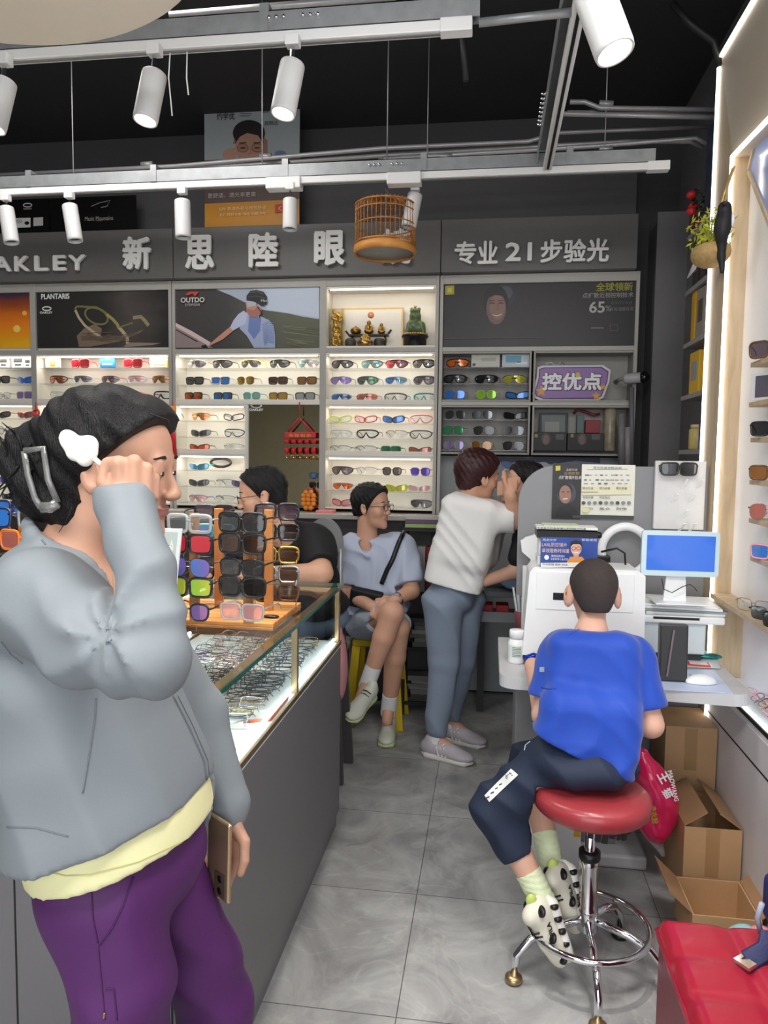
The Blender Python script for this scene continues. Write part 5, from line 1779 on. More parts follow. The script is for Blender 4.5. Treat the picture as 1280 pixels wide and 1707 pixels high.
# shelf 2
side_book(3.68, shz[1], .08, .21, .12, (40, 36, 38), 'black box file at the far end of the second shelf', spine=(120, 112, 110))
side_book(3.56, shz[1], .07, .20, .12, (52, 46, 48), 'dark grey book beside the far black box file', spine=(130, 120, 118))
side_book(3.44, shz[1], .07, .22, .12, (36, 66, 140), 'blue book on the second wall shelf')
side_book(3.33, shz[1], .05, .21, .12, (168, 166, 170), 'pale grey book nearest the LED edge on the second shelf')
# shelf 3
side_book(3.68, shz[2], .06, .25, .13, (214, 164, 34), 'yellow bag standing at the far end of the third shelf', 'bag', 'yellow_bag')
side_book(3.56, shz[2], .12, .22, .13, (150, 142, 136), 'grey beige box with dark print leaning beside the yellow bag', 'box', 'carton', spine=(90, 80, 76), lean=.06)
side_book(3.40, shz[2], .06, .26, .13, (46, 42, 48), 'dark book in the middle of the third shelf', spine=(150, 146, 60))
side_book(3.30, shz[2], .06, .26, .13, (54, 50, 54), 'second dark book towards the LED edge, third shelf', spine=(160, 156, 150))
side_book(3.21, shz[2], .04, .30, .13, (176, 174, 190), 'tall pale lilac book on the third shelf')
# shelf 4
side_book(3.62, shz[3], .16, .19, .13, (222, 176, 36), 'yellow box with picture on the fourth shelf', 'box', 'carton', spine=(150, 156, 160))
side_book(3.43, shz[3], .06, .24, .13, (60, 58, 58), 'dark grey book beside the yellow box', spine=(170, 168, 160))
side_book(3.35, shz[3], .05, .25, .13, (110, 112, 110), 'grey green book standing third on the fourth shelf', spine=(196, 196, 190))
side_book(3.27, shz[3], .04, .25, .13, (196, 194, 202), 'white book near the LED edge on the fourth shelf')
tag(MB().box((.98, 3.40, shz[3] + .262), (.12, .17, .016), None, (.04, 0, .1)).build('yellow_pouch', MC((216, 170, 40)), bevel=.004, loc=(.98, 3.40, shz[3] + .25)), 'flat yellow pouch lying on top of the fourth shelf books', 'pouch')
# shelf 5: jars
def jar(y, z, r, h, rgb, cap, lab, x=.96):
 t = thing('supplement_jar', lab, 'jar', (x, y, z), 'jars on the lowest wall shelf')
 MB().lathe([(r * .9, 0), (r, .006), (r, h * .8), (r * .8, h * .86), (r * .8, h * .86)], (x, y, z + .001), None, 20).build('body', MC(rgb, .35), t)
 MB().lathe([(r * .86, 0), (r * .86, h * .14), (r * .8, h * .15)], (x, y, z + .001 + h * .86), None, 20).build('cap', MC(cap, .4), t)
jar(3.66, shz[4], .045, .115, (196, 176, 110), (206, 190, 140), 'squat yellow jar on the lowest wall shelf')
jar(3.53, shz[4], .035, .14, (56, 84, 166), (48, 72, 150), 'blue bottle on the lowest wall shelf')
jar(3.43, shz[4], .035, .13, (120, 120, 128), (140, 140, 146), 'grey jar on the lowest wall shelf')
jar(3.31, shz[4], .05, .20, (120, 124, 96), (196, 164, 70), 'tall glass jar with gold lid on the lowest wall shelf')
# top: dark floral hanging panels and flowers
for i, (y_, w2, z1, lab) in enumerate(((3.58, .10, .42, 'dark blue floral box at the far end of the top shelf'), (3.465, .11, .56, 'taller dark blue floral box on the top shelf'), (3.34, .12, .68, 'tallest dark floral box beside the LED edge'))):
 mm = bpy.data.materials.get('dark_floral_print') or M('dark_floral_print', (52, 62, 86), .5, vary=.85, scale=14)
 tag(MB().box2((.93, y_ - w2 / 2, shz[0] + .001), (XR - .01, y_ + w2 / 2, shz[0] + z1)).build('floral_box', mm, bevel=.003, loc=(.98, y_, shz[0])), lab, 'box', 'dark floral boxes on the top wall shelf')
tag(MB().box2((.93, 3.18, shz[0] + .001), (XR - .01, 3.26, shz[0] + .62)).build('lilac_box', MC((104, 98, 160)), bevel=.003, loc=(.98, 3.22, shz[0])), 'tall lilac box tight behind the LED edge, top wall shelf', 'box')
p = atx(1128, 412, .885)
YP_ = 3.74
t = thing('potted_flower', 'red flowers in a maroon pot at the end of the top wall shelf', 'plant', (.93, YP_, shz[0]))
MB().lathe([(.03, 0), (.045, .005), (.052, .06), (.048, .062)], (.95, YP_, shz[0] + .001), None, 20).build('pot', MC((96, 24, 40), .35), t)
rl = random.Random(5)
mb = MB()
for i in range(60):
 a, b_ = rl.uniform(0, 6.28), rl.uniform(.02, .075)
 c = Vector((.94 + b_ * math.cos(a) * .55, YP_ + b_ * math.sin(a), shz[0] + .07 + rl.uniform(0, .14)))
 d = Vector((rl.uniform(-1, 1), rl.uniform(-1, 1), rl.uniform(-.3, 1))).normalized() * .028
 s = d.orthogonal().normalized() * .009
 mb.add([c - d * .5, c + s, c + d * .5, c - s], [(0, 1, 2, 3)], None)
mb.build('leaves', M('dull_green_leaf', (58, 78, 48), .6, vary=.3), t)
for dx, dy, dz in ((-.03, 0, .16), (-.035, -.03, .075), (-.01, .04, .12)):
 MB().ball((.93 + dx, YP_ + dy, shz[0] + dz + .02), (.024, .024, .02), None, 12, 8).build('flower', MC((196, 44, 50), .5), t)
# straw nest with black bird hanging on the fixture edge
pb = atx(1190, 402, .80)
t = thing('bird_nest_ornament', 'hanging straw nest with a black and white bird and yellow sprigs', 'wall ornament', (XF, pb.y, pb.z - .1))
m_straw = M('woven_straw', (178, 148, 96), .8, vary=.35, scale=60, bump=.6, bscale=90)
yb_ = pb.y
yq_ = yb_ - .105
Fd = Field(.005)
Fd.ell((.79, yb_, pb.z - .045), (.068, .095, .05), k=.01)
Fd.ell((.79, yb_, pb.z - .005), (.055, .08, .05), k=.008, sub=True)
Fd.mesh('nest', m_straw, t)
MB().tube([(XF - .006, yb_ - .02, pb.z + .26), (XF - .02, yb_, pb.z + .2), (.815, yb_ - .02, pb.z + .06)], .004, m_straw, 6).tube([(XF - .006, yb_ + .0, pb.z + .26), (XF - .025, yb_ + .03, pb.z + .18), (.81, yb_ + .04, pb.z + .06)], .004, m_straw, 6).build('rope', m_straw, t)
Fd = Field(.0045)
Fd.ell((.80, yq_, pb.z + .03), (.030, .032, .062), (0, .1, 0), k=.01)
Fd.ell((.802, yq_ - .002, pb.z + .085), (.023, .024, .024), k=.01)
Fd.cap((.795, yq_ - .02, pb.z + .09), (.785, yq_ - .045, pb.z + .086), .007, .002, k=.004)
Fd.chain([(.80, yq_ + .01, pb.z - .02), (.805, yq_ + .02, pb.z - .08), (.81, yq_ + .02, pb.z - .13)], (.020, .013, .009), k=.01)
Fd.mesh('bird', M('black_feather', (26, 26, 30), .6, vary=.2), t)
MB().ball((.826, yq_ - .012, pb.z + .04), (.008, .014, .024), None, 12, 8).build('white_patch', m_whitep, t)
MB().tube([(.77, yb_ + .05, pb.z - .03), (.765, yb_ + .13, pb.z - .062), (.76, yb_ + .2, pb.z - .085)], [.012, .014, .004], None, 8, flat=.5).build('feather', MC((212, 210, 214), .6), t)
mb = MB()
for i in range(170):
 c = Vector((.785 + rl.uniform(-.06, .06), yb_ + rl.choice((rl.uniform(-.1, -.02), rl.uniform(.02, .12))), pb.z + rl.uniform(-.02, .1)))
 d = Vector((rl.uniform(-1, 1), rl.uniform(-1, 1), rl.uniform(0, 1.4))).normalized() * .016
 s = d.orthogonal().normalized() * .006
 mb.add([c - d, c + s, c + d, c - s], [(0, 1, 2, 3)], None)
for i in range(26):
 c = Vector((.79, yb_ + rl.uniform(-.06, .08), pb.z - .02))
 mb.tube([c, c + Vector((rl.uniform(-.04, .02), rl.uniform(-.05, .05), rl.uniform(.06, .12)))], .0012, None, 4)
mb.build('sprigs', M('yellow_green_sprig', (176, 182, 60), .6, vary=.3), t)
# unlit cabinet: sign, books, boxes; wall camera
yq = YB + .02
px0 = [(897, 614), (905, 611), (1004, 610), (1016, 618), (1014, 636), (1004, 662), (994, 667), (905, 667), (892, 662), (889, 655), (896, 630)]
def sign_poly(pts, y, grow=0):
 cx, cy = 953, 639
 return [aty(cx + (x - cx) * (1 + grow), cy + (yy - cy) * (1 + grow * 1.8), y) for x, yy in pts]
t = thing('cartoon_sign', 'purple cut-out sign with white characters and stars on the unlit shelf', 'sign', (aty(953, 667, yq).x, yq, ZB['b1'] + .012))
def plate(pts3, y0, y1, m, nm, par):
 mb = MB()
 n = len(pts3)
 A = [Vector((p.x, y0, p.z)) for p in pts3]
 B_ = [Vector((p.x, y1, p.z)) for p in pts3]
 mb.add(A + B_, [tuple(range(n)), tuple(range(2 * n - 1, n - 1, -1))] + [(i, (i + 1) % n, n + (i + 1) % n, n + i) for i in range(n)], m)
 return mb.build(nm, m, par)
plate(sign_poly(px0, yq, .03), yq, yq + .012, MC((206, 200, 210), .4), 'border', t)
plate(sign_poly(px0, yq, -.03), yq - .002, yq, MC((62, 44, 76), .4), 'outline', t)
plate(sign_poly(px0, yq, -.06), yq - .004, yq - .002, MC((140, 100, 168), .4), 'panel', t)
A_ = Art(yq - .005)
for dx, dy in ((1.5, 1.5), (-1, 1), (1, -1)):
 A_.text('控优点', (953 + dx, 636 + dy), 26, MC((60, 40, 76), .4), 92, .05)
A_.text('控优点', (953, 636), 26, MC((236, 232, 236), .4), 92, .04)
def star(c, r):
 return [(c[0] + (r if i % 2 == 0 else r * .45) * math.sin(math.pi * i / 5), c[1] - (r if i % 2 == 0 else r * .45) * math.cos(math.pi * i / 5)) for i in range(10)]
for c, r in (((902, 652), 10), ((994, 660), 8), ((1005, 645), 6)):
 A_.poly(star(c, r), MC((214, 150, 40), .4))
A_.ell((963, 625), 4, 4, MC((206, 186, 40), .4)).line([(915, 664), (990, 663)], 1, MC((90, 60, 110)))
A_.done(t)
MB().tube([aty(915, 612, yq + .006), aty(910, 606, yq + .006), aty(918, 604, yq + .006), aty(926, 611, yq + .006), aty(934, 604, yq + .006), aty(940, 606, yq + .006), aty(935, 611, yq + .006)], .005, None, 8).build('ribbon', MC((196, 186, 190)), t)
def shelf_item(nm, lab, cat, a, b_, rgb, d=.1, y=YB + .05, group='things on the unlit open shelves', art=None):
 p, q = aty(a[0], a[1], y), aty(b_[0], b_[1], y)
 zb2 = None
 t = thing(nm, lab, cat, ((p.x + q.x) / 2, y, q.z), group)
 MB().box2((p.x, y, q.z), (q.x, y + d, p.z)).build('body', MC(rgb, .5), t, bevel=.002)
 if art:
  A2 = Art(y)
  art(A2)
  A2.done(t)
 return t
zsh = aty(900, 752, YB + .05)
shelf_item('certificate', 'dark green framed certificate behind two black boxes on the unlit shelf', 'frame', (899, 688), (946, 722), (36, 54, 54), .02, YB + .1, art=lambda A: A.poly([(903, 692), (942, 692), (942, 722), (903, 722)], MC((104, 112, 112))).poly([(908, 703), (932, 703), (932, 722), (908, 722)], MC((140, 142, 140))))
for k, (a, b_, lab) in enumerate((((888, 720), (944, 752), 'black box with a small face picture, beside the cabinet divider'), ((946, 722), (1006, 752), 'black box with a small face picture, next to the tall jar'))):
 cx = (a[0] + b_[0]) / 2
 shelf_item('lens_box', lab, 'box', a, b_, (28, 25, 27), .06, YB + .02, art=lambda A, cx=cx: A.ell((cx - 6, 732), 8, 10, MC((72, 58, 54))).ell((cx - 6, 733), 5, 8, MC((112, 88, 78))).poly([(cx + 10, 724), (cx + 24, 724), (cx + 24, 733), (cx + 10, 733)], MC((76, 74, 74))).poly([(cx - 25, 724), (cx - 20, 724), (cx - 20, 729), (cx - 25, 729)], MC((150, 140, 50))))
shelf_item('red_box', 'small red box behind the black boxes on the unlit shelf', 'box', (976, 700), (1000, 722), (140, 40, 50), .04, YB + .1)
shelf_item('teal_book', 'grey green leaning book beside the red box', 'book', (962, 692), (972, 722), (96, 116, 112), .04, YB + .1)
t = thing('red_ribbon', 'dark red ribbon strap lying over the books on the unlit shelf', 'strap', tuple(aty(975, 690, YB + .12)))
MB().tube([aty(x, y, YB + .11) for x, y in ((956, 690), (962, 683), (975, 686), (990, 692), (1000, 690))], .008, None, 8, flat=.4).build('strap', MC((120, 28, 40)), t)
t = thing('storage_jar', 'tall clear jar of mixed pieces at the end of the unlit shelf', 'jar', tuple(aty(1015, 754, YB + .06)))
pj = aty(1015, 752, YB + .06)
MB().lathe([(.034, 0), (.036, .006), (.036, .24), (.03, .25)], pj, None, 20).build('body', M('jar_mixed_contents', (150, 142, 120), .3, vary=.7, scale=25), t)
MB().lathe([(.037, .25), (.037, .275), (.03, .28)], pj, None, 20).build('lid', MC((150, 150, 146), .3), t)
t = thing('security_camera', 'pale wall camera with a black lens at the end of the back shelves', 'camera', tuple(aty(1050, 633, YB - .05)))
pc = aty(1072, 629, YB - .1)
MB().lathe([(.024, 0), (.03, .01), (.03, .09), (.02, .1)], pc + Vector((-.1, .03, -.005)), None, 20, axis=(1, -.3, .05)).build('body', MC((176, 174, 176), .4), t)
MB().ball(pc + Vector((.005, -.004, 0)), .034, None, 16, 10).build('lens', MC((22, 20, 24), .15), t)
MB().tube([pc + Vector((-.09, .03, 0)), pc + Vector((-.11, .12, .0)), pc + Vector((-.11, .28, -.0))], .012, None, 8).build('bracket', MC((150, 150, 150)), t)
t = thing('roller_stand', 'upright grey rolled chart tubes standing at the end of the unlit shelves', 'chart tube', tuple(aty(1040, 760, YB - .06)))
for px, w2, y1, rgb in ((1036, .03, 690, (126, 122, 124)), (1046, .026, 712, (148, 142, 144)), (1053, .018, 646, (110, 108, 112))):
 a, c = aty(px, y1, YB - .07), aty(px, 776, YB - .07)
 MB().tube([c, a], w2 / 2 + .005, None, 12).build('tube', MC(rgb, .5), t)
# ornaments in the lit niche
nz = ZB['postbot'] + .0125
yn = YB + .05
def npt(px, y=yn):
 return aty(px, 577, y).x
t = thing('framed_certificate', 'cream framed certificate with an orange seal in the niche', 'frame', (npt(615, YB + .12), YB + .13, nz))
x0, x1 = npt(569, YB + .13), npt(672, YB + .13)
z1 = aty(620, 513, YB + .13).z
MB().box2((x0, YB + .13, nz), (x1, YB + .145, z1)).build('frame', M('gold_picture_frame', (196, 164, 110), .35, .5), t, bevel=.002)
MB().box2((x0 + .012, YB + .1285, nz + .012), (x1 - .012, YB + .131, z1 - .012)).build('paper', MC((226, 220, 210), .7), t)
MB().lathe([(0, 0), (.02, 0), (.02, .001), (0, .001)], ((x0 + x1) / 2 - .01, YB + .128, z1 - .045), None, 20, axis=(0, -1, 0)).build('seal', MC((206, 130, 90)), t)
t = thing('gold_ornament', 'clear block with golden carp ornament at the left of the niche', 'ornament', (npt(559), yn, nz))
MB().box2((npt(548), yn, nz), (npt(572), yn + .06, aty(560, 514, yn).z)).build('block', clear_mat('clear_resin', (.93, .92, .84), .4), t, bevel=.003)
Fd = Field(.006)
rr = random.Random(9)
for i in range(26):
 Fd.ell((npt(560) + rr.uniform(-.025, .025), yn + .03 + rr.uniform(-.01, .01), nz + .01 + i * .0085), (.014, .012, .014), k=.006)
Fd.mesh('figure', M('gilded_figure', (206, 160, 70), .25, .8, vary=.4, scale=40), t)
t = thing('altar_shelf', 'small dark carved stand carrying brass figures in the niche', 'stand', (npt(615, yn), yn + .03, nz))
zst = aty(610, 556, yn).z
mdw = MC((52, 34, 28), .35)
MB().box2((npt(579), yn + .01, zst - .012), (npt(646), yn + .07, zst)).build('top', mdw, t, bevel=.003)
mb = MB()
for x_ in (585, 612, 640):
 mb.tube([(npt(x_), yn + .03, zst - .012), (npt(x_) + .006, yn + .03, zst - .03), (npt(x_), yn + .03, nz)], [.008, .006, .008], None, 8)
mb.build('leg', mdw, t)
mb = MB().tube([(npt(579), yn + .02, zst), (npt(575), yn + .02, zst + .02)], .006, None, 8).tube([(npt(646), yn + .02, zst), (npt(651), yn + .02, zst + .025)], .007, None, 8)
mb.build('scroll_end', mdw, t)
mbr = M('aged_brass', (150, 118, 60), .35, .9, vary=.3, scale=50)
def idol(px, z, s, lab, m, y=yn + .035, fat=1.0):
 t = thing('figurine', lab, 'figurine', (npt(px), y, z), 'figures in the niche')
 F_ = Field(.004)
 x = npt(px)
 F_.ell((x, y, z + .018 * s), (.03 * s * fat, .022 * s, .018 * s), k=.008)
 F_.ell((x, y, z + .04 * s), (.018 * s * fat, .016 * s, .024 * s), k=.008)
 F_.ell((x, y - .003, z + .07 * s), (.013 * s, .012 * s, .014 * s), k=.004)
 for sd in (-1, 1):
  F_.cap((x + sd * .018 * s * fat, y, z + .05 * s), (x + sd * .02 * s * fat, y - .014 * s, z + .024 * s), .007 * s, .006 * s, k=.005)
 F_.mesh('body', m, t)
idol(613, zst + .001, 1.0, 'seated brass figure in the middle of the dark stand', mbr)
idol(634, zst + .001, .8, 'small brass figure at the right of the dark stand', mbr)
t = thing('incense_burner', 'round brass lidded burner on the dark stand', 'burner', (npt(591), yn + .035, zst))
MB().lathe([(.014, 0), (.03, .008), (.034, .022), (.03, .032), (.02, .04), (.006, .044), (.006, .05), (0, .052)], (npt(591), yn + .035, zst + .001), None, 24).build('pot', mbr, t)
t = thing('gold_bowl', 'golden lotus bowl in the middle of the niche floor', 'bowl', (npt(609), yn - .02, nz))
MB().lathe([(.03, 0), (.046, .004), (.046, .03), (.04, .036), (0, .036)], (npt(609), yn - .012, nz + .001), None, 28).build('bowl', m_gold, t)
mb = MB()
for i in range(12):
 a = i * .5236
 for r2, h in ((.022, .03), (.012, .042)):
  mb.ball((npt(609) + r2 * math.cos(a), yn - .012 + r2 * math.sin(a), nz + .034 + h * .4), (.009, .006, h * .6), None, 8, 6)
mb.build('petals', m_gold, t)
for px, lab in ((584, 'dark round stone pot at the left of the golden bowl'), (632, 'dark square stone pot at the right of the golden bowl')):
 t = thing('stone_pot', lab, 'pot', (npt(px), yn, nz), 'stone pots in the niche')
 MB().lathe([(.026, 0), (.034, .012), (.034, .035), (.026, .048), (.02, .046), (0, .046)], (npt(px), yn + .0, nz + .001), None, 20 if px < 600 else 4).build('pot', MC((66, 64, 58), .4), t)
xt = npt(693, yn + .04)
t = thing('jade_toad', 'green jade toad on a black pedestal in the niche', 'ornament', (xt, yn + .04, nz))
MB().lathe([(.068, 0), (.07, .004), (.07, .05), (.079, .054), (.083, .062), (.08, .07), (0, .07)], (xt - .005, yn + .03, nz + .001), None, 36).build('pedestal', MC((24, 22, 24), .3), t)
mb = MB()
for i in range(26):
 a = i * .2417
 mb.ball((xt - .005 + .068 * math.cos(a), yn + .032 + .045 * math.sin(a), nz + .075), .011, None, 8, 6)
mb.build('coins', m_gold, t)
F_ = Field(.0045)
zt2_ = nz + .076
F_.ell((xt, yn + .045, zt2_ + .045), (.062, .045, .05), (0, .35, 0), k=.02)
F_.ell((xt - .005, yn + .035, zt2_ + .11), (.036, .034, .032), k=.02)
F_.ell((xt - .006, yn + .028, zt2_ + .14), (.032, .03, .016), k=.01)
for sd in (-1, 1):
 F_.ell((xt - .005 + sd * .022, yn + .03, zt2_ + .152), .011, k=.006)
 F_.cap((xt + sd * .04, yn + .02, zt2_ + .06), (xt + sd * .05, yn + .01, zt2_ + .01), .016, .014, k=.012)
F_.mesh('toad', M('green_jade', (84, 104, 66), .3, vary=.5, scale=25), t)
MB().ball((xt - .006, yn + .03, zt2_ + .166), .009, None, 10, 8).build('pearl', m_gold, t)
# red charms and tassels
def tassel(px, py0, py1, y, lab, rgb=(196, 30, 40), disc=True):
 a, c = aty(px, py0, y), aty(px, py1, y)
 t = thing('hanging_tassel', lab, 'tassel', tuple(a), 'red tassels hanging on the shelf uprights')
 L = a.z - c.z
 MB().tube([a, a - Vector((0, 0, L * .55))], .003, None, 6).build('cord', MC(rgb), t)
 if disc:
  MB().ball(a - Vector((0, .004, L * .16)), (.028, .012, .028), None, 16, 10).build('pendant', MC((222, 150, 60), .35), t)
 MB().ball(a - Vector((0, 0, L * .42)), (.014, .014, .02), None, 12, 8).build('knot', MC(rgb), t)
 MB().lathe([(.01, L * .52), (.02, L * .6), (.026, L), (0, L)], a, None, 16, axis=(0, 0, -1)).build('fringe', M('red_tassel_thread', rgb, .7, vary=.25, scale=60, stretch=(10, 10, .4), bump=.5), t)
tassel(287, 668, 766, YB - .035, 'red tassel with an orange pendant on the upright beside the woman\'s forehead')
p = aty(60, 688, YB - .03)
t = thing('red_charm', 'small red charm on the upright behind the woman\'s hair', 'charm', (p.x, p.y, p.z))
MB().lathe([(.02, -.008), (.03, 0), (.02, .008), (.012, 0), (.02, -.008)], p, None, 20, axis=(0, 1, 0), caps=False).build('ring', MC((206, 48, 44)), t)
MB().tube([p + Vector((0, 0, .07)), p + Vector((0, 0, .03))], .003, None, 6).build('cord', MC((206, 48, 44)), t)
MB().tube([p + Vector((0, 0, -.03)), p + Vector((0, 0, -.1))], .009, None, 8).build('fringe', MC((200, 40, 40)), t)
yc = YB - .04
t = thing('fabric_charm', 'red fish-row hanging charm in front of the mirror', 'charm', tuple(aty(500, 686, yc)))
mred = M('red_satin', (206, 36, 40), .45, vary=.15, scale=40)
pk = lambda x, y: aty(x, y, yc)
MB().tube([pk(499, 670), pk(499, 692)], .004, mred, 6).tube([pk(480, 720), pk(499, 697), pk(518, 719)], .006, mred, 6, flat=.8).build('cord', mred, t)
MB().bar(pk(474, 726), pk(526, 725), .014, .036, mred).build('bar', mred, t, bevel=.004)
mb = MB()
for i in range(5):
 x = 478 + i * 11
 mb.ball(pk(x, 736), (.018, .012, .014), None, 12, 8)
mb.build('scallops', mred, t)
for i in range(5):
 x = 478 + i * 11
 MB().ball(pk(x, 751), (.016, .014, .022), None, 12, 8).build('bead', mred, t)
 MB().ball(pk(x, 763), .013, None, 10, 8).build('bell', m_gold, t)
A_ = Art(yc - .02)
A_.text('年年有余', (500, 726), 6, MC((226, 170, 80)), 40)
A_.done(t)
p = aty(514, 833, YB - .06)
t = thing('pineapple_charm', 'orange round beaded charm under the mirror beside the seated man', 'charm', (p.x, p.y, p.z - .06))
mb = MB()
for r_i, (n_, z_) in enumerate(((2, -.05), (3, -.025), (3, 0), (3, .025), (2, .045))):
 for k in range(n_):
  mb.ball((p.x + (k - (n_ - 1) / 2) * .03, p.y, p.z + z_), (.017, .016, .016), None, 10, 8)
mb.build('beads', MC((230, 140, 50), .35), t)
MB().tube([p + Vector((0, 0, .055)), p + Vector((0, 0, .075))], .008, None, 8).build('cap', MC((196, 60, 70)), t)
# seat of things below the mirror: pink boxes and dark store shelves beyond the aisle
zbt = ZB['b3'] - .02
for a, b_, rgb, lab in (((505, 858), (568, 866), (214, 120, 116), 'pink flat box behind the man in black'), ((528, 850), (556, 858), (236, 140, 140), 'small pink box on top of the flat pink box')):
 p, q = aty(a[0], a[1], YB - .1), aty(b_[0], b_[1], YB - .1)
 tag(MB().box2((p.x, YB - .13, q.z + .0005), (q.x, YB - .03, p.z)).build('pink_box', MC(rgb), bevel=.002, loc=(p.x, YB - .1, q.z)), lab, 'box', 'pink boxes under the mirror')
# optometry desk and what stands on it
m_desk = M('grey_desk_top', (196, 196, 198), .4, vary=.03)
m_desk2 = M('grey_desk_body', (128, 128, 130), .5, vary=.04)
m_part = M('grey_partition_board', (138, 138, 141), .5, vary=.03)
DZ = .76
t = thing('optometry_desk', 'grey rounded desk with pedestal where the boy sits', 'desk', (.45, 2.75, 0))
fl_, fr_, br_ = atz(833, 1128, DZ), atz(1266, 1166, DZ), atz(1258, 1112, DZ)
x0, x1 = fl_.x, min(fr_.x, XF - .006)
y0 = fl_.y - .0
y1 = 3.06
def rrect(x0, y0, x1, y1, rs, n=6):
 """rs: radii at (x0,y0),(x1,y0),(x1,y1),(x0,y1)"""
 out = []
 for (cx, cy, r, a0) in ((x0, y0, rs[0], 180), (x1, y0, rs[1], 270), (x1, y1, rs[2], 0), (x0, y1, rs[3], 90)):
  sx, sy = (1 if cx == x0 else -1), (1 if cy == y0 else -1)
  for i in range(n + 1):
   a = R(a0 + 90 * i / n)
   out.append((cx + sx * r + r * math.cos(a), cy + sy * r + r * math.sin(a)))
 return out
ol = rrect(x0, y0, x1, y1, (.05, .06, .01, .01))
ol = [(x, y - .06 * (x - x0) / (x1 - x0) * (1 if y < 2.7 else 0)) for x, y in ol]
MB().prism(ol, (0, 0, DZ - .04), (1, 0, 0), (0, 1, 0), (0, 0, .04), m_desk).build('top', m_desk, t, bevel=.008, seg=3)
MB().box2((.115, 2.80, .05), (.50, 3.05, DZ - .04)).build('pedestal', m_desk2, t, bevel=.006)
MB().box2((.10, 2.72, 0), (.60, 3.08, .05)).build('plinth', m_desk, t, bevel=.01)
# partition behind the desk
YPa = 3.12
pa, pb_ = aty(866, 775, YPa), aty(1186, 775, YPa)
zt_p = pa.z
t = thing('partition_board', 'grey partition with rounded corner rising behind the desk', 'partition', ((pa.x + pb_.x) / 2, YPa, 0))
xr_p = .885
pol = [(pa.x, 0), (xr_p, 0), (xr_p, zt_p)] + [(pa.x + .15 - .15 * math.sin(R(a)), zt_p - .15 + .15 * math.cos(R(a))) for a in range(0, 91, 10)]
MB().prism(pol, (0, YPa, 0), (1, 0, 0), (0, 0, 1), (0, .03, 0), m_part).build('board', m_part, t, bevel=.004)
ya_ = YPa - .006
# dark portrait poster and information sheet on the partition
x0, x1, z0, z1 = pbox(922, 772, 967, 866, ya_)
t = poster('p', 'dark narrow lens poster with a boy\'s face on the grey partition', x0, x1, z0, z1, ya_, MC((34, 31, 34), .4, kind='print_ink'), th=.005)
A_ = Art(ya_)
A_.poly([(926, 777), (934, 776), (934, 784), (926, 785)], P_((200, 188, 60))).text('全新升级', (953, 783), 4, P_((190, 188, 186)), 18).text('近视防控', (953, 789), 5, P_((170, 140, 90)), 24).text('点扩散镜片技术', (950, 796), 6, P_((224, 222, 220)), 36)
A_.ell((944, 822), 16, 18, P_((66, 66, 74))).poly([(925, 862), (930, 846), (948, 840), (962, 850), (964, 864)], P_((20, 18, 22))).ell((941, 818), 13, 15, P_((30, 24, 26))).ell((942, 824), 10, 15, P_((150, 112, 96)))
for x_ in (938, 947):
 A_.line([(x_ - 2.5, 820), (x_ + 2.5, 820)], 1.4, P_((40, 28, 26)))
A_.line([(938, 832), (946, 831)], 1.8, P_((220, 200, 190)))
A_.done(t)
x0, x1, z0, z1 = pbox(965, 774, 1056, 860, ya_)
t = poster('p', 'white information sheet with small print pinned to the grey partition', x0, x1, z0, z1, ya_, MC((226, 225, 214), .5, kind='print_ink'), th=.004)
A_ = Art(ya_)
dk = P_((70, 70, 72))
A_.text('视光检查流程说明', (1012, 780), 4, dk, 44).line([(978, 783), (1046, 782)], .7, dk)
rl = random.Random(2)
for r_i, (yy, n_) in enumerate(((792, 9), (800, 9), (806, 7))):
 for k in range(n_):
  x_ = 972 + k * 78 / n_ + rl.uniform(0, 3)
  A_.line([(x_, yy), (x_ + rl.uniform(3, 7), yy)], 2.2 if rl.random() < .3 else 1, P_((96, 96, 104)))
A_.poly([(969, 811), (1052, 810), (1052, 824), (969, 825)], P_((222, 218, 186)))
for yy, row in ((814, ('眼位检查', '视力检查', '屈光检查')), (829, ('检查步骤', '综合验光')), (848, ('调节', '集合', '融像'))):
 for k, s in enumerate(row):
  A_.text(s, (980 + k * 28, yy), 4, dk, 17)
for k in range(9):
 A_.ell((972 + k * 9.4, 838), 3.4, 3, P_((130, 130, 132)) if k % 3 else dk, n=12)
A_.line([(968, 820), (996, 820)], 1, P_((120, 120, 110))).ell((975, 850), 6, 4, P_((214, 214, 150)))
A_.done(t)
tag(MB().box2((x0 - .02, YPa - .014, z0 - .014), (x1, YPa - .001, z0 - .002)).build('sheet_rail', MC((60, 66, 62)), loc=(x0, YPa, z0)), 'dark narrow rail under the white information sheet', 'rail')
# acrylic pair display
yb2 = YPa - .03
x0, x1, z0, z1 = pbox(1093, 768, 1173, 884, yb2)
t = thing('pegboard_display', 'white display board with one pair of sunglasses and empty clear pegs', 'display board', ((x0 + x1) / 2, yb2, z0))
MB().box2((x0, yb2, z0), (x1, yb2 + .022, z1)).build('board', MC((214, 213, 214), .3), t, bevel=.004)
for (px, py) in ((1138, 806), (1164, 806), (1122, 830), (1150, 830), (1138, 856), (1134, 878), (1152, 878)):
 a = aty(px, py, yb2 - .001)
 MB().bar(a + Vector((-.006, 0, -.018)), a + Vector((.008, -.035, .016)), .011, .003).build('peg', MC((244, 248, 252), .1), t)  # near-white colour stands in for glints on the clear pegs
p = aty(1132, 788, yb2 - .04)
eyewear('square', 'black', 'black', (p.x, yb2 - .04, p.z - .012), .05, 'black sunglasses at the top of the white display board', None, 'grey', temple=.02, scale=1.08)
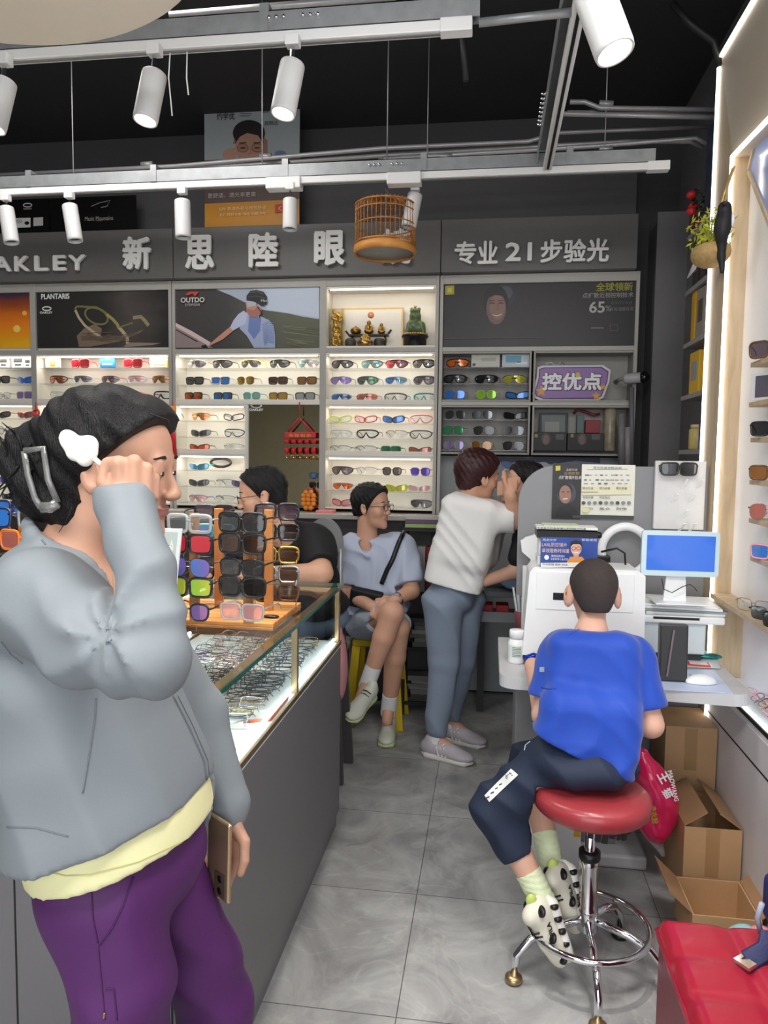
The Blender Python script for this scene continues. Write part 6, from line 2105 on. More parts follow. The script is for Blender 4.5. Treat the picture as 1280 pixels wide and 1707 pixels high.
# big white instrument seen from behind the boy
yw = 2.66
x0, x1, z0, z1 = pbox(880, 945, 1068, 1090, yw)
z0 = DZ + .001
t = thing('vision_tester', 'large white instrument housing on the desk in front of the boy', 'instrument', ((x0 + x1) / 2, yw, z0))
MB().prism([(x0 - .012, z0 + .035), (x1 + .012, z0 + .035), (x1 + .006, z1 - .02), (x1 - .02, z1), (x0 + .02, z1), (x0 + .006, z1 - .02)], (0, yw, 0), (1, 0, 0), (0, 0, 1), (0, .18, 0), m_whitep).build('housing', m_whitep, t, bevel=.012, seg=3)
MB().box2((x0 + .02, yw + .02, z0), (x1 - .02, yw + .17, z0 + .035)).build('foot', MC((206, 208, 210)), t, bevel=.004)
MB().box2((x0 + .03, yw - .004, z1 - .15), (x1 - .03, yw + .004, z1 - .012)).build('front_panel', m_whitep, t, bevel=.003)
a, c = aty(922, 988, yw - .005), aty(952, 1001, yw - .005)
MB().box2((a.x, yw - .006, c.z), (c.x, yw - .002, a.z)).build('slot', MC((16, 16, 18)), t)
for sx in (x0 + .05, x1 - .05):
 MB().lathe([(0, 0), (.006, 0), (.006, .003), (0, .003)], (sx, yw - .003, z0 + .06), None, 10, axis=(0, -1, 0)).build('screw', MC((160, 162, 164)), t)
zi = z1
# device and cards on top
yd = yw + .03
x0, x1, _, _ = pbox(897, 900, 993, 945, yd)
zA = aty(940, 884, yd).z
t = thing('card_printer', 'black and white printer on top of the white instrument', 'printer', ((x0 + x1) / 2, yd, zi))
MB().box2((x0, yd + .01, zi + .001), (x1, yd + .13, zi + .035)).build('base', m_whitep, t, bevel=.005)
MB().box2((x0 + .004, yd + .03, zi + .035), (x1 - .004, yd + .13, zA - .03)).build('body', m_whitep, t, bevel=.005)
MB().prism([(yd + .0, zA - .03), (yd + .14, zA - .03), (yd + .14, zA), (yd + .02, zA)], (x0 - .004, 0, 0), (0, 1, 0), (0, 0, 1), (x1 - x0 + .008, 0, 0), m_black).build('lid', m_black, t, bevel=.004)
p = aty(1000, 892, yd + .05)
MB().lathe([(.012, 0), (.012, .02), (.008, .024)], (x1 + .001, yd + .06, zA - .02), None, 14, axis=(1, 0, 0)).build('knob', m_black, t)
for k, (a, b_, lab, rgb) in enumerate((((894, 874), (996, 883), 'flat white printed pad lying on the printer', (226, 228, 222)), ((906, 870), (966, 874), 'pale green slip on top of the printed pad', (206, 214, 184)))):
 q0, q1 = aty(a[0], 880, yd + .02), aty(b_[0], 880, yd + .02)
 zz = zA + .001 + k * .0095
 tt = thing('paper_pad', lab, 'paper', (q0.x, yd, zz))
 MB().box2((q0.x, yd + .01, zz), (q1.x, yd + .12, zz + .009 - k * .004)).build('pad', MC(rgb), tt, bevel=.001)
 if k == 0:
  mb = MB()
  add_text(mb, '本报告仅供参考请以实际验光为准', ((q0.x + q1.x) / 2 - .02, yd + .0095, zz + .0045), (1, 0, 0), (0, 0, 1), .006, MC((50, 60, 50)), fit=.17)
  mb.build('print', m_paper, tt)
yc2 = yd - .03
x0, x1, z0, z1 = pbox(902, 895, 995, 944, yc2)
t = thing('desk_card', 'blue advertising card with a smiling child, standing before the printer', 'card', ((x0 + x1) / 2, yc2, zi))
MB().box2((x0, yc2, zi + .001), (x1, yc2 + .012, z1)).build('card', MC((38, 70, 150), .35, kind='print_ink'), t)
A_ = Art(yc2 - .0004)
A_.text('LARL防控镜片', (924, 908), 7, P_((226, 190, 170)), 40).text('卓效阻断时间差', (926, 918), 7, P_((236, 206, 186)), 44).text('西武光学', (916, 900), 4, P_((220, 226, 240)), 22).text('智能视觉', (982, 900), 4, P_((220, 226, 240)), 24)
A_.ell((911, 929), 4, 4, P_((232, 236, 244))).text('臻稀离焦镜片', (930, 927), 4, P_((220, 226, 240)), 22).text('全面管理儿童近视', (932, 932), 4, P_((220, 226, 240)), 28)
A_.poly([(944, 938), (950, 928), (970, 928), (978, 938)], P_((226, 150, 50))).poly([(956, 922), (964, 922), (965, 932), (955, 932)], P_((206, 150, 126))).ell((960, 914), 9, 12, P_((224, 172, 148))).poly([(950, 912), (951, 903), (960, 900), (969, 903), (970, 912), (966, 907), (955, 907)], P_((36, 28, 28)))
for x_ in (956, 964):
 A_.line([(x_ + 3.4 * math.cos(i * .5236), 914 + 2.8 * math.sin(i * .5236)) for i in range(13)], .8, P_((50, 40, 40)))
A_.line([(956, 921), (964, 921)], 1.4, P_((240, 230, 226))).poly([(901, 938), (996, 937), (996, 945), (901, 946)], P_((228, 230, 226))).text('专业配镜 服务 热线', (925, 941), 3.4, P_((60, 60, 60)), 40)
A_.done(t)
# white wing and ring
yr_ = 3.06
rc_ = aty(1042, 918, yr_)
t = thing('ring_arc', 'white thick ring of an eye instrument standing on the desk', 'instrument', (rc_.x, yr_, DZ))
MB().tube([(rc_.x + .092 * math.cos(R(a)), yr_, rc_.z + .092 * math.sin(R(a)) * 1.05) for a in range(0, 360, 10)], .017, None, 14, closed=True).build('ring', m_whitep, t)
MB().box2((rc_.x - .07, yr_ - .02, DZ + .001), (rc_.x + .06, yr_ + .03, rc_.z - .085)).build('stand', m_whitep, t, bevel=.01)
MB().box2((rc_.x - .13, yr_ - .03, rc_.z - .05), (rc_.x - .06, yr_ + .02, rc_.z - .02)).build('clamp', m_black, t, bevel=.005)
cbl = [aty(1002, 920, 2.8), aty(1028, 914, 2.78), aty(1041, 922, 2.78), aty(1043, 950, 2.8)]
MB().tube(cbl, .004, None, 6).build('cable', m_black, t)
w0 = aty(881, 908, yr_)
t = thing('chin_rest', 'white winged plate at the left of the blue card', 'instrument part', (w0.x, yr_, zi))
MB().prism([tuple((aty(x, y, yr_).x, aty(x, y, yr_).z)) for x, y in ((898, 884), (902, 946), (890, 946), (884, 932), (870, 920), (868, 902), (876, 896), (890, 892))], (0, yr_, 0), (1, 0, 0), (0, 0, 1), (0, .03, 0), m_whitep).build('plate', m_whitep, t, bevel=.008, seg=3)
MB().box2((w0.x - .02, yr_ + .003, DZ + .001), (w0.x + .03, yr_ + .027, aty(885, 944, yr_).z)).build('post', m_whitep, t)
# tablet monitor
ym = 2.78
A0, A1 = aty(1071, 884, ym), aty(1197, 963, ym)
t = thing('tablet_monitor', 'white framed monitor with a plain blue screen on a stand', 'monitor', ((A0.x + A1.x) / 2, ym, .9))
W2, H2 = A1.x - A0.x, A0.z - A1.z
fm = MB().prism(rrect(A0.x, A1.z, A1.x, A0.z, (.012,) * 4), (0, ym, 0), (1, 0, 0), (0, 0, 1), (0, .018, 0), MC((204, 226, 232), .25))
fm.build('frame', m_whitep, t, bevel=.003)
ms = bpy.data.materials.new('blue_lit_screen')
ms.use_nodes = True
bs = ms.node_tree.nodes['Principled BSDF']
bs.inputs['Base Color'].default_value = (*lin((40, 70, 150)), 1)
bs.inputs['Emission Color'].default_value = (*lin((62, 116, 208)), 1)
bs.inputs['Emission Strength'].default_value = .55
bs.inputs['Roughness'].default_value = .06
MB().box2((A0.x + .017, ym - .001, A1.z + .02), (A1.x - .014, ym + .002, A0.z - .016)).build('screen', ms, t)
zbook = aty(1130, 1000, 2.83).z
MB().prism([(A0.x + W2 * .32, zbook), (A0.x + W2 * .62, zbook), (A0.x + W2 * .60, A1.z + .01), (A0.x + W2 * .36, A1.z + .01)], (0, ym + .02, 0), (1, 0, 0), (0, 0, 1), (0, .012, 0), m_whitep).build('stand', m_whitep, t, bevel=.003)
MB().box2((A0.x + W2 * .18, ym - .04, zbook - .004), (A0.x + W2 * .84, ym + .1, zbook + .002)).build('base', m_whitep, t, bevel=.002)
MB().tube([aty(x, y, ym - .012) for x, y in ((1103, 964), (1106, 982), (1120, 988), (1138, 978), (1150, 974), (1158, 980), (1162, 986))], .0016, None, 6).build('cable', m_black, t)
# printer / paper stack below the monitor
yp_ = 2.79
x0, x1 = aty(1070, 1010, yp_).x, min(aty(1226, 1010, yp_).x, XF - .01)
zp1 = aty(1140, 1040, yp_).z
t = thing('storage_printer', 'white and pale grey office printer under the paper stack', 'printer', ((x0 + x1) / 2, yp_, DZ))
MB().box2((x0 + .012, yp_ + .012, DZ + .03), (x1 - .06, yp_ + .22, zp1)).build('body', MC((206, 216, 220), .4), t, bevel=.006)
MB().box2((x0, yp_ - .005, zp1), (x1, yp_ + .24, zp1 + .028)).build('top', m_whitep, t, bevel=.007)
MB().box2((x0 + .04, yp_ - .008, zp1 + .016), (x1 - .09, yp_ + .0, zp1 + .024)).build('slot', m_black, t)
MB().box2((x0 + .02, yp_ + .03, DZ + .001), (x1 - .07, yp_ + .2, DZ + .03)).build('foot', MC((60, 64, 66)), t)
zz = zp1 + .029
rl = random.Random(8)
for k, (d_, w2, h_, rgb, lab) in enumerate(((0, .22, .010, (226, 228, 230), 'lowest white folder of the paper stack on the printer'), (.006, .235, .008, (150, 160, 160), 'grey green folder in the paper stack on the printer'), (.0, .215, .009, (232, 232, 232), 'white paper pile near the top of the stack on the printer'), (-.004, .20, .006, (238, 240, 240), 'topmost white sheets of the stack under the monitor foot'))):
 if zz + h_ > zbook - .004:
  h_ = max(.002, zbook - .005 - zz)
 tag(MB().box(((x0 + .155 + d_), yp_ + .115, zz + h_ / 2), (w2 * 1.25, .21, h_), None, (0, 0, -.04 * k)).build('paper_stack', MC(rgb), bevel=.001, loc=(x0 + .15, yp_ + .1, zz)), lab, 'papers', 'papers stacked on the printer')
 zz += h_ + .0008
mb = MB().tube([(x0 + .05, yp_ - .02, zz + .004), (x0 + .2, yp_ - .03, zz + .003)], .002, None, 6)
t = thing('calculator_case', 'black case standing upright before the printer', 'case', (aty(1124, 1108, 2.54).x, 2.54, DZ))
a, c = aty(1101, 1040, 2.54), aty(1146, 1108, 2.54)
MB().box(((a.x + c.x) / 2, 2.555, DZ + .001 + (a.z - DZ) / 2), (c.x - a.x, .035, a.z - DZ - .004), None, (-.06, 0, 0)).build('body', M('dark_grey_case', (52, 52, 54), .3), t, bevel=.006)
MB().box(((a.x + c.x) / 2 - .012, 2.532, DZ + .035 + (a.z - DZ) / 3), (.006, .003, (a.z - DZ) * .8), None, (-.06, .12, 0)).build('edge', MC((110, 100, 106)), t)
q = atz(1164, 1108, DZ + .004)
tag(MB().box((q.x, q.y, DZ + .005), (.075, .05, .008), None, (0, 0, -.1)).build('red_card', MC((214, 62, 60)), bevel=.002, loc=(q.x, q.y, DZ)), 'red edged white card lying beside the black case', 'card')
tag(MB().box((q.x, q.y, DZ + .0095), (.06, .036, .001), None, (0, 0, -.1)).build('white_slip', MC((236, 224, 222)), loc=(q.x, q.y, DZ + .009)), 'white slip lying on the red card', 'card')
q = atz(1178, 1097, DZ + .01)
tag(MB().ball((q.x, q.y + .02, DZ + .013), (.06, .022, .0125), None, 16, 10, (0, 0, -.1)).build('foil_packet', M('teal_foil', (50, 130, 126), .25, .5, vary=.6, scale=40, bump=.8, bscale=40), loc=(q.x, q.y, DZ)), 'crumpled teal foil packet behind the red card', 'packet')
q = atz(1168, 1138, DZ + .004)
pad = [atz(1098, 1150, DZ), atz(1222, 1157, DZ), atz(1190, 1118, DZ), atz(1100, 1118, DZ)]
pad = [Vector((min(p.x, XF - .012), p.y, p.z)) for p in pad]
tag(MB().prism([(p.x, p.y) for p in pad], (0, 0, DZ + .0008), (1, 0, 0), (0, 1, 0), (0, 0, .002), MC((196, 210, 236), .4)).build('desk_sheet', m_paper, loc=(q.x, q.y, DZ)), 'pale blue printed sheet lying under the white mouse', 'paper')
tag(MB().prism([(p.x, p.y) for p in [atz(1096, 1112, DZ), atz(1200, 1116, DZ), atz(1196, 1100, DZ), atz(1096, 1094, DZ)]], (0, 0, DZ + .003), (1, 0, 0), (0, 1, 0), (0, 0, .0015), MC((214, 220, 226), .3)).build('plastic_sleeve', m_paper, loc=(q.x, q.y + .1, DZ)), 'clear grey plastic sleeve of papers behind the mouse', 'paper')
t = thing('computer_mouse', 'white computer mouse on the pale blue sheet', 'mouse', (q.x, q.y, DZ + .003))
F_ = Field(.004)
F_.ell((q.x, q.y, DZ + .006), (.052, .03, .026), (0, 0, .12), k=.004)
F_.mesh('body', m_whitep, t, cuts=[((0, 0, DZ + .0035), (0, 0, -1))])
MB().box((q.x - .03, q.y + .002, DZ + .026), (.014, .005, .005), None, (0, .4, .12)).build('scroll_wheel', MC((150, 152, 156)), t)
# left end of the desk
q = atz(860, 1104, DZ)
t = thing('pill_bottle', 'white pill bottle with ribbed cap on the desk corner', 'bottle', (q.x, q.y, DZ))
h_ = aty(860, 1050, q.y).z - DZ
r_ = .030
MB().lathe([(r_ * .9, 0), (r_, .004), (r_, h_ * .62), (r_ * .8, h_ * .72), (r_ * .72, h_ * .74), (0, h_ * .74)], (q.x, q.y, DZ + .001), None, 28).build('body', m_whitep, t)
MB().lathe([(r_ * .86, h_ * .74), (r_ * .88, h_ * .96), (r_ * .8, h_), (0, h_)], (q.x, q.y, DZ + .001), None, 28).build('cap', m_whitep, t)
mb = MB()
lm_ = MC((214, 222, 216))
mb.lathe([(r_ + .0005, h_ * .18), (r_ + .0005, h_ * .56)], (q.x, q.y, DZ + .001), lm_, 28, caps=False)
for k in range(7):
 z_ = DZ + h_ * (.24 + .045 * k)
 mb.tube([(q.x + (r_ + .001) * math.cos(a), q.y + (r_ + .001) * math.sin(a), z_) for a in [R(-120 + i * 12) for i in range(6)]], .0011, MC((110, 120, 120)), 4)
mb.build('label', lm_, t)
q = atz(870, 1058, DZ)
t = thing('pen_cup', 'dark red mesh cup of pens and strips at the desk end', 'pen cup', (q.x, q.y, DZ))
MB().lathe([(.028, 0), (.034, .10), (.03, .10), (.026, .01), (0, .01)], (q.x, q.y, DZ + .001), None, 20).build('cup', MC((110, 52, 56), .5), t)
for k, (dx, dz, rgb) in enumerate(((-.03, .20, (226, 228, 228)), (-.015, .17, (200, 204, 206)), (.0, .16, (214, 216, 218)), (.015, .14, (60, 60, 64)), (.02, .15, (190, 194, 196)))):
 MB().bar((q.x + dx * .4, q.y, DZ + .02), (q.x + dx * 1.4, q.y - .01, DZ + dz), .014 if k < 3 else .008, .004, None).build('strip' if k < 3 else 'pen', MC(rgb, .3), t)
q = atz(892, 1108, DZ)
F_ = Field(.005)
rl = random.Random(4)
for i in range(9):
 F_.ell((q.x + rl.uniform(-.03, .03), q.y + rl.uniform(-.01, .015), DZ + .018 + rl.uniform(0, .012)), (.022, .016, .014), (rl.random(), rl.random(), rl.random()), k=.006)
o = F_.mesh('blue_foil_bag', M('blue_foil', (24, 48, 160), .2, .6, vary=.4, scale=40, bump=.6, bscale=50), None, cuts=[((0, 0, DZ + .002), (0, 0, -1))])
tag(o, 'crumpled shiny blue foil bag beside the pill bottle', 'bag')
# stool
SX, SY = .31, 2.135
SZ = .565
t = thing('swivel_stool', 'chrome five-legged stool with a dark red round seat under the boy', 'stool', (SX, SY, 0))
m_redv = M('dark_red_vinyl', (150, 52, 58), .32, vary=.06, bump=.08, bscale=120, coat=.15)
rs = .166
MB().lathe([(0, .01), (rs * .9, .01), (rs * .97, .02), (rs, .04), (rs * .985, .058), (rs * .9, .071), (rs * .5, .078), (0, .08)], (SX, SY, SZ - .08), None, 48).build('seat', m_redv, t)
mb = MB()
for i in range(7):
 a = R(262 + i * 10)
 mb.box((SX + .1 * math.cos(a) * rs / .14, SY + .1 * math.sin(a) * rs / .14, SZ - .088), (.016, .004, .02 + .012 * (i % 3)), None, (0, .1 * (i % 4), a + 1.57))
mb.build('torn_lining', MC((40, 32, 32), .8), t)
MB().lathe([(.015, .2), (.015, SZ - .08)], (SX, SY, 0), None, 20).build('gas_post', m_chrome, t)
MB().lathe([(.026, .13), (.030, .135), (.030, .2), (.026, .21), (.026, .32), (.028, .33), (.028, .36), (.02, .365)], (SX, SY, 0), None, 24).build('column', m_chrome, t)
MB().lathe([(.029, .345), (.031, .35), (.031, .37), (.02, .372)], (SX, SY, 0), None, 24).build('collar', m_black, t)
legs = [atz(875, 1634, 0), atz(1001, 1700, 0), atz(1086, 1634, 0), atz(1013, 1553, 0), atz(893, 1560, 0)]
for k in range(5):
 a = math.atan2(legs[0].y - SY, legs[0].x - SX) + k * 2 * math.pi / 5
 d = Vector((math.cos(a), math.sin(a), 0))
 c0 = Vector((SX, SY, 0))
 pts = [c0 + d * .02 + Vector((0, 0, .165)), c0 + d * .12 + Vector((0, 0, .145)), c0 + d * .175 + Vector((0, 0, .122)), c0 + d * .215 + Vector((0, 0, .08)), c0 + d * .222 + Vector((0, 0, .02))]
 lg = MB().tube(pts, .0115, None, 12).build('leg', m_chrome, t)
 lb = MB().lathe([(.02, .0), (.026, .006), (.024, .016), (.012, .022), (0, .022)], c0 + d * .222 + Vector((0, 0, .001)), None, 20).build('foot', m_brass if k < 3 else m_black, lg)
MB().tube([(SX + .172 * math.cos(R(a)), SY + .172 * math.sin(R(a)), .15) for a in range(0, 360, 6)], .0095, None, 10, closed=True).build('foot_ring', m_chrome, t)
# ottoman
t = thing('red_ottoman', 'dark red tufted leather ottoman at the lower right corner', 'ottoman', (.7, 1.3, 0))
m_redl = M('dark_red_leather', (150, 26, 46), .3, vary=.08, scale=5, bump=.12, bscale=60, coat=.2)
ox0, ox1, oy0, oy1, oz = .404, .85, .75, 1.712, .45
N, Mm = 44, 80
V, Fc = [], []
for j in range(Mm + 1):
 for i in range(N + 1):
  u, v = i / N, j / Mm
  x, y = ox0 + (ox1 - ox0) * u, oy0 + (oy1 - oy0) * v
  gx = min(abs((x - ox0) - k * .147) for k in range(1, 4))
  gy = min(abs((oy1 - y) - k * .128) for k in range(1, 8))
  e = min(x - ox0, ox1 - x, y - oy0, oy1 - y)
  z = oz + .006 * (1 - math.exp(-gx / .02)) * (1 - math.exp(-gy / .02)) - .007 * math.exp(-gx / .003) - .007 * math.exp(-gy / .003) - .03 * max(0, 1 - e / .02) ** 2
  V.append((x, y, z))
for j in range(Mm):
 for i in range(N):
  a = j * (N + 1) + i
  Fc.append((a, a + 1, a + N + 2, a + N + 1))
o = MB().add(V, Fc, None, True).box2((ox0, oy0, oz - .05), (ox1, oy1, oz - .031)).build('cushion_top', m_redl, t)
MB().box2((ox0 + .004, oy0, .001), (ox1 - .004, oy1 - .004, oz - .046)).build('body', M('dark_red_leather_side', (120, 30, 48), .4, vary=.1, bump=.1), t, bevel=.008)
MB().tube([(ox0, oy0, oz - .032), (ox0, oy1, oz - .032), (ox1, oy1, oz - .032)], .005, m_redl, 8).build('piping', m_redl, t)
p = aty(1278, 1520, 1.62)
t = thing('backpack', 'navy backpack corner with grey strap lying on the red ottoman', 'backpack', (.66, 1.57, oz))
q = atz(1282, 1545, oz + .03)
F_ = Field(.007)
F_.ell((q.x + .10, q.y - .02, oz + .09), (.1, .12, .085), k=.02)
F_.box((q.x + .1, q.y - .02, oz + .06), (.07, .09, .035), None, .02, .02)
F_.mesh('bag', M('navy_nylon', (34, 36, 96), .5, vary=.1, bump=.2), t, cuts=[((0, 0, oz + .012), (0, 0, -1))])
s0, s1, s2 = atz(1284, 1556, oz + .05), atz(1276, 1584, oz + .02), atz(1246, 1602, oz + .014)
MB().tube([s0, s1, s2], .02, None, 8, flat=.15, up=(1, 0, 0)).build('strap', M('navy_webbing', (38, 44, 84), .6, bump=.3, bscale=200), t)
d = (s2 - s1).normalized()
MB().bar(s2 - d * .004, s2 + d * .02, .036, .007, m_chrome).build('buckle', m_steel, t)
MB().tube([atz(1270, 1506, oz + .1), atz(1262, 1530, oz + .06), atz(1268, 1556, oz + .03)], .006, None, 8).build('cord', MC((150, 156, 176)), t)
# boxes and bags on the floor at the right
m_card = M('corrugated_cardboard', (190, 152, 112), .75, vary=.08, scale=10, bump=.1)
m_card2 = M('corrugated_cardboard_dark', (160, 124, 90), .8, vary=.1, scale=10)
def carton(lab, x0, x1, y0, y1, z0, z1, flaps=0, tape=True, mark=None):
 t = thing('cardboard_box', lab, 'box', ((x0 + x1) / 2, (y0 + y1) / 2, z0), 'cardboard boxes beside the side cabinet')
 mb = MB()
 th = .005
 mb.box2((x0, y0, z0), (x1, y0 + th, z1)).box2((x0, y1 - th, z0), (x1, y1, z1)).box2((x0, y0 + th, z0), (x0 + th, y1 - th, z1)).box2((x1 - th, y0 + th, z0), (x1, y1 - th, z1)).box2((x0 + th, y0 + th, z0), (x1 - th, y1 - th, z0 + th))
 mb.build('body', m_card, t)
 if flaps == 0:
  MB().box2((x0, y0, z1), (x1, y1, z1 + th)).build('lid', m_card, t)
 else:
  w2 = (x1 - x0) * .48
  for (px, ang) in ((x0, flaps), (x1, -flaps)):
   mb = MB()
   d = Vector((math.cos(ang) if px == x0 else -math.cos(ang), 0, math.sin(abs(ang)))) * w2
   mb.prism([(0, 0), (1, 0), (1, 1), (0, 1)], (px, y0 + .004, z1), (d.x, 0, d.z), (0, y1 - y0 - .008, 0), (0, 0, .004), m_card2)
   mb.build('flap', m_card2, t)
 if tape:
  MB().box2(((x0 + x1) / 2 - .022, y0 - .001, z1 - (z1 - z0) * .6), ((x0 + x1) / 2 + .022, y0, z1)).build('tape', M('brown_tape', (170, 136, 96), .15, coat=.5), t)
 if mark:
  mb = MB()
  add_text(mb, mark, (x0 + (x1 - x0) * .3, y0 - .0006, z0 + (z1 - z0) * .25), (1, 0, 0), (0, 0, 1), .02, MC((96, 66, 40)), depth=.0005)
  mb.build('print', m_card2, t)
 return t
def fbox(a, b_, y):
 p, q = aty(a[0], a[1], y), aty(b_[0], b_[1], y)
 return p.x, min(q.x, XF - .006), q.z, p.z
xa_, xb_, za_, zb_2 = fbox((1150, 1482), (1262, 1540), 2.30)
carton('lowest open cardboard box with raised flaps in front', xa_, xb_, 2.26, 2.47, .001, .13, flaps=-2.4, tape=False)
xa_, xb_, za_, zb_2 = fbox((1149, 1365), (1226, 1442), 2.58)
carton('half open brown cardboard box behind the lowest one', max(xa_ - .03, .61), xb_, 2.52, 2.80, .001, zb_2, flaps=.6, tape=True, mark='电子')
xa_, xb_, za_, zb_3 = fbox((1110, 1212), (1200, 1290), 2.83)
xa_ = max(xa_, .615)
carton('closed brown cardboard box topmost behind the others', xa_, xb_, 2.83, 3.06, .24, zb_3, tape=True)
carton('cardboard box on the floor hidden under the topmost one', xa_, xb_, 2.84, 3.05, .001, .232, tape=False)
# pink bag
yb3 = 2.62
pts = [aty(x, y, yb3) for x, y in ((1072, 1258), (1084, 1290), (1098, 1330), (1092, 1375), (1090, 1405))]
t = thing('magenta_bag', 'shiny magenta plastic bag with white print leaning by the pedestal', 'bag', (pts[3].x, yb3, .0))
F_ = Field(.007)
F_.chain([tuple(p) for p in pts[:4]], [.025, .045, .062, .055], k=.03)
F_.ell(aty(1096, 1345, yb3), (.062, .05, .10), k=.03)
F_.cap(aty(1090, 1395, yb3), aty(1104, 1425, yb3), .03, .012, k=.02, mat=1)
F_.mesh('bag', [M('magenta_plastic', (206, 28, 84), .22, vary=.2, scale=12, bump=.6, bscale=18, coat=.4), M('silver_plastic', (190, 186, 190), .2, .5, vary=.4, scale=40, bump=.8)], t, disp=lambda X, Y, Z: .006 * np.sin(40 * Z + 25 * X) * np.sin(30 * X + 9))
mb = MB()
for ch, x, y in (('王', 1106, 1296), ('猫', 1113, 1322)):
 add_text(mb, ch, aty(x, y, yb3 - .066), (.5, 0, -.86), (.86, 0, .5), .032, MC((240, 226, 232)), bold=.03, depth=.001)
add_text(mb, 'MAOWANG', aty(1122, 1310, yb3 - .06), (.25, 0, -.97), (.97, 0, .25), .014, MC((240, 226, 232)), bold=.02, depth=.001)
add_text(mb, '洗衣粉', aty(1090, 1358, yb3 - .066), (.2, 0, -.98), (.98, 0, .2), .02, MC((180, 140, 50)), bold=.03, depth=.001)
mb.build('print', m_paper, t)
p, q = aty(886, 1345, 2.66), aty(966, 1420, 2.66)
t = thing('paper_carton', 'white open carton on the floor behind the boy\'s legs', 'box', ((p.x + q.x) / 2, 2.70, .0))
MB().box2((p.x - .01, 2.60, .001), (q.x - .005, 2.69, .23)).build('body', MC((214, 216, 218), .5), t, bevel=.003)
MB().box2((q.x - .03, 2.5985, .17), (q.x - .008, 2.5995, .22)).build('print', MC((206, 170, 40)), t)
for k, (px, py, rgb) in enumerate(((1235, 1522, (150, 206, 214)), (1262, 1522, (226, 150, 170)))):
 q = aty(px, py, 2.2)
 tag(MB().ball((q.x, 2.2, .06 + .05), (.055, .03, .05), None, 14, 8, (.4, .3, .5)).box2((q.x - .02, 2.19, .001), (q.x + .02, 2.21, .08)).build('plastic_pouch', MC(rgb, .2), loc=(q.x, 2.2, 0)), ('pale teal' if k == 0 else 'pink') + ' plastic pouch on the floor behind the ottoman', 'pouch')
# dim area beyond the aisle: shelf rack, table, chairs
t = thing('bookcase', 'dark open bookcase full of papers beside the seated man', 'bookcase', (-.35, 4.3, 0))
bx0, bx1 = aty(676, 900, 4.32).x, aty(748, 900, 4.32).x
mdk = M('dark_bookcase_board', (38, 35, 36), .6)
for x in (bx0, bx1 - .02):
 MB().box2((x, 4.2, 0), (x + .02, 4.32, aty(700, 880, 4.2).z)).build('side_panel', mdk, t)
zsv = [.06, .38, .70, aty(700, 880, 4.2).z - .02]
for z in zsv:
 MB().box2((bx0 + .02, 4.2, z), (bx1 - .02, 4.32, z + .02)).build('shelf', mdk, t)
rl = random.Random(12)
x = bx0 + .03
k = 0
cols = [(176, 172, 170), (150, 148, 148), (122, 26, 36), (166, 164, 164), (40, 44, 90), (46, 44, 46)]
while x < bx1 - .06:
 w2 = .05
 tt = side = None
 b0 = tag(MB().box2((x, 4.22, zsv[2] + .021), (x + w2 - .004, 4.31, zsv[2] + .021 + .26)).build('ring_binder', MC(cols[k % 6], .5), bevel=.002, loc=(x, 4.08, zsv[2])), ('pale grey binder first from the seated man on the dark bookcase', 'second pale grey binder on the dark bookcase', 'dark red binder on the dark bookcase', 'grey binder to the side of the red one', 'navy binder on the dark bookcase', 'black binder at the aisle end of the bookcase')[k % 6], 'binder', 'binders on the dark bookcase')
 if k == 2:
  mb = MB()
  for q_, ch in enumerate('大视野读书'):
   add_text(mb, ch, (x + w2 / 2, 4.2195, zsv[2] + .24 - q_ * .035), (1, 0, 0), (0, 0, 1), .022, MC((196, 170, 160)))
  mb.build('print', m_paper, b0).location = (0, 0, 0)
 x += w2
 k += 1
for lvl in (0, 1):
 z = zsv[lvl] + .021
 for i in range(7):
  h_ = rl.uniform(.012, .03)
  c_ = rl.choice(((96, 94, 94), (120, 118, 116), (70, 68, 70), (140, 136, 134)))
  tag(MB().box(((bx0 + bx1) / 2 + rl.uniform(-.02, .02), 4.262, z + h_ / 2), (bx1 - bx0 - .1, .10, h_), None, (0, 0, rl.uniform(-.08, .08))).build('magazine', MC(c_), loc=(bx0, 4.18, z)), 'dull grey magazine in the flat stacks on the lower bookcase shelves', 'magazine', 'magazine stacks in the bookcase')
  z += h_ + .001
z = aty(700, 880, 4.2).z + .001
for rgb, lab in (((140, 168, 100), 'pale green folder lying on top of the dark bookcase'), ((96, 70, 96), 'plum folder in the pile on the dark bookcase'), ((176, 172, 168), 'grey folder topmost on the dark bookcase')):
 tag(MB().box2((bx0 + .01, 4.19, z), (bx1 - .03, 4.31, z + .022)).build('folder', MC(rgb), bevel=.002, loc=(bx0, 4.1, z)), lab, 'folder', 'folders lying on the bookcase')
 z += .023
# table with the blue cloth
yt_ = 3.86
ta, tb_ = aty(790, 985, yt_), aty(866, 985, yt_)
tz_ = ta.z
t = thing('side_table', 'grey table with an open drawer beyond the partition', 'table', (.05, 3.8, 0))
MB().box2((ta.x, yt_, tz_ - .03), (.62, 4.4, tz_)).build('top', MC((112, 114, 118), .5), t, bevel=.004)
for xx, yy in ((ta.x + .04, 4.35), (.58, 3.92), (.58, 4.35)):
 MB().box2((xx - .02, yy - .02, .001), (xx + .02, yy + .02, tz_ - .03)).build('leg', MC((60, 60, 62)), t)
dz1 = aty(830, 1015, yt_ - .02).z
dx0, dx1 = aty(796, 1030, yt_ - .03).x, aty(862, 1030, yt_ - .03).x
MB().box2((dx0, yt_ - .03, dz1 - .07), (dx1 + .1, yt_ - .015, dz1 - .015)).box2((dx0, yt_ - .015, dz1 - .07), (dx1 + .1, yt_ + .3, dz1 - .06)).build('drawer', MC((128, 130, 134), .45), t, bevel=.003)
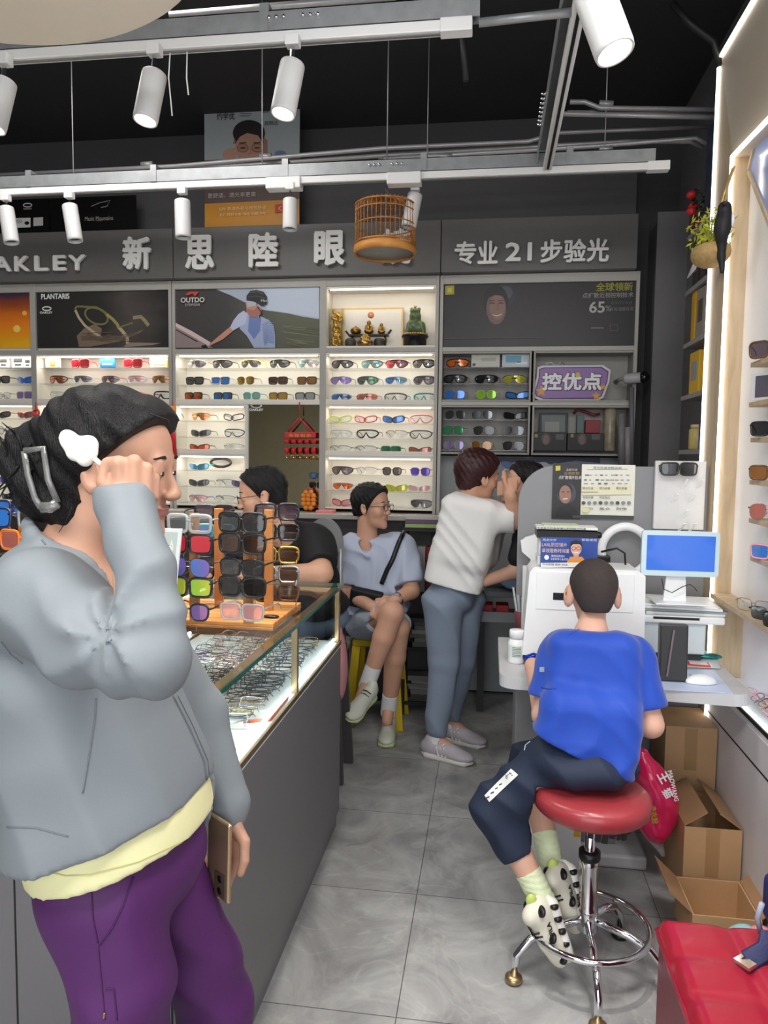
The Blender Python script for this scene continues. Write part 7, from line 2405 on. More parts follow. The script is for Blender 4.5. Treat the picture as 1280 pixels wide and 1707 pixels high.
for k, px in enumerate((812, 838)):
 q = aty(px, 1012, yt_ + .02)
 tag(MB().box2((q.x - .035, yt_ + .0, dz1 - .0595), (q.x + .03, yt_ + .1, dz1 + .015)).build('red_box', MC((176, 34, 38), .5), bevel=.004, loc=(q.x, yt_, dz1)), ('first' if k == 0 else 'second') + ' small red box in the open table drawer', 'box', 'red boxes in the drawer')
F_ = Field(.008)
rl = random.Random(6)
for i in range(9):
 F_.ell((aty(835, 970, yt_).x + rl.uniform(-.06, .12), yt_ + .12 + rl.uniform(-.06, .06), tz_ + .02 + rl.uniform(0, .02)), (.07, .05, .022), (rl.uniform(-.3, .3), rl.uniform(-.3, .3), rl.uniform(0, 3)), k=.02)
o = F_.mesh('folded_cloth', M('pale_blue_cloth', (128, 148, 176), .85, vary=.1, bump=.4), None, cuts=[((0, 0, tz_ + .002), (0, 0, -1))])
tag(o, 'crumpled pale blue cloth lying on the table beyond the partition', 'cloth')
q0 = aty(850, 760, YB + .12)
t = poster('p', 'dark blue and white wavy print on the wall behind the standing man', aty(800, 800, YB + .14).x, CX['E1'] - .03, aty(800, 870, YB + .14).z, aty(800, 765, YB + .14).z, YB + .14, MC((150, 156, 166), .5, kind='print_ink'))
A_ = Art(YB + .139)
A_.poly([(822, 764), (1000, 762), (1000, 772), (960, 768), (920, 774), (880, 768), (850, 772), (830, 770)], P_((40, 40, 84))).ell((848, 776), 14, 6, P_((84, 110, 170)), 20).ell((905, 776), 10, 6, P_((186, 184, 188))).ell((838, 805), 6, 6, P_((30, 36, 70)))
A_.done(t)
# yellow stool under the seated man, dark chair shapes
# people
from mathutils.bvhtree import BVHTree
def skin_mat(name, rgb):
 m = M(name, rgb, .5, vary=.05, scale=18, bump=.03, bscale=200)
 b = m.node_tree.nodes['Principled BSDF']
 b.inputs['Subsurface Weight'].default_value = .12
 b.inputs['Subsurface Radius'].default_value = (.012, .005, .003)
 return m
m_skinF = skin_mat('fair_skin', (192, 146, 122))
m_skinB = skin_mat('boy_skin', (212, 166, 144))
m_skinT = skin_mat('tan_skin', (204, 156, 130))
m_lip = M('lips', (182, 122, 110), .45)
m_hair = M('black_hair', (17, 15, 17), .38, vary=.3, scale=5, bump=.9, bscale=60, stretch=(9, 9, .8), spec=.4)
m_eyew = M('eye_white', (226, 222, 218), .2)
m_iris = M('dark_iris', (34, 24, 22), .15)
class Frame:
 def __init__(self, c, fwd, up=(0, 0, 1), s=1.0):
  self.c, self.s = Vector(c), s
  self.f = Vector(fwd).normalized()
  self.r = self.f.cross(Vector(up)).normalized()
  self.u = self.r.cross(self.f)
  self.M = Matrix((self.r, self.f, self.u)).transposed()
 def p(self, x, y, z):
  return self.c + (self.r * x + self.f * y + self.u * z) * self.s
def head(F, H, k=.012, skin=0, lip=1, ear=1.0):
 s = H.s
 def e(c, r, kk=k, m=skin, rot=None, sub=False):
  Rm = H.M if rot is None else H.M @ Euler(rot).to_matrix()
  F.ell(H.p(*c), tuple(v * s for v in r), Rm, kk * s, m, sub)
 e((0, -.015, .035), (.075, .096, .082))
 e((0, .03, .04), (.064, .058, .06))
 e((0, .032, -.025), (.058, .056, .072))
 e((0, .03, -.072), (.048, .056, .042))
 e((0, .072, -.100), (.020, .018, .017), .02)
 for d in (-1, 1):
  e((d * .036, .056, -.026), (.024, .024, .024), .015)
  e((d * .030, .094, .003), (.015, .012, .009), .01, sub=True)
  e((d * .031, .077, .003), (.0155, .013, .0115), .005)
  e((d * .0115, .098, -.034), (.009, .010, .008), .006)
  e((d * (.066 + .011 * ear), -.008, -.008), (.010 * ear, .020 * ear, .032 * ear), .006, rot=(.25, 0, d * (-.35 - .5 * (ear - 1))))
  e((d * .085, -.004, -.006), (.006, .010, .018), .004, rot=(.25, 0, 0), sub=True)
 F.cap(H.p(-.032, .080, .021), H.p(.032, .080, .021), .010 * s, k=.014 * s, mat=skin)
 F.cap(H.p(0, .083, .014), H.p(0, .104, -.029), .006 * s, .0095 * s, k=.012 * s, mat=skin)
 e((0, .083, -.056), (.021, .0125, .0048), .004, lip)
 e((0, .082, -.065), (.018, .0125, .0055), .004, lip)
 F.cap(H.p(-.022, .098, -.061), H.p(.022, .098, -.061), .0016 * s, k=.004 * s, sub=True)
def eyes(H, par):
 for d in (-1, 1):
  MB().ball(H.p(d * .030, .0795, .003), tuple(v * H.s for v in (.0125, .0115, .0042)), None, 16, 10, H.M).build('eye', m_eyew, par)
  MB().ball(H.p(d * .030, .0892, .003), tuple(v * H.s for v in (.0052, .0024, .0044)), None, 12, 8, H.M).build('iris', m_iris, par)
  MB().tube([H.p(d * .016, .088, .027), H.p(d * .03, .0905, .0305), H.p(d * .047, .078, .026)], [.0016 * H.s, .0026 * H.s, .001 * H.s], None, 6).build('eyebrow', m_hair, par)
def hand(F, w_, d, n, t, s=1.0, curl=(.5, .5, .5, .5), thumb=.6, k=.007, mat=0):
 """palm from wrist w_ along d; n = palm facing direction; t = thumb side; curl = bend per finger"""
 w_, d, n, t = Vector(w_), Vector(d).normalized(), Vector(n).normalized(), Vector(t).normalized()
 Rm = Matrix((t, d, n)).transposed()
 F.ell(w_ + d * .045 * s, (.040 * s, .050 * s, .016 * s), Rm, .012, mat)
 F.cap(w_ - d * .02 * s, w_ + d * .03 * s, .024 * s, .022 * s, .015, mat)
 for i, (L, r, o) in enumerate(((.075, .0085, .028), (.082, .0088, .010), (.077, .0083, -.009), (.060, .0075, -.027))):
  p = w_ + d * (.086 - .006 * abs(i - 1)) * s + t * o * s
  F.cap(w_ + d * .045 * s + t * o * .8 * s, p, .011 * s, r * 1.12 * s, k, mat)
  a = .15
  dd = d
  for j, q in enumerate((.45, .32, .23)):
   a += curl[i] * (1.0, 1.25, .8)[j]
   dd = d * math.cos(a) + n * math.sin(a) + t * o * .6
   e = p + dd.normalized() * L * q * s
   F.cap(p, e, r * (1 - .1 * j) * s, r * (.92 - .1 * j) * s, .003, mat)
   p = e
 b0 = w_ + d * .02 * s + t * .028 * s + n * .006 * s
 b1 = b0 + (d * .6 + t * .75 + n * .35 * thumb).normalized() * .036 * s
 b2 = b1 + (d * .85 + t * (.45 - .7 * thumb) + n * .75 * thumb).normalized() * .032 * s
 b3 = b2 + (d * .85 - t * .35 * thumb + n * .7 * thumb).normalized() * .024 * s
 F.cap(b0, b1, .014 * s, .011 * s, .010, mat).cap(b1, b2, .0105 * s, .0095 * s, .003, mat).cap(b2, b3, .0095 * s, .008 * s, .003, mat)
def bvh_of(o):
 me = o.data
 mw = Matrix.Translation(Vector(o.get('_base', (0, 0, 0))))
 return BVHTree.FromPolygons([mw @ v.co for v in me.vertices], [tuple(p.vertices) for p in me.polygons])
def hit(b, px, py, lift=.0015):
 d = ray(px, py).normalized()
 h = b.ray_cast(EYE, d)
 if h[0] is None:
  return None
 return h[0] + h[1] * lift
def seam(b, pts, r, m, nm, par, n=10, lift=.0005):
 out = []
 for i in range(len(pts) - 1):
  for j in range(n):
   t_ = j / n
   q = hit(b, pts[i][0] + (pts[i + 1][0] - pts[i][0]) * t_, pts[i][1] + (pts[i + 1][1] - pts[i][1]) * t_, lift)
   if q is not None and (not out or (q - out[-1]).length < .05):
    out.append(q)
 if len(out) > 1:
  return MB().tube(out, r, None, 6).build(nm, m, par)
def patch(b, cols, m, nm, par, lift=.0015, N=6):
 """small cloth patch laid on the surface: four corner pixels"""
 V = []
 for i in range(N + 1):
  for j in range(N + 1):
   u, v = i / N, j / N
   a, c, d, e = cols
   px = (a[0] * (1 - u) + c[0] * u) * (1 - v) + (e[0] * (1 - u) + d[0] * u) * v
   py = (a[1] * (1 - u) + c[1] * u) * (1 - v) + (e[1] * (1 - u) + d[1] * u) * v
   q = hit(b, px, py, lift)
   if q is None:
    return None
   V.append(q)
 return MB().add(V, [(i * (N + 1) + j, i * (N + 1) + j + 1, (i + 1) * (N + 1) + j + 1, (i + 1) * (N + 1) + j) for i in range(N) for j in range(N)], None, True).build(nm, m, par)
def shoe(par, heel, toe, up, L, mats, w=.045, h=.055, nm='shoe', open_at=None):
 """trainer from heel to toe, sole away from up; mats = (upper, sole, lace)"""
 heel, toe, up = Vector(heel), Vector(toe), Vector(up)
 f = (toe - heel).normalized()
 up = (up - f * up.dot(f)).normalized()
 s = f.cross(up)
 Rm = Matrix((s, f, up)).transposed()
 P = lambda x, y, z: heel + s * x + f * (y * L) + up * z
 F = Field(.0045)
 F.ell(P(0, .18, .045), (w * .82, L * .2, .045), Rm, .02)
 F.ell(P(0, .5, .038), (w * .9, L * .34, .036), Rm, .02)
 F.ell(P(0, .76, .030), (w, L * .24, .026), Rm, .02)
 F.cap(P(0, .2, .05), P(0, .18, h + .03), w * .72, w * .66, .015)
 F.cap(P(0, .3, .06), P(0, .6, .055), w * .5, w * .45, .02)
 o = F.mesh(nm, mats[0], par)
 F = Field(.0045)
 F.box(P(0, .5, .008), (w * .62, L * .36, .002), Rm, .012, .01)
 F.ell(P(0, .74, .010), (w * 1.06, L * .26, .014), Rm, .015)
 F.ell(P(0, .2, .011), (w * .92, L * .2, .015), Rm, .015)
 F.mesh('sole', mats[1], o)
 for k in range(5):
  y = .38 + .065 * k
  z = .092 - .0075 * k
  MB().tube([P(-w * .5, y, z - .012), P(0, y + .02, z), P(w * .5, y, z - .012)], .0028, None, 6).build('lace', mats[2], o)
 return o, P
def wav(amp, *ws):
 """small cloth folds: sum of plane waves (kx, ky, kz, phase)"""
 def f(X, Y, Z):
  r = 0
  for kx, ky, kz, ph in ws:
   r = r + np.sin(kx * X + ky * Y + kz * Z + ph + 1.3 * np.sin(9 * Z + 7 * X + ph))
  return amp * r / len(ws)
 return f
# woman in the grey jacket
t = thing('person', 'woman in grey zip jacket and purple trousers holding a white treat to her ear', 'person', (-.62, 1.14, 0))
Hw = Frame(aty(193, 782, 1.13), (.985, .10, -.10), (.1, 0, 1), .97)
skin = Field(.0042)
head(skin, Hw)
nb = aty(125, 935, 1.13)
skin.cap(Hw.p(0, -.03, -.05), nb, .054, .058, .03)
skin.ell(aty(120, 1000, 1.13), (.10, .15, .09), k=.05)
skin.chain([aty(140, 1050, 1.13), aty(165, 1250, 1.13), aty(190, 1420, 1.13)], (.10, .10, .115), .04)
sh = aty(70, 1000, .985)
el = aty(248, 1094, .90)
wr = aty(208, 838, .985)
skin.chain([sh, el, wr], (.045, .036, .026), .02)
sl = aty(190, 985, 1.30)
ell_ = aty(335, 1190, 1.36)
wl = aty(383, 1338, 1.33)
skin.chain([sl, ell_, wl], (.045, .036, .025), .02)
# raised hand: fist pinching the stick, drawn finger by finger
Y1 = 1.0
g = lambda x, y, dy=0.0: aty(x, y, Y1 + dy)
skin.cap(wr, g(210, 806), .027, .030, .02).ell(g(218, 812, .004), (.032, .018, .026), k=.012)
for bs, kn, mid, tip, rr in (((203, 822, -.022), (199, 772, -.024), (181, 773, -.018), (177, 787, -.010), .0108), ((224, 824, -.020), (224, 769, -.018), (214, 776, .006), (196, 792, .008), .0104), ((243, 826, -.012), (244, 781, -.008), (236, 790, .016), (214, 800, .016), .0094), ((255, 828, .002), (257, 796, .006), (248, 804, .024), (230, 812, .024), .0082)):
 a, b_, c = g(*kn), g(*mid), g(*tip)
 skin.cap(g(*bs), a, rr * 1.08, rr, .0025).cap(a, b_, rr, rr * .92, .002).cap(b_, c, rr * .92, rr * .8, .002)
skin.cap(g(188, 826, -.020), g(173, 804, -.024), .0125, .0108, .004).cap(g(173, 804, -.024), g(175, 780, -.022), .0104, .0082, .002)
# lowered hand around the phone
hand(skin, aty(376, 1352, 1.315), Vector((-.02, .02, -1)), Vector((-.35, -.93, 0)), Vector((.93, -.35, 0)), .98, curl=(.2, .3, .4, .5), thumb=.35)
# legs
hn, hf = aty(178, 1490, 1.06), aty(268, 1475, 1.23)
kn_, kf = Vector((hn.x + .02, 1.05, .47)), Vector((hf.x + .09, 1.27, .47))
an, af = Vector((hn.x - .0, 1.06, .09)), Vector((hf.x + .05, 1.28, .09))
skin.chain([hn, kn_, an], (.075, .048, .034), .03).chain([hf, kf, af], (.075, .048, .034), .03)
skin.cap(an, an + Vector((.07, 0, -.045)), .03, .025, .02).cap(af, af + Vector((.07, 0, -.045)), .03, .025, .02)
skin.mesh('body', [m_skinF, m_lip], t)
eyes(Hw, t)
# hair
hairF = Field(.0045)
hairF.ell(Hw.p(0, -.018, .042), (.090, .112, .094), Hw.M, .02)
hairF.ell(Hw.p(0, .045, .062), (.070, .060, .062), Hw.M, .02)
hairF.ell(Hw.p(0, -.075, -.035), (.066, .052, .075), Hw.M, .03)
hairF.chain([Hw.p(.03, -.06, -.07), Hw.p(.035, -.055, -.115)], (.036, .008), .02)
bun = aty(52, 765, 1.12)
hairF.ell(bun, (.05, .048, .062), (0, .3, 0), .03)
hairF.ell(aty(60, 815, 1.1), (.036, .036, .045), k=.02)
fr1, fr2, fr3 = aty(274, 704, 1.13), aty(212, 762, 1.13), aty(160, 800, 1.13)
dv = (fr2 - fr1)
n1 = Vector((-dv.z, 0, dv.x)).normalized()
n1 = -n1 if n1.z > 0 else n1
def hair_cut(X, Y, Z):
 p1 = (X - fr1.x) * n1.x + (Z - fr1.z) * n1.z
 p2 = X - fr3.x + .25 * (Z - fr3.z)
 return np.minimum(p1, p2) + 0 * Y
hairF.mesh('hair', m_hair, t, cuts=[hair_cut], disp=lambda X, Y, Z: .0022 * np.sin(150 * (Z * .8 + X * .6) + 20 * Y) + .0014 * np.sin(260 * (Z * .6 + X * .8)))
rl = random.Random(21)
for i in range(40):
 a = aty(rl.uniform(30, 75), rl.uniform(720, 835), 1.09 + rl.uniform(-.03, .03))
 e = aty(rl.uniform(-14, 30), rl.uniform(700, 850), 1.09 + rl.uniform(-.04, .04))
 mid = a.lerp(e, .5) + Vector((0, 0, rl.uniform(-.012, .02)))
 MB().tube([a, mid, e], [.0035, .0024, .0006], None, 5).build('hair_strand', m_hair, t)
for pts in (((250, 690), (280, 700), (284, 716)), ((120, 846), (110, 868), (98, 888))):
 MB().tube([aty(x, y, 1.055) for x, y in pts], [.0014, .001, .0004], None, 5).build('hair_strand', m_hair, t)
# jacket
m_jack = M('grey_jacket_fabric', (126, 133, 138), .6, vary=.03, scale=6, bump=.06, bscale=300)
J = Field(.006)
J.ell(aty(112, 945, 1.13), (.085, .15, .055), k=.04)
for px, py, r in ((118, 1010, (.122, .18, .10)), (136, 1120, (.138, .185, .15)), (158, 1230, (.142, .19, .16)), (188, 1365, (.164, .205, .22))):
 J.ell(aty(px, py, 1.135), r, k=.03)
J.chain([sh, aty(150, 1062, .93), el], (.078, .068, .058), .018)
J.chain([el, aty(243, 960, .93), aty(208, 838, .985)], (.056, .041, .039), .006)
J.cap(aty(206, 838, .985), aty(206, 812, .995), .041, .042, .01)
J.chain([sl, ell_, wl], (.072, .050, .042), .02)
J.cap(wl, aty(379, 1350, 1.325), .042, .042, .01)
# stand-up collar, opened at the throat
ring = []
for i in range(13):
 a = R(35 + 290 * i / 12)
 ring.append(nb + Vector((.074 * math.cos(a) + .012, .072 * math.sin(a), .018 - .045 * math.cos(a))))
J.chain(ring, [.015] * 13, .012)
J.cap(nb + Vector((.01, 0, -.005)), nb + Vector((.0, 0, .12)), .060, .062, .01, sub=True)
J.cap(nb + Vector((.05, -.005, -.01)), nb + Vector((.13, -.01, -.06)), .050, .012, .01, sub=True)
h1, h2 = aty(10, 1438, 1.02), aty(352, 1334, 1.08)
hd = h2 - h1
def jacket_cut(X, Y, Z):
 pl = ((X - h1.x) * hd.z - (Z - h1.z) * hd.x) / math.hypot(hd.x, hd.z)
 ax_ = wl - ell_
 tt = np.clip(((X - ell_.x) * ax_.x + (Y - ell_.y) * ax_.y + (Z - ell_.z) * ax_.z) / ax_.length_squared, 0, 1.3)
 arm = np.sqrt((X - ell_.x - tt * ax_.x) ** 2 + (Y - ell_.y - tt * ax_.y) ** 2 + (Z - ell_.z - tt * ax_.z) ** 2) - .085
 return np.where(arm < 0, -1.0, pl)
def cuff_cut(X, Y, Z):
 c = aty(204, 806, .99)
 d = np.sqrt((X - c.x) ** 2 + (Y - c.y) ** 2 + (Z - c.z) ** 2)
 n = Vector((-.12, 0, 1)).normalized()
 return np.where(d < .075, (X - c.x) * n.x + (Z - c.z) * n.z, -1.0)
elb = aty(200, 1046, .90)
def jacket_disp(X, Y, Z):
 dx, dy, dz = X - elb.x, Y - elb.y, Z - elb.z
 d2 = dx * dx + dy * dy + dz * dz
 th = np.arctan2(dz, dx)
 fold = .012 * (np.abs(np.sin(3.5 * th + .6 + 18 * np.sqrt(d2))) - .5) * np.exp(-d2 / .016) * np.minimum(1, d2 / .0005)
 ang = .006 * (np.abs(np.sin(34 * Z + 27 * X + 2.4 * np.sin(9 * X - 7 * Z) + 1)) - .6) * np.clip((Z - 1.1) / .1, 0, 1) * np.clip((1.38 - Z) / .1, 0, 1) + .011 * (np.abs(np.sin(26 * X + 16 * Y + 3 * Z + 1.6 * np.sin(6 * Z))) - .6) * np.clip((1.16 - Z) / .25, 0, 1)
 return fold + ang
jk = J.mesh('jacket', m_jack, t, cuts=[jacket_cut, cuff_cut], disp=jacket_disp, smooth=2)
bj = bvh_of(jk)
m_zip = M('dark_zip', (96, 101, 106), .5)
seam(bj, [(288, 1160), (316, 1215), (340, 1270), (347, 1330)], .0022, m_zip, 'zip', t)
seam(bj, [(296, 1160), (322, 1212), (346, 1268), (352, 1325)], .0012, m_zip, 'zip_edge', t)
m_seam = M('jacket_seam', (112, 118, 122), .6)
seam(bj, [(160, 1164), (158, 1200), (150, 1250), (136, 1330)], .0012, m_seam, 'side_seam', t)
seam(bj, [(0, 1066), (18, 1090), (40, 1108)], .0012, m_seam, 'sleeve_seam', t)
seam(bj, [(166, 905), (200, 902), (246, 896)], .0010, m_seam, 'cuff_seam', t)
seam(bj, [(70, 900), (100, 940), (150, 985), (190, 1012)], .0012, m_seam, 'collar_seam', t)
seam(bj, [(12, 1378), (60, 1380), (120, 1396)], .0010, m_seam, 'hem_seam', t)
# yellow shirt
m_yel = M('pale_yellow_cotton', (232, 228, 176), .8, vary=.03, bump=.08, bscale=250)
Sh = Field(.006)
Sh.ell(aty(205, 1375, 1.14), (.146, .186, .16), k=.02)
y1_, y2_ = aty(70, 1474, 1.02), aty(355, 1384, 1.1)
yd_ = y2_ - y1_
ys = Sh.mesh('yellow_shirt', m_yel, t, cuts=[lambda X, Y, Z: ((X - y1_.x) * yd_.z - (Z - y1_.z) * yd_.x) / math.hypot(yd_.x, yd_.z), lambda X, Y, Z: Z - aty(200, 1290, 1.1).z], disp=wav(.002, (40, 20, 10, 0), (20, 30, 25, 2)))
seam(bvh_of(ys), [(76, 1452), (110, 1460), (150, 1458), (230, 1436), (300, 1404), (350, 1374)], .0012, M('yellow_hem', (206, 202, 140), .8), 'hem', t)
# trousers
m_pur = M('purple_trouser_fabric', (80, 32, 92), .65, vary=.04, scale=5, bump=.05, bscale=260)
Tr = Field(.0065)
Tr.ell(aty(207, 1430, 1.14), (.130, .166, .11), k=.03)
Tr.ell(aty(172, 1500, 1.07), (.092, .088, .11), k=.03)
Tr.chain([hn, aty(205, 1640, 1.05), kn_ + Vector((0, 0, .0)), an + Vector((0, 0, .02))], (.090, .078, .070, .062), .015)
Tr.chain([hf, aty(330, 1600, 1.25), kf, af + Vector((0, 0, .02))], (.085, .074, .068, .062), .015)
tr = Tr.mesh('trousers', m_pur, t, cuts=[((0, 0, .06), (0, 0, -1))], disp=lambda X, Y, Z: .006 * (np.abs(np.sin(15 * Z + 24 * X + 9 * Y + 1.5 * np.sin(11 * Z))) - .6), smooth=2)
btr = bvh_of(tr)
m_purd = M('purple_seam', (62, 24, 74), .7)
seam(btr, [(152, 1468), (155, 1530), (164, 1576)], .0012, m_purd, 'side_seam', t)
seam(btr, [(222, 1462), (205, 1510), (188, 1545), (164, 1578)], .0016, m_purd, 'pocket', t)
seam(btr, [(164, 1578), (170, 1640), (176, 1706)], .0009, m_purd, 'side_seam', t)
seam(btr, [(176, 1648), (190, 1648), (196, 1706)], .0012, m_purd, 'pocket_flap', t)
seam(btr, [(174, 1688), (173, 1698)], .0022, m_brass, 'zip_pull', t)
for a in (an, af):
 shoe(t, Vector((a.x - .06, a.y, .004)), Vector((a.x + .19, a.y, .004)), (0, 0, 1), .25, (MC((60, 60, 66)), m_whitep, m_whitep))
# hair clip
ck = M('clear_clip_plastic', (214, 214, 212), .18, vary=0, trans=.8, coat=.6)
cl = [aty(x, y, 1.045) for x, y in ((40, 752), (72, 747), (80, 800), (96, 838), (68, 846))]
o = thing('hair_clip', 'clear plastic claw clip fastened in the woman\'s black bun', 'hair clip', tuple(cl[0]))
MB().tube([cl[0], cl[1], cl[2], cl[3]], .0055, None, 8, flat=.5).build('jaw', ck, o)
MB().tube([cl[0], aty(46, 790, 1.05), aty(58, 830, 1.05), cl[4]], .0055, None, 8, flat=.5).build('jaw', ck, o)
MB().tube([cl[3], aty(84, 846, 1.045), cl[4]], .0085, None, 8, flat=.5).build('end_plate', ck, o)
# treat on a stick
o = thing('cloud_treat', 'white rounded cloud-shaped treat on a stick held beside the woman\'s ear', 'treat', tuple(aty(135, 750, .99)))
Ft = Field(.003)
for px, py, r in ((118, 737, .015), (112, 730, .0125), (126, 752, .015), (140, 745, .016), (148, 742, .0145), (142, 762, .014), (150, 755, .012), (130, 744, .014)):
 Ft.ell(aty(px, py, .985), (r, r * .62, r), k=.003)
Ft.mesh('treat', M('white_foam_treat', (238, 234, 224), .6, vary=.03), o)
MB().tube([aty(150, 758, .985), aty(166, 772, .985), aty(184, 785, .985)], .0038, None, 8).build('stick', MC((232, 230, 220)), o)
# phone in the lowered hand
ph0, ph1 = aty(362, 1398, 1.265), aty(372, 1480, 1.25)
o = thing('mobile_phone', 'gold mobile phone held in the woman\'s lowered hand', 'phone', tuple(ph0))
ex = Vector((.80, -.60, 0)).normalized()
ez = (ph0 - ph1).normalized()
ez = (ez - ex * ez.dot(ex)).normalized()
ny = ex.cross(ez)
Rm = Matrix((ex, ny, ez)).transposed()
pc = ph0.lerp(ph1, .38)
MB().box(pc, (.070, .009, .148), None, Rm).build('body', M('champagne_gold_case', (204, 176, 140), .22, .7, vary=.05), o, bevel=.004, seg=3)
MB().box(pc + ex * .012 - ez * .045 + ny * .0056, (.034, .003, .044), None, Rm).build('camera_plate', MC((90, 74, 58), .2), o, bevel=.001)
for k in (-1, 1):
 MB().lathe([(0, 0), (.007, 0), (.007, .002), (0, .002)], pc + ex * .012 - ez * (.045 + .011 * k) + ny * .0052, None, 14, axis=ny).build('camera_lens', m_black, o)
# boy on the stool
t = thing('person', 'boy in blue T-shirt and navy shorts sitting on the red stool, back to camera', 'person', (SX, SY, SZ))
Hb = Frame(aty(988, 990, 2.33), (-.03, 1, -.12), (0, .1, 1), .90)
B = Field(.005)
head(B, Hb, ear=1.3)
nk = aty(985, 1062, 2.27)
B.cap(Hb.p(0, -.02, -.06), nk, .036, .040, .02)
pel = Vector((SX - .02, SY + .01, SZ + .075))
B.chain([nk, aty(985, 1120, 2.23), aty(975, 1200, 2.17), pel], (.05, .062, .068, .062), .03)
sL, sR = aty(928, 1092, 2.25), aty(1058, 1094, 2.25)
eL, eR = aty(908, 1192, 2.20), aty(1084, 1208, 2.20)
hL, hR = Vector((.155, 2.50, DZ + .045)), Vector((.50, 2.50, DZ + .045))
B.chain([sL, eL, hL], (.040, .036, .024), .015).chain([sR, eR, hR], (.040, .036, .024), .015)
hand(B, hL, (.25, 1, -.1), (0, 0, -1), (1, -.2, 0), .8, curl=(.15,) * 4, thumb=.3)
hand(B, hR, (-.25, 1, -.1), (0, 0, -1), (-1, -.2, 0), .8, curl=(.15,) * 4, thumb=.3)
hpL, hpR = pel + Vector((-.065, .02, -.01)), pel + Vector((.02, .07, -.005))
kL, kR = aty(826, 1346, 2.17), Vector((.15, 2.43, .50))
aL, aR = aty(900, 1492, 2.10), aty(916, 1428, 2.26)
B.chain([hpL, kL, kL.lerp(aL, .35), aL], (.058, .050, .046, .030), .02)
B.chain([hpR, kR, kR.lerp(aR, .35), aR], (.058, .050, .046, .030), .02)
B.cap(aL, aty(922, 1530, 2.09), .028, .024, .015).cap(aR, aty(930, 1470, 2.22), .028, .024, .015)
B.mesh('body', [m_skinB, m_lip], t)
eyes(Hb, t)
Hr = Field(.0045)
Hr.ell(Hb.p(0, -.018, .036), (.0715, .0915, .0785), Hb.M, .02)
Hr.ell(Hb.p(0, .028, .043), (.060, .055, .056), Hb.M, .02)
Hr.ell(Hb.p(0, -.062, -.022), (.046, .040, .050), Hb.M, .03)
m_buzz = M('short_cropped_hair', (56, 48, 46), .8, vary=.35, scale=90, bump=.5, bscale=400)
fl1, fl2 = Hb.p(0, .075, .05), Hb.p(0, -.012, -.035)
def boy_hair(X, Y, Z):
 a = (X - fl1.x) * Hb.f.x + (Y - fl1.y) * Hb.f.y + (Z - fl1.z) * Hb.f.z
 b_ = (X - fl2.x) * Hb.u.x + (Y - fl2.y) * Hb.u.y + (Z - fl2.z) * Hb.u.z
 c_ = (X - fl2.x) * Hb.f.x + (Y - fl2.y) * Hb.f.y + (Z - fl2.z) * Hb.f.z
 low = -(b_ + .020)
 return np.maximum(np.maximum(a, low), np.minimum(c_, -b_))
Hr.mesh('hair', m_buzz, t, cuts=[boy_hair])
m_blue_t = M('royal_blue_tshirt', (18, 66, 172), .65, vary=.05, scale=8, bump=.08, bscale=260, sheen=.2)
T = Field(.0055)
T.cap(sL.lerp(sR, .15), sL.lerp(sR, .85), .058, .058, .03)
T.box(aty(987, 1140, 2.215), (.080, .030, .10), (-.20, 0, 0), .055, .03)
T.box(aty(974, 1225, 2.165), (.085, .045, .08), (-.15, .12, 0), .062, .03)
T.chain([sL, sL.lerp(eL, .68)], (.058, .062), .02).chain([sR, sR.lerp(eR, .68)], (.058, .062), .02)
c1, c2 = aty(885, 1228, 2.05), aty(1034, 1300, 2.05)
cdv = c2 - c1
def arm_cut(s, e, q, rr=.085):
 d = (e - s).normalized()
 p = s.lerp(e, q)
 def f(X, Y, Z):
  r = np.sqrt((X - p.x) ** 2 + (Y - p.y) ** 2 + (Z - p.z) ** 2)
  return np.where(r < rr, (X - p.x) * d.x + (Y - p.y) * d.y + (Z - p.z) * d.z, -1.0)
 return f
T.cap(nk + Vector((0, .02, .015)), nk + Vector((0, .03, .09)), .045, .05, .008, sub=True)
tb = T.mesh('tshirt', m_blue_t, t, cuts=[lambda X, Y, Z: ((X - c1.x) * cdv.z - (Z - c1.z) * cdv.x) / cdv.length + 0 * Y, arm_cut(sL, eL, .74), arm_cut(sR, eR, .78)],
   disp=lambda X, Y, Z: .009 * (np.abs(np.sin(24 * X - 12 * Z + 2.2 * np.sin(13 * Z + 5 * X) + .4)) - .6) * np.clip((1.0 - Z) / .3, 0, 1) + .004 * (np.abs(np.sin(36 * Z + 26 * X + 2 * np.sin(14 * X))) - .6), smooth=2)
btb = bvh_of(tb)
seam(btb, [(948, 1058), (965, 1050), (988, 1047), (1012, 1051), (1028, 1060)], .003, m_blue_t, 'neck_rib', t)
seam(btb, [(902, 1146), (915, 1149), (928, 1148)], .0015, M('blue_seam', (24, 66, 170), .7), 'sleeve_hem', t)
patch(btb, [(900, 1112), (908, 1112), (908, 1120), (900, 1120)], MC((150, 170, 190)), 'sleeve_badge', t)
m_navy = M('navy_shorts_fabric', (27, 38, 60), .7, vary=.06, bump=.1, bscale=220)
S = Field(.006)
S.ell(pel + Vector((0, .0, -.012)), (.148, .125, .068), k=.03)
S.chain([hpL, kL, kL.lerp(aL, .50)], (.088, .070, .056), .025).chain([hpR, kR, kR.lerp(aR, .25)], (.085, .066, .056), .02)
def leg_cut(k_, a_, q):
 return arm_cut(k_, a_, q)
st = S.mesh('shorts', m_navy, t, cuts=[leg_cut(kL, aL, .56), leg_cut(kR, aR, .30), lambda X, Y, Z: np.where((X - SX) ** 2 + (Y - SY) ** 2 < .165 ** 2, SZ + .002 - Z, -1)], disp=lambda X, Y, Z: .010 * (np.abs(np.sin(24 * X + 10 * Z + 12 * Y + 2 * np.sin(12 * Z))) - .6), smooth=2)
bst = bvh_of(st)
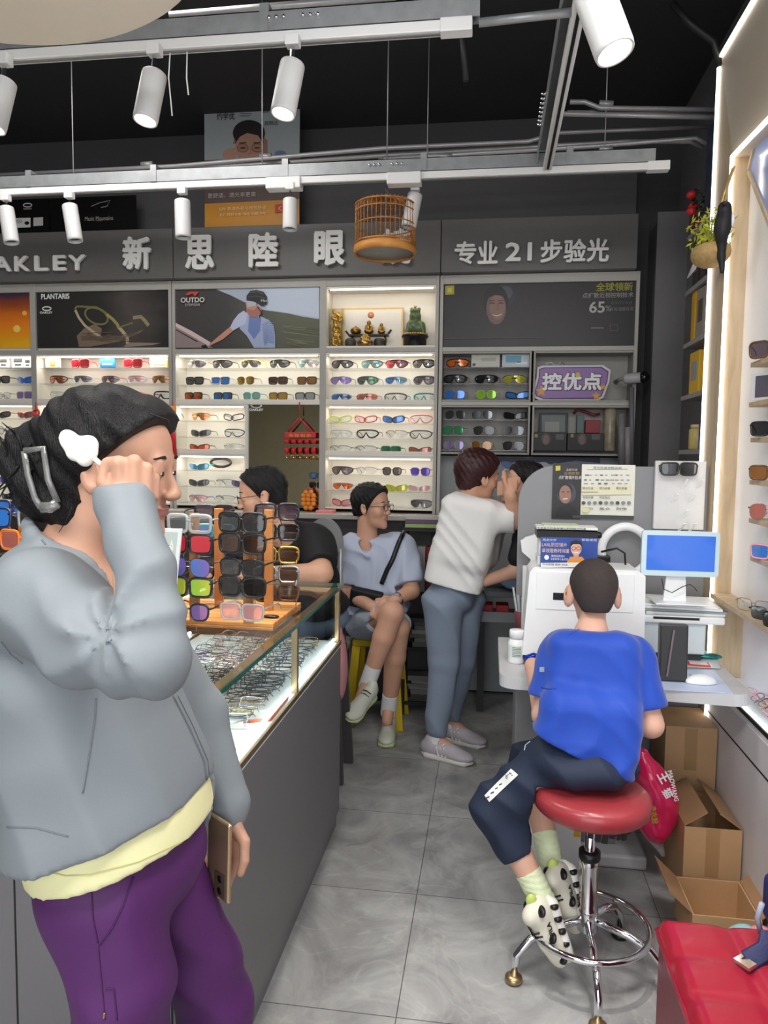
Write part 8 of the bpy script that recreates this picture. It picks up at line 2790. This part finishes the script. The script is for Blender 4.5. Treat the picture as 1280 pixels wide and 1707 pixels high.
pt = patch(bst, [(808, 1326), (852, 1282), (864, 1292), (816, 1337)], MC((222, 222, 220), .5), 'white_print', t, lift=.002)
for i, (x0_, y0_) in enumerate(((812, 1330), (819, 1323), (826, 1316), (833, 1309))):
 seam(bst, [(x0_, y0_), (x0_ + 6, y0_ - 3)], .0016, MC((40, 44, 56)), 'print_mark', t, n=4, lift=.003)
mb = MB()
q1, q2, q3 = hit(bst, 841, 1303, .004), hit(bst, 858, 1286, .004), hit(bst, 846, 1289, .004)
if q1 and q2 and q3:
 exx = (q2 - q1).normalized()
 nn = exx.cross(q3 - q1).normalized()
 if nn.dot(EYE - q1) < 0:
  nn = -nn
 add_text(mb, 'dns', q1.lerp(q2, .5) + (q3 - q1.lerp(q2, .5)) * .3 + nn * .001, exx, nn.cross(exx), .012, MC((40, 44, 56)), depth=.0006)
 mb.build('print_letters', m_black, t)
seam(bst, [(884, 1236), (876, 1242), (874, 1252)], .0016, MC((190, 194, 196)), 'pocket_trim', t)
m_sock = M('pale_green_sock', (214, 224, 186), .85, vary=.04, bump=.3, bscale=300)
for a_, k_ in ((aL, kL), (aR, kR)):
 d = (k_ - a_).normalized()
 Fs = Field(.004)
 Fs.chain([a_ - d * .02, a_ + d * .03, a_ + d * .075], (.037, .036, .040), .01)
 Fs.mesh('sock', m_sock, t, cuts=[(a_ + d * .07, d)], disp=lambda X, Y, Z: .0012 * np.sin(420 * Z))
m_up = M('cream_trainer', (220, 216, 200), .55, vary=.05)
for nm, he, to, up_ in (('L', aty(896, 1506, 2.09), aty(914, 1566, 2.08), (-.7, -.35, .6)), ('R', aty(926, 1452, 2.22), aty(944, 1530, 2.19), (-.6, -.4, .6))):
 f_ = (to - he).normalized()
 so, P = shoe(t, he - f_ * .03 + Vector((.034, 0, .012)), to + f_ * .08 + Vector((.034, 0, .012)), up_, .205, (m_up, MC((232, 230, 222), .5), m_black), w=.037, h=.05)
 for k in range(5):
  MB().ball(P(.028, .16 + k * .17, .012), (.014, .016, .010), None, 10, 8).build('sole_lug', m_black, so)
  MB().ball(P(-.028, .16 + k * .17, .012), (.014, .016, .010), None, 10, 8).build('sole_lug', m_black, so)
 for k, (y_, z_) in enumerate(((.12, .06), (.5, .05), (.82, .036))):
  for sx in (-1, 1):
   MB().ball(P(sx * .027, y_, z_), (.009, .022, .015), None, 10, 8, (0, .5, .4)).build('overlay', m_black, so)
 mb = MB()
 sd = -1 if (P(-1, .3, 0) - P(0, .3, 0)).dot(EYE - he) > 0 else 1
 exx = (P(0, .5, 0) - P(0, .3, 0)).normalized()
 upp = (P(0, .3, .1) - P(0, .3, 0)).normalized()
 q = P(sd * .0385, .36, .056)
 o3 = (P(sd, .3, 0) - P(0, .3, 0)).normalized()
 if exx.cross(upp).dot(o3) < 0:
  exx = -exx
 add_text(mb, 'FILA', q, exx, upp, .013, m_black, bold=.03, depth=.001)
 mb.build('lettering', m_black, so)
 MB().ball(P(0, .0, .062), (.016, .010, .020), MC((190, 206, 110)), 12, 8).build('heel_tab', m_black, so)
# man in the pale polo, seated
def seat_stool(x, y, z, rgb, lab, r=.15):
 o = thing('plastic_stool', lab, 'stool', (x, y, 0), 'stools of the seated men')
 MB().box((x, y, z - .02), (r * 1.7, r * 1.7, .04), None).build('seat', MC(rgb, .4), o, bevel=.012)
 for sx in (-1, 1):
  for sy in (-1, 1):
   MB().bar((x + sx * r * .7, y + sy * r * .7, z - .04), (x + sx * r * .95, y + sy * r * .95, .001), .045, .03, None, up=(0, 1, 0)).build('leg', MC(rgb, .4), o)
 return o
t = thing('person', 'man in pale blue polo and shorts seated with crossed legs, looking right', 'person', (-.62, 4.0, .5))
Hp = Frame(aty(620, 845, 3.93), (.93, -.36, .02), (0, 0, 1), 1.0)
B = Field(.0055)
head(B, Hp)
nk = aty(612, 905, 3.96)
B.cap(Hp.p(0, -.03, -.06), nk, .052, .056, .02)
pel = aty(628, 1030, 4.02)
B.chain([nk, aty(622, 950, 3.99), pel + Vector((0, 0, .03))], (.055, .08, .085), .03)
sL, sR = aty(580, 915, 3.95), aty(672, 912, 3.97)
eL, eR = aty(572, 985, 3.90), aty(686, 985, 3.88)
wL, wR = aty(622, 1012, 3.74), aty(656, 1002, 3.76)
B.chain([sL, eL, wL], (.05, .042, .030), .02).chain([sR, eR, wR], (.05, .042, .030), .02)
hand(B, wL, (.9, -.1, -.12), (0, .5, -1), (.1, -.6, .6), .95, curl=(.35,) * 4, thumb=.4)
hand(B, wR, (-.8, -.1, -.35), (0, .5, -1), (0, -.6, .6), .95, curl=(.35,) * 4, thumb=.4)
hp1, hp2 = pel + Vector((-.08, -.03, -.02)), pel + Vector((.08, -.03, -.02))
k1, k2 = aty(654, 1022, 3.66), aty(664, 1046, 3.74)
a1, a2 = aty(614, 1135, 3.66), aty(648, 1180, 3.86)
B.chain([hp1, k1, k1.lerp(a1, .35), a1], (.085, .058, .056, .036), .015).chain([hp2, k2, k2.lerp(a2, .35), a2], (.085, .058, .056, .036), .015)
B.cap(a1, aty(600, 1165, 3.6), .032, .028, .015).cap(a2, a2 + Vector((0, -.06, -.05)), .032, .028, .015)
B.mesh('body', [m_skinT, m_lip], t)
eyes(Hp, t)
def man_hair(H, par, mat=m_hair, grow=1.0, crop=.055, side=-.02, spikes=0, low=-.05):
 Fh = Field(.005)
 Fh.ell(H.p(0, -.018, .042), tuple(v * H.s * grow for v in (.081, .106, .09)), H.M, .02)
 Fh.ell(H.p(0, .035, .058), tuple(v * H.s * grow for v in (.070, .060, .056)), H.M, .02)
 Fh.ell(H.p(0, -.062, -.02), tuple(v * H.s for v in (.064, .048, .058)), H.M, .02)
 rr = random.Random(3)
 for i in range(spikes):
  a = rr.uniform(0, 6.28)
  b_ = rr.uniform(.2, 1)
  p = H.p(.055 * b_ * math.cos(a), .065 * b_ * math.sin(a) + .0, .105 - .03 * b_)
  Fh.cap(p, p + (H.u * .03 + H.f * rr.uniform(-.01, .02) + H.r * rr.uniform(-.015, .015)), .012, .003, .01)
 def cut(X, Y, Z):
  L = lambda v, o: (X - H.c.x) * v.x + (Y - H.c.y) * v.y + (Z - H.c.z) * v.z - o * H.s
  front = np.minimum(L(H.f, -.03), -L(H.u, crop) + 1.5 * L(H.f, .055))
  return np.maximum(np.maximum(front, -L(H.u, low)), np.minimum(L(H.f, .012), -L(H.u, side)))
 return Fh.mesh('hair', mat, par, cuts=[cut], disp=lambda X, Y, Z: .0016 * np.sin(230 * X + 150 * Z) + .001 * np.sin(300 * Y + 90 * Z))
def specs(H, par, mat):
 for d in (-1, 1):
  MB().tube([H.p(d * .031 + .021 * math.cos(R(a)), .104, .0 + .017 * math.sin(R(a))) for a in range(0, 360, 24)], .0016, mat, 5, closed=True).build('rim', mat, par)
  MB().tube([H.p(d * .052, .104, .006), H.p(d * .076, .06, .006), H.p(d * .082, -.005, .004)], .0016, mat, 5).build('temple', mat, par)
 MB().tube([H.p(-.01, .106, .003), H.p(.01, .106, .003)], .0016, mat, 5).build('bridge', mat, par)
def worn_glasses(H, lab):
 o = thing('eyeglasses', lab, 'eyeglasses', tuple(H.p(0, .1, 0)))
 specs(H, o, _M.get(('x',), m_black))
 return o
man_hair(Hp, t, spikes=46, grow=1.03)
worn_glasses(Hp, 'thin dark glasses worn by the man in the pale polo')
m_polo = M('pale_blue_polo', (176, 184, 204), .75, vary=.05, scale=50, stretch=(1, 1, .1), bump=.06, bscale=200)
T = Field(.007)
T.cap(sL.lerp(sR, .12), sL.lerp(sR, .88), .078, .078, .04)
T.box(aty(626, 953, 3.97), (.11, .05, .085), (-.08, 0, 0), .06, .03)
T.box(aty(628, 1000, 3.99), (.115, .07, .06), None, .06, .03)
T.chain([sL, sL.lerp(eL, .8)], (.078, .075), .03).chain([sR, sR.lerp(eR, .8)], (.078, .075), .03)
T.chain([nk + Vector((-.06, .0, .01)), nk + Vector((-.04, -.07, -.01)), nk + Vector((.01, -.09, -.06))], (.016, .016, .014), .008).chain([nk + Vector((.065, .0, .01)), nk + Vector((.06, -.06, -.01)), nk + Vector((.02, -.09, -.06))], (.016, .016, .014), .008)
T.cap(nk + Vector((0, -.01, -.01)), nk + Vector((0, 0, .12)), .056, .06, .01, sub=True).cap(nk + Vector((.0, -.04, .01)), nk + Vector((.01, -.12, -.05)), .034, .008, .01, sub=True)
tp = T.mesh('polo_shirt', m_polo, t, cuts=[arm_cut(sL, eL, .85), arm_cut(sR, eR, .85), ((0, 0, aty(630, 1022, 3.95).z), (0, 0, -1))], disp=lambda X, Y, Z: .012 * (np.abs(np.sin(26 * X + 22 * Z + 2 * np.sin(13 * Z - 8 * X))) - .6), smooth=2)
S = Field(.007)
S.ell(pel + Vector((0, 0, -.02)), (.165, .14, .09), k=.03)
S.chain([hp1, k1], (.100, .072), .03).chain([hp2, k2], (.100, .072), .03)
ST_ = pel.z - .112
S.mesh('shorts', M('pale_grey_shorts', (168, 178, 192), .75, vary=.05, bump=.1), t, cuts=[arm_cut(hp1, k1, .80, .16), arm_cut(hp2, k2, .80, .16), ((0, 0, ST_ + .002), (0, 0, -1))], disp=lambda X, Y, Z: .009 * (np.abs(np.sin(22 * X + 14 * Y + 18 * Z)) - .6))
for a_, k_, he, to, up_ in ((a1, k1, aty(616, 1150, 3.66), aty(592, 1190, 3.52), (.2, -.5, .8)), (a2, k2, Vector((a2.x, a2.y + .04, .004)), Vector((a2.x + .01, a2.y - .2, .004)), (0, 0, 1))):
 d = (k_ - a_).normalized()
 Fs = Field(.005)
 Fs.chain([a_ - d * .03, a_ + d * .10], (.042, .043), .01)
 Fs.mesh('sock', M('white_sock', (222, 222, 224), .85), t, cuts=[(a_ + d * .09, d)])
 f_ = (Vector(to) - Vector(he)).normalized()
 shoe(t, Vector(he) - f_ * .04 - (Vector((0, 0, .045)) if a_ is a1 else Vector()), Vector(to), up_, .27, (MC((212, 214, 200), .5), MC((196, 204, 150), .5), MC((60, 60, 60))), w=.044)
btp = bvh_of(tp)
o = thing('crossbody_bag', 'black crossbody bag with strap on the lap of the seated polo man', 'bag', tuple(aty(610, 1000, 3.8)))
seam(btp, [(674, 884), (655, 930), (634, 978)], .013, m_black, 'strap', o, lift=.006)
bg0, bg1 = aty(582, 978, 3.79), aty(636, 1022, 3.79)
MB().box(((bg0.x + bg1.x) / 2, 3.815, (bg0.z + bg1.z) / 2), (bg1.x - bg0.x, .05, (bg0.z - bg1.z) * .8), None, (.3, .18, 0)).build('bag', M('black_nylon', (20, 20, 23), .6, bump=.2), o, bevel=.012, seg=3)
d = (wR - eR).normalized()
o = thing('wristwatch', 'black wristwatch with pale band edge on the polo man\'s wrist', 'watch', tuple(wR))
MB().lathe([(.033, -.012), (.035, 0), (.033, .012)], wR - d * .03, None, 20, axis=d, caps=False).build('band', m_black, o)
MB().box(wR - d * .03 + Vector((0, -.03, .02)), (.03, .012, .03), None).build('case', m_steel, o, bevel=.003)
seat_stool(pel.x, pel.y + .07, pel.z - .113, (196, 166, 30), 'yellow plastic stool under the man in pale polo')
# standing man in white T-shirt
t = thing('person', 'standing man with reddish dark hair in white T-shirt leaning over to the right', 'person', (-.23, 3.66, 0))
Hs = Frame(aty(797, 795, 3.62), (.85, .52, -.12), (.12, 0, 1), 1.0)
B = Field(.0055)
head(B, Hs)
nk = aty(785, 845, 3.63)
B.cap(Hs.p(0, -.03, -.06), nk, .052, .056, .02)
pel = aty(757, 985, 3.66)
B.chain([nk, aty(782, 900, 3.64), pel], (.055, .085, .085), .03)
sR, eR, wR = aty(812, 862, 3.54), aty(860, 868, 3.50), aty(850, 824, 3.47)
sF, eL2, wL2 = aty(806, 862, 3.74), aty(848, 866, 3.70), aty(846, 824, 3.55)
B.chain([sR, eR, wR], (.048, .040, .028), .02)
B.chain([sF, eL2, wL2], (.048, .040, .028), .02)
hand(B, wR, (-.3, .3, .8), (.5, .6, 0), (-.3, -.5, .4), .9, curl=(.4,) * 4)
hand(B, wL2, (.3, .4, .7), (.4, .6, 0), (-.5, .3, .4), .9, curl=(.4,) * 4)
h1_, h2_ = pel + Vector((-.05, -.06, -.05)), pel + Vector((.05, .06, -.05))
k1, k2 = aty(740, 1100, 3.62), aty(765, 1098, 3.78)
a1, a2 = aty(728, 1215, 3.63), aty(752, 1178, 3.86)
a1.z, a2.z = .09, .09
B.chain([h1_, k1, a1], (.085, .055, .036), .02).chain([h2_, k2, a2], (.085, .055, .036), .02)
B.cap(a1, a1 + Vector((.08, -.03, -.04)), .032, .028, .015).cap(a2, a2 + Vector((.08, -.03, -.04)), .032, .028, .015)
B.mesh('body', [m_skinT, m_lip], t)
eyes(Hs, t)
m_rhair = M('reddish_dark_hair', (52, 20, 22), .5, vary=.3, scale=6, bump=.8, bscale=60)
man_hair(Hs, t, m_rhair, spikes=40, grow=1.10, low=-.10, side=-.05)
m_wt = M('white_cotton_tshirt', (222, 220, 218), .8, vary=.03, bump=.06, bscale=200)
T = Field(.0065)
T.box(aty(786, 885, 3.63), (.085, .12, .12), (0, .20, -.25), .055, .03)
T.box(aty(764, 950, 3.645), (.08, .10, .09), (0, .2, -.1), .06, .03)
T.chain([aty(780, 858, 3.55), sR, eR], (.07, .075, .062), .03).chain([aty(780, 858, 3.7), sF, eL2], (.07, .07, .06), .03)
T.cap(nk + Vector((0, 0, .0)), nk + Vector((.02, 0, .12)), .062, .06, .01, sub=True)
T.mesh('white_tshirt', m_wt, t, cuts=[(aty(859, 860, 3.50), (1, -.1, .0)), lambda X, Y, Z: -(Z - aty(757, 976, 3.6).z) - .22 * (X - aty(757, 976, 3.6).x) + 0 * Y], disp=lambda X, Y, Z: .007 * (np.abs(np.sin(20 * Z + 19 * X - 6 * Y + 3 * np.sin(13 * X + 9 * Z + 5 * Y))) - .6), smooth=2)
m_gp = M('blue_grey_sweatpants', (124, 136, 154), .8, vary=.05, bump=.08, bscale=200)
S = Field(.0065)
S.ell(pel + Vector((0, 0, -.005)), (.118, .150, .11), k=.03)
S.chain([h1_, k1, a1 + Vector((0, 0, .06))], (.105, .078, .058), .02).chain([h2_, k2, a2 + Vector((0, 0, .06))], (.105, .078, .058), .02)
S.mesh('sweatpants', m_gp, t, cuts=[((0, 0, .105), (0, 0, -1))], disp=lambda X, Y, Z: .011 * (np.abs(np.sin(11 * Z + 18 * X + 9 * Y + 1.8 * np.sin(7 * Z))) - .6), smooth=2)
for a_ in (a1, a2):
 Fs = Field(.005)
 Fs.cap(a_ + Vector((0, 0, -.02)), a_ + Vector((0, 0, .05)), .040, .040, .01)
 Fs.mesh('sock', M('white_sock', (222, 222, 224), .85), t)
 so, P = shoe(t, Vector((a_.x - .075, a_.y + .02, .004)), Vector((a_.x + .19, a_.y - .09, .004)), (0, 0, 1), .285, (MC((172, 166, 172), .6), MC((206, 200, 196), .5), MC((226, 224, 222))), w=.046)
 for k in range(3):
  for sx in (-1, 1):
   MB().bar(P(sx * .038, .40 + k * .07, .022), P(sx * .028, .34 + k * .07, .066), .010, .006, None).build('stripe', MC((232, 230, 228)), so)
# man in black with glasses behind the counter end
t = thing('person', 'man in black T-shirt with glasses sitting behind the far counter end', 'person', (-.95, 3.25, .5))
Hm = Frame(aty(436, 826, 3.14), (-.93, -.34, -.18), (-.1, 0, 1), 1.0)
B = Field(.0055)
head(B, Hm)
nk = aty(470, 885, 3.2)
B.cap(Hm.p(0, -.03, -.06), nk, .054, .058, .02)
pel = aty(525, 1020, 3.36)
B.chain([nk, aty(495, 930, 3.27), pel + Vector((0, 0, .05))], (.06, .09, .09), .04)
sL, sR = aty(528, 905, 3.22), aty(430, 900, 3.36)
eL, wL = aty(536, 955, 3.06), aty(430, 958, 3.00)
B.chain([sL, eL, wL], (.055, .046, .032), .02)
hand(B, wL, (-1, -.1, -.05), (0, .2, -1), (0, -1, 0), .95, curl=(.3,) * 4, thumb=.4)
eR, wR = aty(400, 960, 3.2), aty(370, 962, 3.03)
B.chain([sR, eR, wR], (.055, .046, .032), .02)
hand(B, wR, (-.8, -.4, -.05), (0, .2, -1), (0, 1, 0), .95, curl=(.3,) * 4, thumb=.4)
k1, k2 = pel + Vector((-.22, -.22, -.02)), pel + Vector((-.3, -.05, -.02))
a1, a2 = Vector((k1.x + .02, k1.y + .08, .09)), Vector((k2.x, k2.y + .08, .09))
B.chain([pel + Vector((-.05, -.07, -.03)), k1, a1], (.09, .06, .04), .02).chain([pel + Vector((-.05, .07, -.03)), k2, a2], (.09, .06, .04), .02)
B.mesh('body', [m_skinT, m_lip], t)
eyes(Hm, t)
man_hair(Hm, t, grow=1.0, spikes=14)
worn_glasses(Hm, 'thin silver glasses worn by the man in black behind the counter')
T = Field(.0065)
T.cap(aty(450, 895, 3.34), aty(520, 905, 3.24), .085, .085, .04)
for px, py, r in ((490, 920, (.17, .15, .10)), (505, 965, (.17, .15, .12)), (520, 1005, (.17, .16, .08))):
 T.ell(aty(px, py, 3.29), r, k=.05)
T.chain([sL, sL.lerp(eL, .75)], (.085, .075), .03).chain([sR, sR.lerp(eR, .75)], (.085, .075), .03)
T.cap(nk + Vector((0, 0, .0)), nk + Vector((-.03, 0, .12)), .06, .06, .01, sub=True)
T.mesh('black_tshirt', M('black_cotton_tshirt', (19, 19, 23), .75, vary=.1, bump=.08, bscale=200), t, cuts=[arm_cut(sL, eL, .8), arm_cut(sR, eR, .8)], disp=wav(.006, (18, 14, 22, 0), (-20, 8, 18, 2)))
S = Field(.007)
S.ell(pel + Vector((0, 0, -.02)), (.16, .16, .10), k=.03)
S.chain([pel + Vector((-.05, -.07, -.03)), k1, a1 + Vector((0, 0, .03))], (.11, .085, .062), .03).chain([pel + Vector((-.05, .07, -.03)), k2, a2 + Vector((0, 0, .03))], (.11, .085, .062), .03)
S.mesh('jeans', M('washed_blue_jeans', (104, 122, 144), .8, vary=.12, bump=.1), t, cuts=[((0, 0, .07), (0, 0, -1)), lambda X, Y, Z: np.where((X - pel.x - .02) ** 2 + (Y - pel.y) ** 2 < .03, pel.z - .123 - Z, -1)])
for a_ in (a1, a2):
 shoe(t, Vector((a_.x + .05, a_.y, .004)), Vector((a_.x - .2, a_.y - .05, .004)), (0, 0, 1), .27, (MC((90, 90, 92)), m_whitep, m_whitep))
seat_stool(pel.x + .02, pel.y, pel.z - .125, (70, 66, 68), 'dark stool under the man in black T-shirt', .13)
q = aty(570, 1108, 3.30)
Fk = Field(.008)
Fk.ell((q.x - .01, 3.30, q.z - .02), (.035, .06, .15), k=.02).ell((q.x - .02, 3.30, q.z + .12), (.02, .04, .08), k=.03)
tag(Fk.mesh('pink_bag', MC((204, 140, 146), .5)), 'soft pink bag hanging at the stool beyond the far counter corner', 'bag')
o = thing('chair_back', 'grey rounded chair back behind the man in black', 'chair', tuple(aty(560, 900, 3.75)))
q = aty(540, 905, 3.78)
MB().prism([(q.x + .1 * math.cos(R(a)), q.z + .13 * max(math.sin(R(a)), -.4)) for a in range(-20, 201, 10)], (0, 3.78, 0), (1, 0, 0), (0, 0, 1), (0, .02, 0), MC((132, 134, 134), .4)).build('back', m_part, o, bevel=.006)
for sx in (-.09, .09):
 for sy in (0, .3):
  MB().tube([(q.x + sx, 3.79 + sy, .001), (q.x + sx, 3.79 + sy, .46 if sy else q.z - .03)], .011, None, 8).build('leg', m_steel, o)
MB().box((q.x, 3.94, .46), (.22, .32, .03)).build('seat', MC((132, 134, 134), .4), o, bevel=.01)
# child beyond the partition
t = thing('person', 'child with black hair in dark shirt behind the partition edge, facing the standing man', 'person', (.18, 3.6, .4))
Hc = Frame(aty(874, 808, 3.62), (-.95, -.2, 0), (0, 0, 1), .88)
B = Field(.006)
head(B, Hc)
nk = aty(880, 862, 3.64)
B.cap(Hc.p(0, -.02, -.06), nk, .044, .046, .02)
pel = nk + Vector((.10, .02, -.46))
B.chain([nk, nk.lerp(pel, .4), pel], (.06, .10, .11), .04)
kk = pel + Vector((-.06, -.16, -.02))
B.chain([pel, kk, kk + Vector((0, .03, -.36))], (.08, .055, .035), .02)
B.chain([nk + Vector((0, -.10, -.05)), nk + Vector((-.05, -.13, -.24)), nk + Vector((-.2, -.06, -.31))], (.042, .036, .026), .02)
hand(B, nk + Vector((-.2, -.06, -.31)), (-1, .2, -.1), (0, 0, -1), (0, -1, 0), .75, curl=(.3,) * 4)
B.mesh('body', [m_skinB, m_lip], t)
eyes(Hc, t)
man_hair(Hc, t, spikes=10)
T = Field(.007)
T.ell(nk.lerp(pel, .25), (.10, .15, .10), k=.04).ell(nk.lerp(pel, .65), (.115, .14, .16), k=.04)
T.chain([nk + Vector((0, -.10, -.05)), nk + Vector((-.04, -.13, -.18))], (.06, .055), .02)
T.mesh('dark_shirt', M('black_child_shirt', (22, 22, 25), .8), t)
S = Field(.007)
S.ell(pel, (.12, .14, .09), k=.03).chain([pel, kk, kk + Vector((0, .03, -.34))], (.10, .075, .06), .02)
S.mesh('trousers', M('dark_child_trousers', (34, 35, 42), .8), t)
seat_stool(pel.x + .05, pel.y + .02, pel.z - .122, (60, 60, 64), 'dark stool under the child behind the partition', .14)
